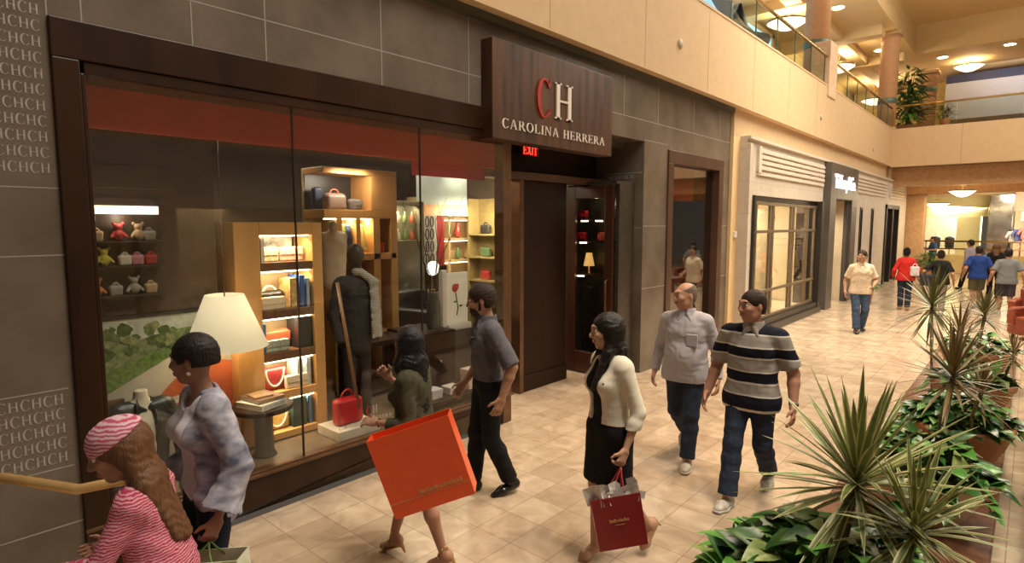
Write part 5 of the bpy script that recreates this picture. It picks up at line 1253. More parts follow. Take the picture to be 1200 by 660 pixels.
for i, (y, c, lb) in enumerate(((3.87, (.60, .42, .22), 'sand folded dress hanging leftmost in the oak wall unit'), (3.93, (.12, .18, .07), 'green dress hanging in the oak wall unit'), (3.985, (.03, .05, .16), 'navy dress hanging in the oak wall unit'), (4.16, (.50, .44, .14), 'lime yellow dress hanging in the lit bay of the oak wall unit'))):
    t = thing('hanging_dress', (XD - .15, y, 1.96), lb, 'dress')
    S = SDF(); S.cap((0, 0, .30), (0, 0, .02), .022, .030 if i < 3 else .05, k=.02, side=(1, 0, 0), w=3.2, flat=(0, 1)); S.wr = (.003, 60, i); sobj('cloth', S, .007, mat('dress_%d' % i, c, .8), t)
    mb = MB(); mb.tube([(-.06, 0, .28), (0, 0, .335), (.06, 0, .28)], .005, 5); mb.tube([(0, 0, .335), (0, 0, .39)], .004, 5); obj('hanger', mb, darkmetal, t, world=False)
m = MB(); m.lathe([(0, 0), (.055, 0), (.06, .01), (.06, .10), (.05, .12), (.05, .13), (0, .13)], (XD - .12, 4.44, 1.93), 20); solo('red_jar', m, mat('red_lacquer', (.5, .03, .02), .3), 'round red lidded jar at the right of the oak wall unit', 'jar', smooth=True)
for k, z in enumerate((1.45, 1.25, 1.05)):
    m = MB(); m.box(XD - .35, XD - .05, 3.45 - .12, 3.45 + .12, z, z + .05); solo('folded_sweater', m, mat('sweater_%d' % k, ((.6, .5, .4), (.3, .12, .10), (.5, .44, .36))[k], .9), ('pale folded sweater on the highest glass ledge', 'brick-red folded sweater on the middle glass ledge', 'grey folded sweater on the lowest glass ledge')[k] + ' left of the oak wall unit', 'sweater', bevel=.02)
m = MB()
for z in (1.44, 1.24, 1.04): m.box(XD - .42, XD - .02, 3.3, 3.58, z - .015, z)
m.box(XD - .44, XD - .42, 3.3, 3.58, 0, 2.2); solo('ledge_unit', m, mat('ledge_tan', (.55, .40, .22), .5), 'tan back panel with three ledges left of the oak wall unit', 'shelf')
t = thing('mannequin_bust', (-5.75, 3.55, .0), 'white headless bust on a stand beside the oak wall unit', 'mannequin')
S = SDF(); S.cap((0, 0, 1.66), (0, 0, 2.05), .10, .12, k=.05, side=(0, 1, 0), w=1.3); S.cap((0, -.12, 2.15), (0, .12, 2.15), .05, k=.06); S.cap((0, 0, 2.15), (0, 0, 2.28), .045, k=.04); sobj('bust', S, .01, mat('white_bust', (.80, .70, .52), .7), t)
mb = MB(); mb.tube([(0, 0, 0), (0, 0, 1.68)], .02); mb.lathe([(.16, 0), (.16, .02), (.03, .05)], (0, 0, 0), 20); obj('stand', mb, brass, t, world=False)
XC = -7.0
t = thing('display_cabinet', (XC, 5.5, 0), 'grey cabinet with a bright glass-fronted case of goods on top', 'cabinet')
m = MB(); m.box(XC - .4, XC, 5.08, 5.90, 0, 2.04); m.box(XC - .4, XC, 5.08, 5.14, 2.04, 2.62); m.box(XC - .4, XC, 5.84, 5.90, 2.04, 2.62); m.box(XC - .4, XC, 5.08, 5.90, 2.56, 2.62); m.box(XC - .4, XC - .37, 5.14, 5.84, 2.04, 2.56); obj('case', m, mat('grey_green_case', (.16, .15, .10), .5), t, bevel=.006)
m = MB(); m.box(XC - .36, XC - .02, 5.15, 5.83, 2.28, 2.295); obj('shelf', m, glass, t)
area('cabinet_light', (XC - .1, 5.5, 2.54), (XC - .3, 5.5, 2.1), .6, .1, 8, (1, .85, .55))
rr = random.Random(3); names_ = ['scent_bottle', 'perfume_box']
gd = [(.55, .42, .12), (.42, .2, .08), (.6, .56, .45), (.2, .28, .12), (.5, .12, .06)]; gn = ['amber', 'copper', 'ivory', 'moss', 'rust']
for lv, z in enumerate((2.042, 2.297)):
    for k in range(5):
        y = 5.22 + k * .135; r = rr.uniform(.03, .045)
        mb = MB(); mb.lathe([(0, 0), (r, 0), (r * 1.05, .02), (r, .10), (r * .4, .13), (r * .4, .17), (0, .17)], (XC - .12, y, z), 16)
        solo('glass_bottle', mb, mat('bottle_%d' % k, gd[k], .2), '%s bottle on the %s level of the bright glass-fronted case' % (gn[k], ('lower', 'upper')[lv]), 'bottle', smooth=True)
XW = -7.5
m = MB(); m.box(XW - .1, XW, 6.25, 7.30, 2.60, 3.42); struct('wall_panel', m, mat('blue_grey_panel', (.28, .32, .32), .6, var=.05))
for y in (6.5, 6.85, 7.2): spot('panel_light', (XW + .14, y, 3.36), (XW - .02, y, 2.6), 5, (.92, .98, 1), 70, .8, .02)
m = MB(); m.box(XW - .1, XW + .02, 6.25, 7.30, 2.42, 2.60); struct('trim_4', m, mat('orange_oak', (.50, .24, .09), .5, var=.1))
t = thing('patterned_banner', (-7.3, 6.36, 0), 'tall white banner with black link pattern and a red side strip', 'banner')
m = MB(); m.box(-7.33, -7.30, 6.15, 6.42, 1.6, 2.42); obj('white_panel', m, mat('banner_white', (.72, .68, .62), .6), t)
m = MB(); m.box(-7.33, -7.30, 6.42, 6.58, 1.6, 2.42); obj('red_strip', m, mat('banner_red', (.50, .02, .03), .6), t)
m = MB()
for k in range(4):
    for y in (6.21, 6.31): m.tube([(-7.295, y + .035 * math.cos(a), 1.72 + k * .2 + .085 * math.sin(a)) for a in [2 * PI * i / 12 for i in range(13)]], .008, 5)
obj('link_pattern', m, blk_l, t)
m = MB(); m.box(-7.33, -7.27, 6.12, 6.60, 0, 1.6); obj('stand', m, brown2, t)
handbag('handbag', (XD - .3, 3.70, 2.45), .12, .08, .26, mat('night_blue', (.02, .03, .07), .4), 'tall night-blue bag at the left end of the top niche', handle=None)
# lit shelving on the shop's end wall
XG = -8.0
t = thing('wall_shelving', (XG, 7.3, 0), 'brightly lit shelving of small goods on the end wall beyond the branches', 'shelf')
m = MB(); m.box(XG - .32, XG - .28, 6.62, 8.04, .2, 2.75)
for y in (6.62, 7.32, 8.0): m.box(XG - .3, XG, y, y + .04, .2, 2.75)
obj('frame', m, mat('shelving_tan', (.42, .30, .16), .5), t)
for z in (.75, 1.2, 1.62, 2.02, 2.4): m = MB(); m.box(XG - .3, XG, 6.66, 8.0, z - .03, z); obj('shelf', m, mat('shelving_tan', (.42, .30, .16), .5), t)
for z in (1.58, 1.98, 2.36, 2.72): m = MB(); m.box(XG - .06, XG - .03, 6.68, 7.98, z - .02, z - .008); obj('light_strip', m, emit_mat('strip_glow', (1, .80, .50), 9.0), t)
area('shelving_light', (XG + .8, 7.35, 2.5), (XG - .2, 7.35, 1.5), 1.2, .2, 42, (1, .86, .58))
rr = random.Random(12); on_ = ('lowest', 'second', 'third', 'top'); cn_ = (('amber', (.5, .26, .06)), ('white', (.7, .66, .58)), ('green', (.10, .2, .08)), ('red', (.45, .04, .03)), ('gold', (.55, .40, .14)))
for lv, z in enumerate((1.2, 1.62, 2.02, 2.4)):
    for k in range(5):
        y = 6.78 + k * .27 + (.06 if k > 1 else 0); c_ = (k * 2 + lv) % 5; r = .035 + .012 * ((k + lv) % 3); hh = .12 + .05 * ((k * 3 + lv) % 4)
        mb = MB(); mb.lathe([(0, 0), (r * .7, 0), (r, hh * .25), (r * 1.05, hh * .5), (r * .5, hh * .8), (r * .55, hh), (r * .4, hh), (0, hh * .7)], (XG - .12, y, z), 16)
        solo('small_vase', mb, mat('vase_' + cn_[c_][0], cn_[c_][1], .3), '%s vase, %s from the left on the %s lit shelf of the end wall' % (cn_[c_][0], ('first', 'second', 'third', 'fourth', 'fifth')[k], on_[lv]), 'vase', 'vases on the lit end wall shelving', smooth=True)
# vase with branches on a low sideboard
t = thing('sideboard', (-5.55, 4.9, 0), 'low dark sideboard behind the bearded man', 'sideboard'); m = MB(); m.box(-5.9, -5.25, 4.35, 4.9, .08, 1.0); obj('body', m, brown2, t, bevel=.008)
for x in (-5.85, -5.3): m = MB(); m.box(x - .03, x + .03, 4.4, 4.85, 0, .08); obj('foot', m, darkmetal, t)
for z in (.35, .65): m = MB(); m.box(-5.25, -5.235, 4.38, 4.87, z - .14, z + .13); d_ = obj('drawer', m, brown2, t, bevel=.004); mb = MB(); mb.ball((-5.22, 4.62, z), .018, 8); kb = obj('knob', mb, brass, d_, True)
t = thing('branch_vase', (-5.45, 4.72, 1.0), 'dark vase of tall bare branches reaching above the bearded man', 'vase')
m = MB(); m.lathe([(.0, 0), (.07, 0), (.09, .05), (.085, .3), (.065, .44), (.07, .46), (.055, .46), (.05, .3), (0, .05)], (-5.45, 4.72, 1.0), 24); obj('vase', m, mat('smoky_vase', (.05, .06, .05), .2), t, True)
m = MB(); rr = random.Random(5)
for k in range(9):
    a, l = rr.uniform(-1.0, 1.1), rr.uniform(.9, 1.5); p = [(-5.45 + rr.uniform(-.02, .02), 4.72 + .02 * k / 9, 1.2)]
    for i in range(1, 6): f = i / 5; p.append((-5.45 + .12 * f * rr.uniform(-1, 1), 4.72 + a * .55 * f ** 1.4 + rr.uniform(-.02, .02), 1.2 + l * f))
    m.tube(p, [.007, .006, .005, .004, .003, .002], 5)
obj('branches', m, mat('bare_twig', (.035, .02, .012), .7), t)
t = thing('rose_poster', (-5.3, 5.1, 1.0), 'white stand with a single red rose poster beside the bearded man', 'poster')
m = MB(); m.prism([(-5.60, 1.02), (-5.2, 1.02), (-5.28, 1.66), (-5.55, 1.66)], 1, 5.02, 5.04)
m = MB(); m.box(-5.60, -5.57, 5.02, 5.42, 1.0, 1.66); obj('board', m, mat('poster_cream', (.78, .74, .58), .5, var=.03, emit=(1, .95, .8), estr=.10), t)
m = MB(); m.ball((-5.565, 5.19, 1.46), (.006, .055, .055), 14); m.ball((-5.563, 5.23, 1.48), (.006, .03, .035), 10); obj('printed_rose', m, mat('rose_red', (.55, .01, .01), .5), t, True)
m = MB(); m.tube([(-5.565, 5.2, 1.40), (-5.565, 5.24, 1.2), (-5.565, 5.22, 1.1)], .008, 6); m.ball((-5.565, 5.29, 1.22), (.004, .03, .014), 8); m.ball((-5.565, 5.19, 1.28), (.004, .03, .012), 8); obj('printed_stem', m, mat('stem_green', (.05, .12, .03), .6), t)
m = MB(); m.box(-5.62, -5.55, 4.96, 5.04, .9, 1.7); m.box(-5.62, -5.5, 5.02, 5.42, .92, 1.0); obj('frame', m, white, t, bevel=.006)
m = MB(); m.box(-5.75, -5.45, 4.98, 5.4, 0, .92); obj('stand', m, mat('glossy_black', (.02, .02, .02), .3), t)
point('poster_light', (-5.2, 5.2, 1.9), 1.6, (1, .95, .85), .03)
# armchair, oval mirror, console with potted plant and jacket
def armchair(loc, rot, w, m, m2, label, wood=None):
    t = thing('armchair', loc, label, 'armchair', None, rot); 
    mb = MB(); mb.box(-.38, .36, -w / 2 + .12, w / 2 - .12, .26, .46); obj('seat', mb, m2, t, world=False, bevel=.04, seg=3)
    mb = MB(); mb.box(-.46, -.28, -w / 2 + .1, w / 2 - .1, .3, .86); obj('backrest', mb, m, t, world=False, bevel=.05, seg=3)
    for a in (-1, 1): mb = MB(); mb.box(-.44, .38, a * (w / 2 - .14), a * w / 2, .12, .64); obj('armrest', mb, m, t, world=False, bevel=.04, seg=3)
    mb = MB(); mb.box(-.42, .36, -w / 2 + .02, w / 2 - .02, .10, .28); obj('base', mb, m, t, world=False, bevel=.02)
    for x in (-.36, .30):
        for a in (-1, 1): mb = MB(); mb.tube([(x, a * (w / 2 - .08), 0), (x, a * (w / 2 - .08), .11)], [.02, .03], 8); obj('leg', mb, wood or brown2, t, world=False)
    return t
armchair((-6.25, 5.35, 0.5), .2, .75, blk_l, mat('beige_seat', (.42, .30, .16), .7), 'black armchair with beige seat on a platform deep in the shop')
m = MB(); m.box(-6.9, -5.8, 4.9, 5.9, 0, .5); struct('floor_platform', m, brown2)
t = thing('oval_mirror', (-6.75, 5.80, .5), 'small bright oval mirror on a stand above the black armchair', 'mirror'); m = MB(); m.ball((-6.72, 5.82, 1.62), (.012, .13, .11), 24); obj('mirror_face', m, emit_mat('mirror_glow', (1, .95, .85), 1.4), t, True); m = MB(); m.tube([(-6.75, 5.82, .5), (-6.75, 5.82, 1.52)], .015); m.lathe([(.12, .5), (.12, .52), (.02, .54)], (-6.75, 5.82, 0), 16); obj('stand', m, brass, t)  # bright reflection put into the mirror face as a glow
t = thing('console_table', (-5.6, 4.0, 0), 'dark console table with three ledges behind the scarf mannequin', 'table'); m = MB(); m.box(-5.85, -5.4, 3.62, 4.33, .92, .98); m.box(-5.85, -5.4, 3.62, 4.33, .4, .44); obj('table_top', m, brown2, t, bevel=.005)
for x in (-5.82, -5.43):
    for y in (3.65, 4.30): m = MB(); m.box(x - .02, x + .02, y - .02, y + .02, 0, .92); obj('leg', m, brown2, t)

# door-glass reflection of the shop's lit shelving, built as a niche behind the pane
t = thing('reflected_shelving', (-4.98, 7.6, 0), 'reflection of dim shelving with small light strips, built behind the entrance door glass', 'shelf')
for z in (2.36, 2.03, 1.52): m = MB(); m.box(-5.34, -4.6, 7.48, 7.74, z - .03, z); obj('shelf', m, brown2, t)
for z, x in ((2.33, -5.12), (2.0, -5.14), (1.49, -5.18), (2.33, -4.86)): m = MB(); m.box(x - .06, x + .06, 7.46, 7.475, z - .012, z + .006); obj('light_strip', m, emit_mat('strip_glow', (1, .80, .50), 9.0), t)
for k, (x, z, c, lb) in enumerate(((-5.22, 2.03, 'red_bag', 'dark red pouch on the middle reflected shelf, built behind the door glass'), (-4.85, 2.03, 'coral_leather', 'coral pouch at the right of the middle reflected shelf, built behind the door glass'), (-5.2, 2.36, 'red_bag', 'red pouch on the top reflected shelf, built behind the door glass'))):
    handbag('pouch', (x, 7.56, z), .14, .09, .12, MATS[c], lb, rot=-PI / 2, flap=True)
t = thing('reflected_lamp', (-5.12, 7.6, 1.52), 'reflection of a small lamp with an orange cone shade, built behind the entrance door glass', 'lamp')
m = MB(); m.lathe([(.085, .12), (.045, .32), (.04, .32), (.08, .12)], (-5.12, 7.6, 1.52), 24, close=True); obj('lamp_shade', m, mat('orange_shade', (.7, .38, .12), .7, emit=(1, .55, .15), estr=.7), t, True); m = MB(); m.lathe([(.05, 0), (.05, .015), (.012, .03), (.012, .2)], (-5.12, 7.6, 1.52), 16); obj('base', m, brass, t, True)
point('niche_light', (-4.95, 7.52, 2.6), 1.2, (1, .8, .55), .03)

# goods on the inner side wall, seen at the entrance end of the window
YG = 8.04
t = thing('corner_shelving', (-7.2, 7.9, 0), 'olive-gold shelving on the inner side wall just left of the entrance post', 'shelf')
m = MB(); m.box(-7.95, -6.2, YG - .03, YG, .2, 2.75)
for x in (-7.95, -7.1, -6.24): m.box(x, x + .04, YG - .3, YG - .03, .2, 2.75)
obj('frame', m, mat('olive_gold', (.30, .22, .09), .5), t)
for z in (.8, 1.25, 1.68, 2.1): m = MB(); m.box(-7.91, -6.24, YG - .3, YG - .03, z - .03, z); obj('shelf', m, mat('olive_gold', (.30, .22, .09), .5), t)
area('corner_shelf_light', (-7.0, 7.0, 3.3), (-7.1, 8.0, 1.6), 1.2, .15, 34, (1, .86, .55))
k = 0
for z, zn in ((.8, 'lowest'), (1.25, 'second'), (1.68, 'third'), (2.1, 'top')):
    for x in (-7.6, -6.9, -6.5):
        c_, cc = (('gold', (.5, .36, .10)), ('cream', (.7, .6, .42)), ('black', (.02, .02, .02)), ('green', (.1, .18, .08)), ('red', (.4, .03, .03)))[(k * 3) % 5]; k += 1
        handbag('display_bag', (x, YG - .16, z), .22, .10, .16, mat('cbag_' + c_, cc, .45), '%s bag, %s from the left on the %s olive-gold shelf' % (c_, {-7.6: 'first', -6.9: 'second', -6.5: 'third'}[x], zn), handle=mat('cbag_' + c_, cc, .45), rot=-PI / 2)
# ------------------------------------------------------------------ people
LEFT = np.array([-.75, -.66]); TOWARD = np.array([.66, -.75])
def mixd(l, t): d = LEFT * l + TOWARD * t; return tuple(d / np.linalg.norm(d))
def cloth(name, c, var=.10, scale=30, rough=.85, color2=None): return mat(name, c, rough, var=var, scale=scale, spec=.2, color2=color2, bump=.15, bscale=300)
hair_blk = mat('hair_black', (.007, .005, .005), .48, scale=90, stretch=(1, 1, .08), color2=(.016, .012, .010), spec=.3, bump=.5, bscale=160)
hair_brn = mat('hair_brown', (.015, .008, .005), .55, scale=90, stretch=(1, 1, .3), color2=(.034, .018, .011), spec=.3, bump=.6, bscale=180)
hair_lt = mat('hair_light_brown', (.11, .05, .022), .5, var=.4, scale=60, stretch=(1, 1, .15), color2=(.17, .08, .035), spec=.3, bump=.5, bscale=140)
hair_grey = mat('hair_grey', (.17, .13, .10), .7, var=.4, scale=80, bump=.5, bscale=180, spec=.2)
denim = cloth('denim_dark', (.026, .036, .062), .25, 18); denim_m = cloth('denim_mid', (.055, .085, .15), .3, 14)
blackc = cloth('black_fabric', (.010, .010, .011), .2); whites = mat('white_sole', (.55, .52, .47), .6)
sneak = mat('pale_sneaker', (.50, .47, .42), .55, var=.25, scale=30); dshoe = mat('black_shoe', (.014, .012, .011), .25, var=.2)

# bearded man in grey shirt
p = Person('person', (-3.36, 3.50, 0), mixd(.92, .30), 'bearded man in a grey shirt with rolled sleeves and black trousers walking by the entrance', 1.80, 'm', (.40, .22, .14), .0055,
           lf=(-.08, -.17, .03), rf=(.08, .11, 0), lp=.28, rp=0, lean=.02, head=(-.30, -.16, 0), lw=(-.12, -.02, -.50), rw=(.05, .15, -.50), lpole=(-.7, -1, 0), rpole=(.3, -1, 0), sleeves='roll',
           lhand={'curl': .35}, rhand={'curl': .5})
p.short_hair(hair_brn, vol=.018, low=-.03); p.beard(hair_brn); p.brows(hair_brn)
p.trousers(blackc, o=.012, end=.068); p.belt(mat('brown_belt', (.05, .028, .016), .4))
gs = cloth('grey_shirt', (.105, .100, .115), .12)
p.shirt(gs, sleeve='short', hem=.07, upto=.98, collar=gs, wr=.0045); p.shoes(dshoe, None, 'dress')
S = SDF(); c = p.up(0, .125, .40); S.cap(c + V(-.03, .0, 0), c + V(-.005, 0, -.01), .017, k=.004); S.cap(c + V(.005, 0, -.01), c + V(.02, .004, -.05), .017, k=.004); S.cap(c, c + V(.0, .002, .06), .004, k=.004); sobj('hung_sunglasses', S, .004, blk_l, p.root)

# woman in white jacket and black skirt, red bag
p = Person('person', (-2.05, 3.31, 0), mixd(.90, .42), 'woman in a short white jacket and black skirt walking with a dark red shopping bag', 1.66, 'f', (.46, .26, .17), .0055, heel=.05,
           rf=(.05, .07, 0), lf=(-.07, -.28, .09), rp=.42, lp=.9, lean=.0, head=(-.34, -.05, 0), rw=(.08, -.02, -.53), lw=(-.10, .06, -.52), rpole=(.3, -1, 0), lpole=(-.3, -1, 0), sleeves='long',
           lhand={'curl': .75}, rhand={'curl': .3}, toe={'r': 0.0})
p.long_hair(hair_blk, .40, .016, 1.0, .01); p.brows(hair_blk)
p.shirt(blackc, o=.008, sleeve='none', hem=.05, wr=.001, name='top', neck=.085, vneck=0)
p.skirt(blackc, .37, .0)
wj = cloth('ivory_jacket', (.70, .65, .53), .05, 60)
p.jacket(wj, .012, hem=.075, upto=.82, cuff=.043, gap=.062, wr=.002)
p.shoes(mat('nude_pump', (.40, .23, .14), .14, var=.08), None, 'pump')
mb = MB(); c = p.up(-.085, .128, .37); mb.box(c[0] - .035, c[0] + .035, c[1] - .006, c[1] + .012, c[2] - .006, c[2] + .006); obj('pocket_trim', mb, blackc, p.root, world=False)
hand_white = p.LW + nrm(p.LW - p.LE) * .09; hp_ = Matrix.Rotation(p.ang, 3, 'Z') @ Vector(hand_white) + p.root.location

def shopping_bag(loc, right, w, h, d, m, label, tilt=0.0, grip=None, tissue=None, band=None, hm=None, name='shopping_bag'):
    """paper bag; loc is the middle of its base, right the way its width runs; handles rise to grip (world)"""
    a = math.atan2(right[1], right[0]); t = thing(name, loc, label, 'shopping bag', None, a); t.rotation_euler = (0, -tilt, a)
    mb = MB(); e = .003; tw = .97
    bot = [(-w / 2, -d / 2, 0), (w / 2, -d / 2, 0), (w / 2, d / 2, 0), (-w / 2, d / 2, 0)]; top = [(x * 1.02, y * .9, h) for x, y, _ in bot]
    bi = [(x * .985, y * .95, .006) for x, y, _ in bot]; ti = [(x * .99, y * .93, h) for x, y, _ in top]
    n = 4; mb.add(bot + top + bi + ti, [(3, 2, 1, 0)] + [(i, (i + 1) % 4, 4 + (i + 1) % 4, 4 + i) for i in range(4)] + [(8, 9, 10, 11)] + [(8 + (i + 1) % 4, 8 + i, 12 + i, 12 + (i + 1) % 4) for i in range(4)] + [(4 + i, 4 + (i + 1) % 4, 12 + (i + 1) % 4, 12 + i) for i in range(4)])
    obj('bag_body', mb, m, t, world=False)
    R = t.rotation_euler.to_matrix(); g = R.inverted() @ (Vector(grip) - Vector(loc)) if grip is not None else Vector((0, 0, h * 1.35))
    for s_ in (-1, 1):
        mb = MB(); y = s_ * d * .44; pts = []
        for k in range(13):
            f = k / 12; x = -w * .2 + w * .4 * f; b = math.sin(PI * f) ** .6
            pts.append((x * (1 - b) + (g.x + x * .12) * b, y * (1 - b) + (g.y + s_ * .008) * b, (h - .03) * (1 - b) + (g.z - .015) * b))
        mb.tube(pts, .005, 6); obj('handle', mb, hm or m, t, True, world=False)
    if tissue:
        rr = random.Random(4); mb = MB()
        for k in range(26):
            x, y = rr.uniform(-.42, .42) * w, rr.uniform(-.40, .40) * d; a1 = rr.uniform(0, PI); dx, dy = math.cos(a1) * rr.uniform(.03, .06), math.sin(a1) * rr.uniform(.02, .04); z0 = h - .05; z1 = h + rr.uniform(.015, .085); o = len(mb.v)
            mb.v += [(x - dx, y - dy, z0), (x + dx, y + dy, z0), (x + dx * 1.3, y + dy * .6, z1 - rr.uniform(.0, .03)), (x + rr.uniform(-.02, .02), y + rr.uniform(-.02, .02), z1), (x - dx * 1.3, y - dy * .5, z1 - rr.uniform(.0, .035)), (x, y + .012, (z0 + z1) / 2)]
            for f in ((0, 1, 5), (1, 2, 5), (2, 3, 5), (3, 4, 5), (4, 0, 5)): mb.f.append(tuple(o + i for i in f)); mb.m.append(0)
        obj('tissue_paper', mb, tissue, t, world=False)
    if band:
        mb = MB(); band(mb, w, h, d); obj('printed_lettering', mb, mat('bag_gold', (.62, .34, .14), .3, .3, var=.2, scale=60), t, world=False)
    return t
RT = (.75, .66)
def band_red(mb, w, h, d):
    for k in range(12): x = -w * .2 + k * w * .034; mb.box(x, x + w * .022, -d / 2 - .001, -d / 2 + .002, h * .52, h * .52 + (.013 if k % 3 else .02))
    mb.box(-w * .1, w * .1, -d / 2 - .001, -d / 2 + .002, h * .46, h * .468)
shopping_bag((hp_.x + .06, hp_.y - .06, hp_.z - .47), RT, .30, .33, .12, mat('dark_red_paper', (.24, .012, .016), .38, var=.06), 'dark red paper shopping bag with white tissue carried by the woman in the white jacket', .18, (hp_.x, hp_.y, hp_.z), mat('tissue_white', (.72, .68, .64), .7, var=.05), band_red)

# older man, pale striped shirt
p = Person('person', (-2.40, 5.22, 0), mixd(.5, .85), 'balding older man in a pale striped long-sleeved shirt and jeans', 1.76, 'm', (.48, .26, .17), .006, fat=.02,
           lf=(-.07, .14, 0), rf=(.08, -.36, .13), lp=-.05, rp=.75, head=(-.72, -.02, 0), lw=(-.12, .04, -.52), rw=(.12, -.02, -.52), sleeves='long', lhand={'curl': .4}, rhand={'curl': .4})
p.short_hair(hair_grey, vol=.003, low=-.03, thin=True); p.brows(hair_grey)
p.trousers(denim, end=.070, o=.012)
ps = wave_mat('pale_stripe_shirt', (.38, .37, .42), (.50, .49, .54), 34, .85, 'X', .6)
p.shirt(ps, o=.014, sleeve='long', hem=-.10, upto=.97, cuff=.040, loose=.012, collar=ps, wr=.005); p.shoes(sneak, whites)
mb = MB(); c = p.up(-.085, .136, .31); mb.box(c[0] - .05, c[0] + .05, c[1] - .012, c[1] + .012, c[2] - .055, c[2] + .055); obj('chest_pocket', mb, ps, p.root, world=False, bevel=.004)

# man in striped polo
p = Person('person', (-1.66, 4.87, 0), mixd(.62, .78), 'man in a navy and grey striped polo shirt and jeans passing the planters', 1.80, 'm', (.40, .20, .13), .0055,
           rf=(.08, .27, 0), lf=(-.08, -.30, .07), rp=-.05, lp=.55, head=(-.55, .0, 0), lw=(-.13, .04, -.515), rw=(.13, .10, -.50), shoulder=1.06, armr=1.1, lhand={'curl': .35}, rhand={'curl': .35})
p.short_hair(hair_brn, vol=.009, low=-.03); p.brows(hair_brn)
G, N, Wt_ = (.30, .275, .25), (.010, .011, .022), (.62, .58, .52)
sts = []; z = .80; prev = None
seq = [(Wt_, .022), (N, .105), (Wt_, .012), (G, .085), (Wt_, .014), (N, .085), (Wt_, .012), (G, .095), (Wt_, .014), (N, .075), (Wt_, .012), (G, .090), (Wt_, .012), (N, .085), (Wt_, .010), (G, .30)]
tot = sum(a for _, a in seq); acc = 0
for c, a in seq: sts.append((acc / tot, c)); acc += a
polo = ramp_z('striped_polo', sts, .785, .785 + tot, warp=.02)
p.trousers(denim, end=.074, o=.012, wr=.004)
p.shirt(polo, o=.014, sleeve='short', hem=-.12, upto=.82, loose=.014, collar=cloth('grey_collar', G), wr=.004); p.shoes(sneak, whites)
p.watch('l', mat('steel_strap', (.4, .38, .35), .3, .8), mat('watch_face', (.12, .12, .12), .2))

# woman with large orange bag
p = Person('person', (-3.00, 2.43, 0), mixd(.97, -.20), 'dark-haired woman in an olive top carrying a huge orange shopping bag', 1.60, 'f', (.38, .20, .13), .0055, heel=.05,
           rf=(.06, .20, 0), lf=(-.06, -.20, .0), rp=.36, lp=.36, lean=.04, head=(-.75, -.05, 0), lw=(-.03, .22, -.29), rw=(.02, .27, -.06), lpole=(-.25, -1, -.6), rpole=(.5, -.2, -1), sleeves='long',
           lhand={'curl': .45, 'palm': (.3, 0, -1), 'thumb': (.6, .3, .4)}, rhand={'curl': .6, 'palm': (-.5, 0, 0), 'thumb': (0, -.2, 1)})
p.long_hair(mat('hair_blue_black', (.007, .007, .010), .42, var=.4, scale=90, stretch=(1, 1, .08), spec=.35, bump=.5, bscale=160), .46, .017, 1.1, .0, front=False); p.brows(hair_blk)
ol = cloth('olive_top', (.062, .060, .034), .15)
p.skirt(cloth('olive_dark', (.040, .036, .024), .15), .34, .0, o=.014); p.shirt(ol, o=.013, sleeve='long', hem=-.02, upto=.62, cuff=.044, wr=.004, loose=.01)
p.shoes(mat('gold_sandal', (.50, .32, .12), .3, .5), None, 'sandal')
dd = nrm(p.LW - p.LE); S = SDF(); S.cap(p.LW - dd * .03, p.LW - dd * .022, .030, k=.003, flat=(1, 1)); sobj('bracelet', S, .004, brass, p.root)
gw = p.LE + (p.LW - p.LE) * .45 + V(0, 0, -.03); gp_ = Matrix.Rotation(p.ang, 3, 'Z') @ Vector(gw) + p.root.location
def band_or(mb, w, h, d):
    mb.box(-w / 2 * .99, w / 2 * .99, -d / 2 - .0015, -d / 2 + .002, h * .175, h * .182)
    for k in range(16): x = -w * .12 + k * w * .034; mb.box(x, x + w * .022, -d / 2 - .0015, -d / 2 + .002, h * .205, h * .205 + (.018 if k % 3 else .026))
shopping_bag((-2.60, 2.26, .62), RT, .50, .50, .15, mat('orange_paper', (.90, .105, .024), .26, var=.05), 'huge glossy orange paper shopping bag hanging on the forearm of the woman in olive', .33, (gp_.x, gp_.y, gp_.z), None, band_or)

# woman in pale patterned cardigan
p = Person('person', (-3.165, 1.18, 0), mixd(.72, .70), 'short-haired woman in a white top and open blue-grey patterned cardigan', 1.72, 'f', (.30, .15, .10), .006, heel=.02,
           lf=(-.08, -.15, .03), rf=(.08, .18, 0), lp=.3, head=(-.72, -.04, 0), lw=(-.15, .06, -.50), rw=(.05, .16, -.46), lpole=(-.5, -1, 0), sleeves='long', lhand={'curl': .7}, rhand={'curl': .5})
p.short_hair(hair_blk, vol=.020, low=.01); p.brows(hair_blk)
p.trousers(cloth('navy_jeans', (.012, .014, .030), .2), o=.008, end=.06)
p.shirt(cloth('white_top', (.62, .58, .62), .04), o=.016, sleeve='none', hem=-.06, wr=.004, name='top', neck=.085)
p.jacket(mat('patterned_knit', (.10, .105, .16), .9, scale=9, stretch=(.9, .9, 1.6), color2=(.56, .55, .61), spec=.2), .020, hem=-.16, upto=.80, cuff=.070, gap=.115, name='cardigan', bigsleeve=.03, wr=.006)
p.shoes(dshoe, None, 'dress')
mb = MB(); c = p.Ph(-.078, -.01, -.055); mb.ball(c, .011, 10); obj('earring', mb, white, p.root, True, world=False)
hl = p.LW + nrm(p.LW - p.LE) * .09; gp_ = Matrix.Rotation(p.ang, 3, 'Z') @ Vector(hl) + p.root.location
wb = mat('leafy_paper', (.62, .62, .56), .5, scale=9, color2=(.66, .66, .60)); nt = wb.node_tree
wbm = mat('white_green_paper', (.46, .54, .20), .5, scale=9, color2=(.74, .74, .68))
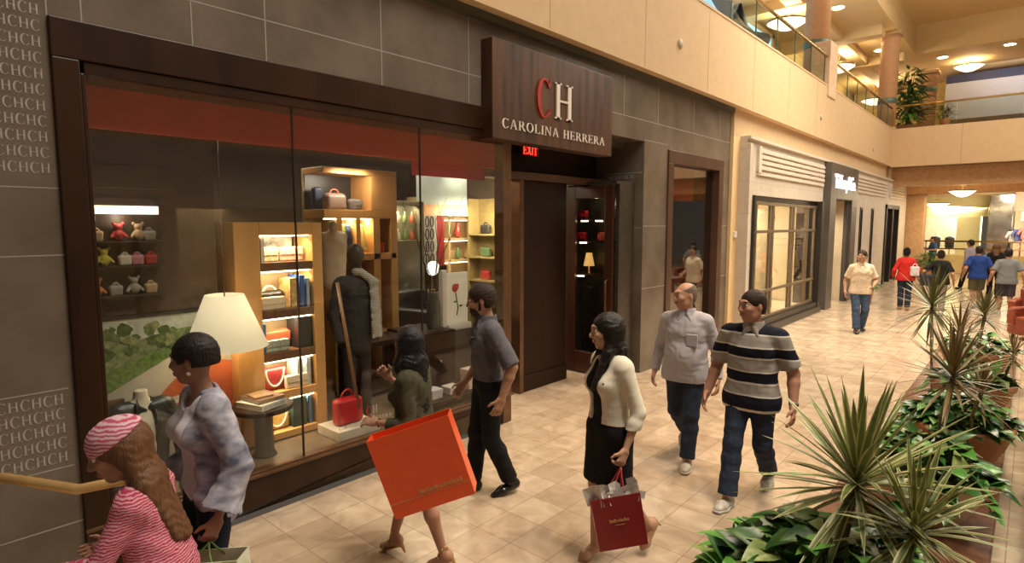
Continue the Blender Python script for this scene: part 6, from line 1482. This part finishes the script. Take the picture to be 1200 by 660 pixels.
shopping_bag((gp_.x + .02, gp_.y - .02, gp_.z - .37), RT, .38, .30, .14, wbm, 'white paper bag with yellow-green leafy print carried by the woman in the cardigan', .08, (gp_.x, gp_.y, gp_.z), None, None, mat('green_handle', (.12, .20, .04), .6))

# girl in pink
p = Person('person', (-2.80, .84, 0), mixd(.98, .12), 'girl in a pink striped dress and pink cap beside the brass handrail', 1.46, 'f', (.36, .18, .11), .006, hscale=1.22,
           lf=(-.08, .22, 0), rf=(.08, -.25, .08), rp=.6, lean=.20, head=(.42, -.20, .0), lw=(-.02, .36, -.30), rw=(.05, .30, -.36), lpole=(-.4, -1, 0), sleeves='long', lhand={'curl': .3}, rhand={'curl': .3})
pk = wave_mat('pink_stripe_knit', (.46, .045, .11), (.66, .36, .40), 26, .9, 'Z', 5, .2, (.52, .10, .16))
p.long_hair(hair_lt, .40, .016, .95, -.055, sway=(0, -.08), front=False); p.brows(hair_lt)
S = SDF(); P_, h_ = p.Ph, p.hs; S.ell(P_(0, -.015, .05), V(.100, .122, .098) * h_, .02, p.HR); S.clip(P_(0, .02, .045), -(p.HR @ nrm(V(0, .38, 1)))); S.wr = (.002, 60, 0); sobj('cap', S, .006, wave_mat('pink_cap', (.52, .09, .18), (.72, .50, .54), 20, .9, 'Z', 4), p.root)
p.skirt(pk, .34, .05, o=.022, name='dress_skirt', waist=.20); p.shirt(pk, o=.016, sleeve='long', hem=.05, upto=.93, cuff=.040, wr=.004, name='dress_top', loose=.01)
p.shoes(sneak, whites)

# people farther down the concourse
def far(loc, d, label, H, sex, skin, top, bottom, hairm, kind='tee', shorts=False, hair='short', res=.010, **kw):
    p = Person('person', loc, d, label, H, sex, skin, res, **kw)
    if hair == 'short': p.short_hair(hairm, vol=.012, low=-.05)
    elif hair == 'long': p.long_hair(hairm, .24, .016)
    elif hair == 'bun':
        p.short_hair(hairm, vol=.012, low=-.06); S = SDF(); S.ell(p.Ph(0, -.10, .10), V(.045, .045, .045) * p.hs); sobj('hair_bun', S, .008, hairm, p.root)
    if shorts: p.trousers(bottom, o=.022, hem=.92, end=.10, name='shorts')
    else: p.trousers(bottom, o=.014, end=.072)
    p.shirt(top, o=.012 if kw.get('slim') else .018, sleeve='long' if kind == 'long' else 'short', hem=-.08, upto=.85 if kind == 'long' else .75, cuff=.05, loose=.002 if kw.get('slim') else .008, wr=.005, collar=top if kind == 'polo' else None)
    p.shoes(kw.get('shoe', sneak), whites if kw.get('shoe') is None else None)
    return p
p = far((-2.66, 14.11, 0), (.40, -.91), 'man in a cream polo shirt and blue jeans walking towards the camera', 1.76, 'm', (.46, .24, .16), cloth('cream_polo', (.74, .60, .44)), denim_m, hair_brn, 'polo', res=.008, shoulder=.94, armr=.92, slim=True,
        lf=(-.08, -.10, .02), rf=(.08, .20, 0), head=(-.55, 0, 0), lw=(-.02, .20, -.36), rw=(.12, .05, -.50), lpole=(-.6, -1, 0), shoe=dshoe)
p.brows(hair_brn)
p = far((-2.46, 18.5, 0), (-.25, .97), 'woman in a bright red sweater seen from behind, white bag on her shoulder', 1.66, 'f', (.16, .07, .04), cloth('red_sweater', (.55, .028, .022)), denim, hair_blk, 'long', hair='bun', lf=(-.07, .08, 0), rf=(.07, -.05, 0), lw=(-.12, .10, -.46), rw=(.10, .16, -.42), lpole=(-.4, -1, 0), rpole=(.4, -1, 0), shoe=mat('tan_flat', (.3, .16, .09), .5), sleeves='long')
g = Matrix.Rotation(p.ang, 3, 'Z') @ Vector(p.RS + V(.03, -.06, 0)) + p.root.location
t = handbag('shoulder_bag', (g.x + .02, g.y - .10, .93), .20, .10, .24, mat('white_bag', (.72, .64, .66), .5), 'small white bag hanging from the red sweater woman\'s shoulder', handle=mat('white_bag', (.72, .64, .66)), rot=-1.3)
p = far((-1.68, 18.0, 0), (-.15, .99), 'woman in a black top and grey trousers seen from behind with a dark shoulder bag', 1.64, 'f', (.42, .22, .14), cloth('black_top', (.014, .013, .013)), cloth('taupe_trousers', (.27, .23, .19)), hair_brn, 'tee', hair='bun', lf=(-.06, .12, 0), rf=(.06, -.16, .03), rp=.3, lw=(-.16, .12, -.40), rw=(.15, .0, -.50), lpole=(-.8, -1, 0))
g = Matrix.Rotation(p.ang, 3, 'Z') @ Vector(p.LS + V(-.03, -.1, 0)) + p.root.location
handbag('shoulder_bag', (g.x - .05, g.y - .08, .74), .36, .13, .30, mat('navy_bag', (.022, .022, .035), .4), 'large dark bag on the shoulder of the woman in the black top', handle=mat('navy_bag', (.022, .022, .035)), rot=-1.9, slump=.006)
far((-3.42, 33.2, 0), (-.85, -.4), 'distant person in a blue shirt and dark trousers standing by the pier', 1.70, 'm', (.40, .2, .13), cloth('teal_shirt', (.045, .11, .22)), blackc, hair_brn, 'tee', res=.014, lw=(-.10, .26, -.26), rw=(.1, .26, -.24), shoe=dshoe)
far((-1.56, 25.6, 0), (-.55, .4), 'distant man in a pale lilac shirt and black trousers walking under the footbridge', 1.78, 'm', (.38, .2, .13), cloth('lilac_shirt', (.36, .31, .36)), blackc, hair_brn, 'long', res=.012, lf=(-.08, .25, 0), rf=(.08, -.25, .05), rp=.5, shoe=dshoe)
far((-1.06, 20.3, 0), (-.25, .97), 'man in a royal blue T-shirt and olive shorts walking away', 1.70, 'm', (.44, .22, .14), cloth('royal_tee', (.022, .058, .26)), cloth('olive_shorts', (.10, .09, .05)), hair_brn, 'tee', True, lf=(-.08, -.15, .03), rf=(.08, .15, 0), lp=.4, lw=(-.16, .0, -.49), rw=(.14, .1, -.49), fat=.02)
far((-.42, 19.0, 0), (-.22, .97), 'man in a grey T-shirt and dark grey shorts walking away, nearest the armchairs', 1.69, 'm', (.46, .25, .16), cloth('grey_tee', (.20, .21, .22)), cloth('charcoal_shorts', (.055, .050, .055)), hair_blk, 'tee', True, lf=(-.08, .15, 0), rf=(.08, -.15, .03), rp=.4, head=(-.35, 0, 0), lw=(-.16, .1, -.48), rw=(.17, .0, -.49), fat=.02)
far((-.82, 23.4, 0), (-.1, 1), 'distant brown-haired woman in black, half hidden between the two men in T-shirts', 1.68, 'f', (.42, .22, .14), cloth('black_top', (.014, .013, .013)), blackc, hair_lt, 'tee', hair='long', res=.012, lw=(-.12, .05, -.5), rw=(.12, .05, -.5), shoe=dshoe)
# ------------------------------------------------------------------ planters along the right
terra = mat('terracotta', (.50, .215, .095), .6, var=.12, scale=5); cream_pot = mat('cream_glaze', (.66, .50, .30), .5, var=.08, scale=6)
soil = mat('soil', (.035, .022, .014), .9, var=.4, scale=40)
lf_d = mat('leaf_dark', (.018, .075, .014), .30, var=.35, scale=9, color2=(.045, .15, .028), spec=.5); lf_m = mat('leaf_bright', (.055, .20, .026), .32, var=.3, scale=12, color2=(.13, .33, .055), spec=.5)
lf_v = mat('leaf_variegated', (.14, .24, .05), .36, var=.4, scale=26, color2=(.34, .38, .13), spec=.5)
dr_g = mat('dracaena_green', (.10, .15, .035), .4, var=.3, scale=14, color2=(.17, .22, .06)); dr_c = mat('dracaena_cream', (.50, .44, .20), .45, var=.2, scale=14); dr_r = mat('dracaena_red', (.16, .075, .035), .45, var=.4, scale=10, color2=(.24, .13, .06))
stemm = mat('plant_stem', (.22, .16, .085), .7, var=.35, scale=40)
m = MB(); m.box(-1.12, -.07, 2.2, 12.6, 0, .09); struct('planter_base', m, mat('brown_granite', (.15, .065, .04), .22, var=.25, scale=14), bevel=.01)
def pot(x, y, r, h, m_, label):
    t = thing('planter_bowl', (x, y, .09), label, 'planter', None)
    m = MB(); m.lathe([(r * .50, 0), (r * .62, .05), (r * .86, h * .55), (r * .95, h - .08), (r, h - .07), (r * 1.02, h - .02), (r, h), (r * .93, h), (r * .90, h - .06), (r * .5, h - .10)], (x, y, .09), 56); obj('bowl', m, m_, t, True)
    m = MB(); m.lathe([(0, h - .05), (r * .91, h - .06)], (x, y, .09), 40); obj('soil', m, soil, t, kind='stuff')
    return t
POTS = [(-.64, 3.02, .56, .44, cream_pot, 'nearest large planter bowl with a cream rim at the bottom of the picture'), (-.52, 5.22, .43, .40, cream_pot, 'second planter bowl with a pale cream rim, behind the nearest spiky plant'), (-.40, 6.60, .40, .42, terra, 'terracotta planter bowl third from the camera'), (-.42, 8.45, .40, .42, terra, 'terracotta planter bowl fourth from the camera'), (-.50, 10.6, .44, .42, terra, 'terracotta planter bowl farthest from the camera')]
for p_ in POTS: pot(*p_)
def leaf_heart(mb, base, d, n, L, Wd, mi, rr):
    d = Vector(d).normalized(); n = Vector(n); s = d.cross(n).normalized(); n = s.cross(d).normalized(); b = Vector(base)
    prof = [(0.0, .0), (-.04, .28), (.12, .48), (.35, .50), (.62, .34), (.85, .14), (1.0, 0)]
    droop = rr.uniform(.25, .6); vs = []
    for f, wd in prof:
        c = b + d * (L * f) - n * (droop * L * max(f, 0) ** 2 * .6)
        vs += [c + s * (wd * Wd) + n * (wd * Wd * .30), c, c - s * (wd * Wd) + n * (wd * Wd * .30)]
    fs = []
    for i in range(len(prof) - 1): o = i * 3; fs += [(o, o + 1, o + 4, o + 3), (o + 1, o + 2, o + 5, o + 4)]
    mb.add(vs, fs, mi)
def pothos(x, y, r, z, n, seed, label, size=.14, hgt=.28, trail=6):
    rr = random.Random(seed); t = thing('pothos', (x, y, z), label, 'plant', None); mb = MB(); st = MB()
    for k in range(n):
        a = rr.uniform(0, 2 * PI); q_ = math.sqrt(rr.random()); R = r * q_ * .97
        px, py = x + R * math.cos(a), y + R * math.sin(a); pz = z + hgt * (1 - q_ ** 2) * rr.uniform(.45, 1.15) + .02
        out = Vector((math.cos(a + rr.uniform(-.9, .9)), math.sin(a + rr.uniform(-.9, .9)), rr.uniform(-.25, .55)))
        L = size * rr.uniform(.7, 1.3); u = rr.random(); mi = 0 if u < .50 else (1 if u < .86 else 2)
        leaf_heart(mb, (px, py, pz), out, (rr.uniform(-.4, .4), rr.uniform(-.4, .4), 1), L, L * .78, mi, rr)
        if k % 2 == 0: st.tube([(x + R * .5 * math.cos(a), y + R * .5 * math.sin(a), z), ((px + x + R * math.cos(a)) / 2, (py + y + R * math.sin(a)) / 2, z + (pz - z) * .6), (px, py, pz)], .004, 4)
    for k in range(trail):
        a = rr.uniform(0, 2 * PI); pts = []
        for i in range(5): R = r * (.84 + .09 * i); pts.append((x + R * math.cos(a), y + R * math.sin(a), z + .10 - .05 * i))
        st.tube(pts, .004, 4)
        for q3 in pts[1:]: leaf_heart(mb, q3, (math.cos(a + rr.uniform(-.8, .8)), math.sin(a + rr.uniform(-.8, .8)), -.2), (0, 0, 1), size * .9, size * .55, rr.choice((0, 1)), rr)
    f = obj('foliage', mb, [lf_d, lf_m, lf_v], t, True); obj('stems', st, mat('green_stem', (.10, .16, .04), .6), t)
pothos(-.64, 3.02, .53, .50, 330, 1, 'dense leafy green trailing plant filling the nearest planter bowl', .150, .30, 10)
pothos(-.52, 5.22, .42, .46, 170, 2, 'leafy dark green plant filling the second, cream-rimmed planter bowl', .14, .26, 6)
pothos(-.40, 6.60, .39, .48, 170, 3, 'dark green trailing plant filling the third planter bowl', .14, .24, 6)
pothos(-.42, 8.45, .38, .48, 130, 4, 'dark green leafy plant in the fourth planter bowl', .13, .22, 4)
pothos(-.50, 10.6, .42, .48, 120, 5, 'leafy green plant in the farthest planter bowl', .13, .24, 4)
def dracaena(base, crown, n, L, seed, label, mats_, wd=.022, up=.0, lean=0.0):
    rr = random.Random(seed); t = thing('dracaena', base, label, 'plant', None)
    b, c = Vector(base), Vector(crown); m = MB(); mid = (b + c) / 2 + Vector((rr.uniform(-.03, .03), rr.uniform(-.03, .03), 0))
    m.tube([b - Vector((0, 0, .08)), b * .7 + mid * .3, mid, mid * .4 + c * .6, c], [.016, .015, .014, .015, .018], 8); obj('stem', m, stemm, t, True)
    mb = MB()
    for k in range(n):
        f = k / n; a = k * 2.39996 + rr.uniform(-.25, .25); el = math.radians(-38 + 122 * (f ** .8)) + rr.uniform(-.16, .16) + up
        l = L * (1.0 - .25 * abs(f - .55)) * rr.uniform(.8, 1.12); w_ = wd * rr.uniform(.8, 1.15)
        d = Vector((math.cos(a) * math.cos(el), math.sin(a) * math.cos(el), math.sin(el))); s = Vector((-math.sin(a), math.cos(a), 0)); nn = s.cross(d) * -1
        p0 = c + Vector((0, 0, -.05 + .10 * f)); sag = rr.uniform(.05, .34) * (1.1 - f * .7); v = []
        for i in range(8):
            q_ = i / 7; pp = p0 + d * (l * q_) - Vector((0, 0, 1)) * (sag * l * q_ * q_); ww = w_ * (.55 + 1.1 * q_ if q_ < .35 else 1.0 * (1 - ((q_ - .35) / .65) ** 2.2) + .02)
            fold = nn * (-ww * .35)
            v += [pp + s * ww, pp + s * ww * .62 + fold * .3, pp + fold, pp - s * ww * .62 + fold * .3, pp - s * ww]
        edge = mats_[1] if True else 0; fs = []; mi = []
        o = len(mb.v); mb.v += [tuple(x) for x in v]
        for i in range(7):
            for j_ in range(4): A = o + i * 5 + j_; mb.f.append((A, A + 1, A + 6, A + 5)); mb.m.append(1 if j_ in (0, 3) else 0)
    obj('crown', mb, mats_, t, True)
dracaena((-.62, 3.14, .48), (-.57, 3.20, 1.02), 85, .60, 11, 'largest variegated spiky plant, rising from the nearest planter bowl', [dr_g, dr_c], .019)
dracaena((-.36, 3.02, .48), (-.31, 3.05, .93), 55, .42, 12, 'lower spiky plant right beside the largest one in the nearest bowl', [dr_g, dr_c], .016)
dracaena((-.47, 5.50, .46), (-.385, 5.50, 1.13), 70, .50, 13, 'reddish spiky plant leaning from the second planter bowl', [dr_r, dr_g], .014)
dracaena((-.38, 8.35, .48), (-.345, 8.30, 1.27), 48, .36, 14, 'thin-stemmed spiky plant standing tall in the fourth planter bowl', [dr_g, dr_r], .013)
dracaena((-.52, 7.0, .46), (-.46, 6.9, 1.24), 40, .36, 15, 'bushy bronze spiky plant rising from the third planter bowl', [dr_r, dr_c], .012)
dracaena((-.85, 9.2, .1), (-.90, 9.0, 1.24), 70, .60, 16, 'wide green-topped spiky plant standing left of the far bowls', [dr_g, dr_r], .015, -.22)
dracaena((-.16, 8.5, .46), (-.08, 8.4, .84), 34, .30, 17, 'small drooping spiky plant at the right rim of the fourth bowl', [dr_r, dr_c], .010)
dracaena((-.30, 6.3, .46), (-.24, 6.2, .88), 40, .36, 18, 'low dry spiky plant at the near edge of the third bowl', [dr_r, dr_g], .010)
# bush by the pier and plants on the upper level
def bush(x, y, z, r, h, n, seed, label, L=.3, pot_=True):
    rr = random.Random(seed); t = thing('potted_shrub', (x, y, z), label, 'plant', None)
    m = MB(); m.lathe([(r * .35, 0), (r * .5, .35), (r * .52, .4), (r * .45, .4), (r * .4, .34), (0, .33)], (x, y, z), 24); obj('pot', m, terra, t, True)
    mb = MB(); st = MB()
    for k in range(n):
        a = rr.uniform(0, 2 * PI); el = rr.uniform(.1, 1.45); q_ = rr.uniform(.35, 1); p = Vector((x + r * q_ * math.cos(a) * math.cos(el), y + r * q_ * math.sin(a) * math.cos(el), z + .4 + h * q_ * math.sin(el)))
        leaf_heart(mb, p, (math.cos(a), math.sin(a), rr.uniform(-.5, .6)), (0, 0, 1), L * rr.uniform(.7, 1.2), L * .22, rr.choice((0, 0, 1)), rr)
        if k % 6 == 0: st.tube([(x, y, z + .35), tuple(p)], .008, 4)
    obj('foliage', mb, [lf_d, lf_m], t, True); obj('branches', st, stemm, t)
bush(-3.3, 30.5, 0, .55, .75, 160, 21, 'leafy green shrub in a pot beside the pier under the footbridge', .30)
bush(-4.1, 28.6, 5.8, .75, 2.3, 260, 22, 'tall dark palm-like shrub behind the footbridge rail beside the full column', .55)
bush(-2.75, 27.6, 5.8, .35, .6, 120, 23, 'small leafy potted tree behind the footbridge glass', .18)
bush(-3.5, 19.4, 0, .35, .45, 70, 24, 'small grassy potted plant by the limestone shop wall behind the red sweater woman', .3)
# bronze rail at the right edge
t = thing('bronze_railing', (.16, 5, 0), 'bronze-edged railing at the extreme right edge beside the planters', 'railing')
m = MB(); m.box(.10, .22, 2.0, 14.0, 0, .12); obj('curb', m, bronze, t, bevel=.01); m = MB(); m.tube([(.16, 2.0, .95), (.16, 14, .95)], .03, 10); obj('handrail', m, brass, t, True)
for y in (3.2, 4.8, 6.4, 8.0, 10.0, 12.0): m = MB(); m.box(.14, .18, y - .03, y + .03, .12, .95); obj('post', m, bronze, t, bevel=.005)
m = MB(); m.box(.155, .165, 2.0, 14.0, .14, .9); obj('glass_panel', m, mallglass, t)
# red leather chairs near the right edge
rl = mat('oxblood_leather', (.22, .045, .022), .35, var=.2, scale=6)
armchair((.32, 15.3, 0), -2.2, .95, rl, rl, 'oxblood leather armchair nearest the planters at the right edge')
armchair((.20, 16.9, 0), -1.7, .95, rl, rl, 'oxblood leather armchair behind the nearest one at the right edge')
armchair((.40, 20.6, 0), -1.6, .95, rl, rl, 'farthest oxblood leather armchair, under the grey T-shirt man\'s elbow')
t = thing('coffee_table', (.25, 18.6, 0), 'dark-edged glass-topped low table between the oxblood armchairs', 'table')
m = MB(); m.box(-.15, .75, 18.2, 19.1, .40, .46); obj('table_top', m, rl, t, bevel=.01); m = MB(); m.box(-.08, .68, 18.27, 19.03, .46, .47); obj('glass_inset', m, mat('inset_glass', (.45, .38, .30), .1), t)
for x in (-.08, .68):
    for y in (18.27, 19.03): m = MB(); m.box(x - .04, x + .04, y - .04, y + .04, 0, .40); obj('leg', m, rl, t)
# brass handrail at the lower left
t = thing('stair_handrail', (-3.54, .6, 0), 'polished brass handrail cutting in at the lower left corner', 'railing')
m = MB(); m.tube([(-4.2, .30, .955), (-3.98, .47, .955), (-3.54, .695, .95), (-3.50, .86, .95), (-3.46, 1.0, .93)], .026, 12); obj('handrail', m, mat('polished_brass', (.80, .50, .20), .25, .55, var=.1, scale=10), t, True)
for p_ in ((-3.46, .98), (-4.15, .335)): m = MB(); m.tube([(p_[0], p_[1], 0), (p_[0], p_[1], .945)], .018, 8); m.lathe([(.05, 0), (.05, .02), (.02, .03)], (p_[0], p_[1], 0), 16); obj('post', m, brass, t, True)
# clothes and mannequins in the far shops
rr = random.Random(9); t = thing('clothes_rack', (.2, 43.0, 0), 'far crowded rail of brightly coloured shirts beyond the brass railing', 'clothes rack')
m = MB(); m.tube([(-1.0, 42.5, 1.95), (3.5, 42.5, 1.95)], .03, 8)
for x in (-1.0, 3.5): m.tube([(x, 42.5, 0), (x, 42.5, 1.95)], .03, 8)
obj('rail', m, darkmetal, t)
cols = [(.7, .62, .55), (.1, .12, .3), (.6, .2, .15), (.65, .62, .62), (.05, .05, .06), (.6, .35, .2), (.3, .42, .6), (.68, .5, .45)]
cn = ('off-white', 'navy', 'brick red', 'pale grey', 'black', 'orange', 'sky blue', 'peach'); od = 'first second third fourth fifth sixth seventh eighth ninth tenth eleventh twelfth thirteenth fourteenth fifteenth sixteenth seventeenth'.split()
for k in range(17):
    S = SDF(); S.cap((0, 0, -.12), (0, 0, -.72), .05, .07, k=.03, side=(.8, .6, 0), w=3.0, flat=(0, 1)); S.cap((-.16, -.10, -.14), (-.27, -.17, -.42), .06, k=.03); S.cap((.16, .10, -.14), (.27, .17, -.42), .06, k=.03)
    o = sobj('hanging_shirt', S, .03, mat('shirt_%d' % (k % 8), cols[k % 8], .8), None); o.location = (-.85 + k * .25, 42.5 - (k % 3) * .05, 1.95 + (k % 3) * .10)
    tag(o, '%s shirt, %s from the left on the crowded far rail beyond the brass railing' % (cn[k % 8], od[k]), 'shirt', 'shirts on the far rail')
for k, (x, c) in enumerate(((-4.55, (.02, .02, .02)), (-3.85, (.03, .025, .025)))):
    t = thing('mannequin', (x, 45.3, 0), ('left, half-hidden dark-topped headless mannequin in the far lemon shop window', 'right dark-topped headless mannequin in the far lemon shop window')[k], 'mannequin')
    S = SDF(); S.cap((0, 0, .9), (0, 0, 1.35), .14, .16, k=.05, side=(1, 0, 0), w=1.4); S.cap((-.15, 0, 1.45), (.15, 0, 1.45), .07, k=.06); S.cap((0, 0, 1.45), (0, 0, 1.62), .05, k=.03)
    for a in (-1, 1): S.cap((a * .2, 0, 1.42), (a * .27, 0, .9), .05, k=.03)
    sobj('torso', S, .02, mat('pale_mannequin', (.75, .66, .5), .7), t)
    S = SDF(); S.cap((0, 0, .85), (0, 0, 1.34), .16, .18, k=.05, side=(1, 0, 0), w=1.4); sobj('top', S, .02, mat('dark_top_%d' % k, c, .7), t)
    m = MB(); m.tube([(0, 0, 0), (0, 0, .9)], .03); m.lathe([(.2, 0), (.2, .03), (.03, .05)], (0, 0, 0), 16); obj('stand', m, brass, t, world=False)
t = thing('cone_lamp', (2.3, 43.2, 0), 'bright cone-shaded lamp at the right edge beyond the brass railing', 'lamp')
m = MB(); m.lathe([(.55, 2.1), (.16, 2.9), (.15, 2.9), (.54, 2.1)], (.85, 42.0, 0), 32, close=True); obj('lamp_shade', m, mat('cone_shade', (.85, .75, .55), .7, emit=(1, .85, .6), estr=1.6), t, True); m = MB(); m.tube([(.85, 42.0, 0), (.85, 42.0, 2.6)], .03); obj('stand', m, brass, t)
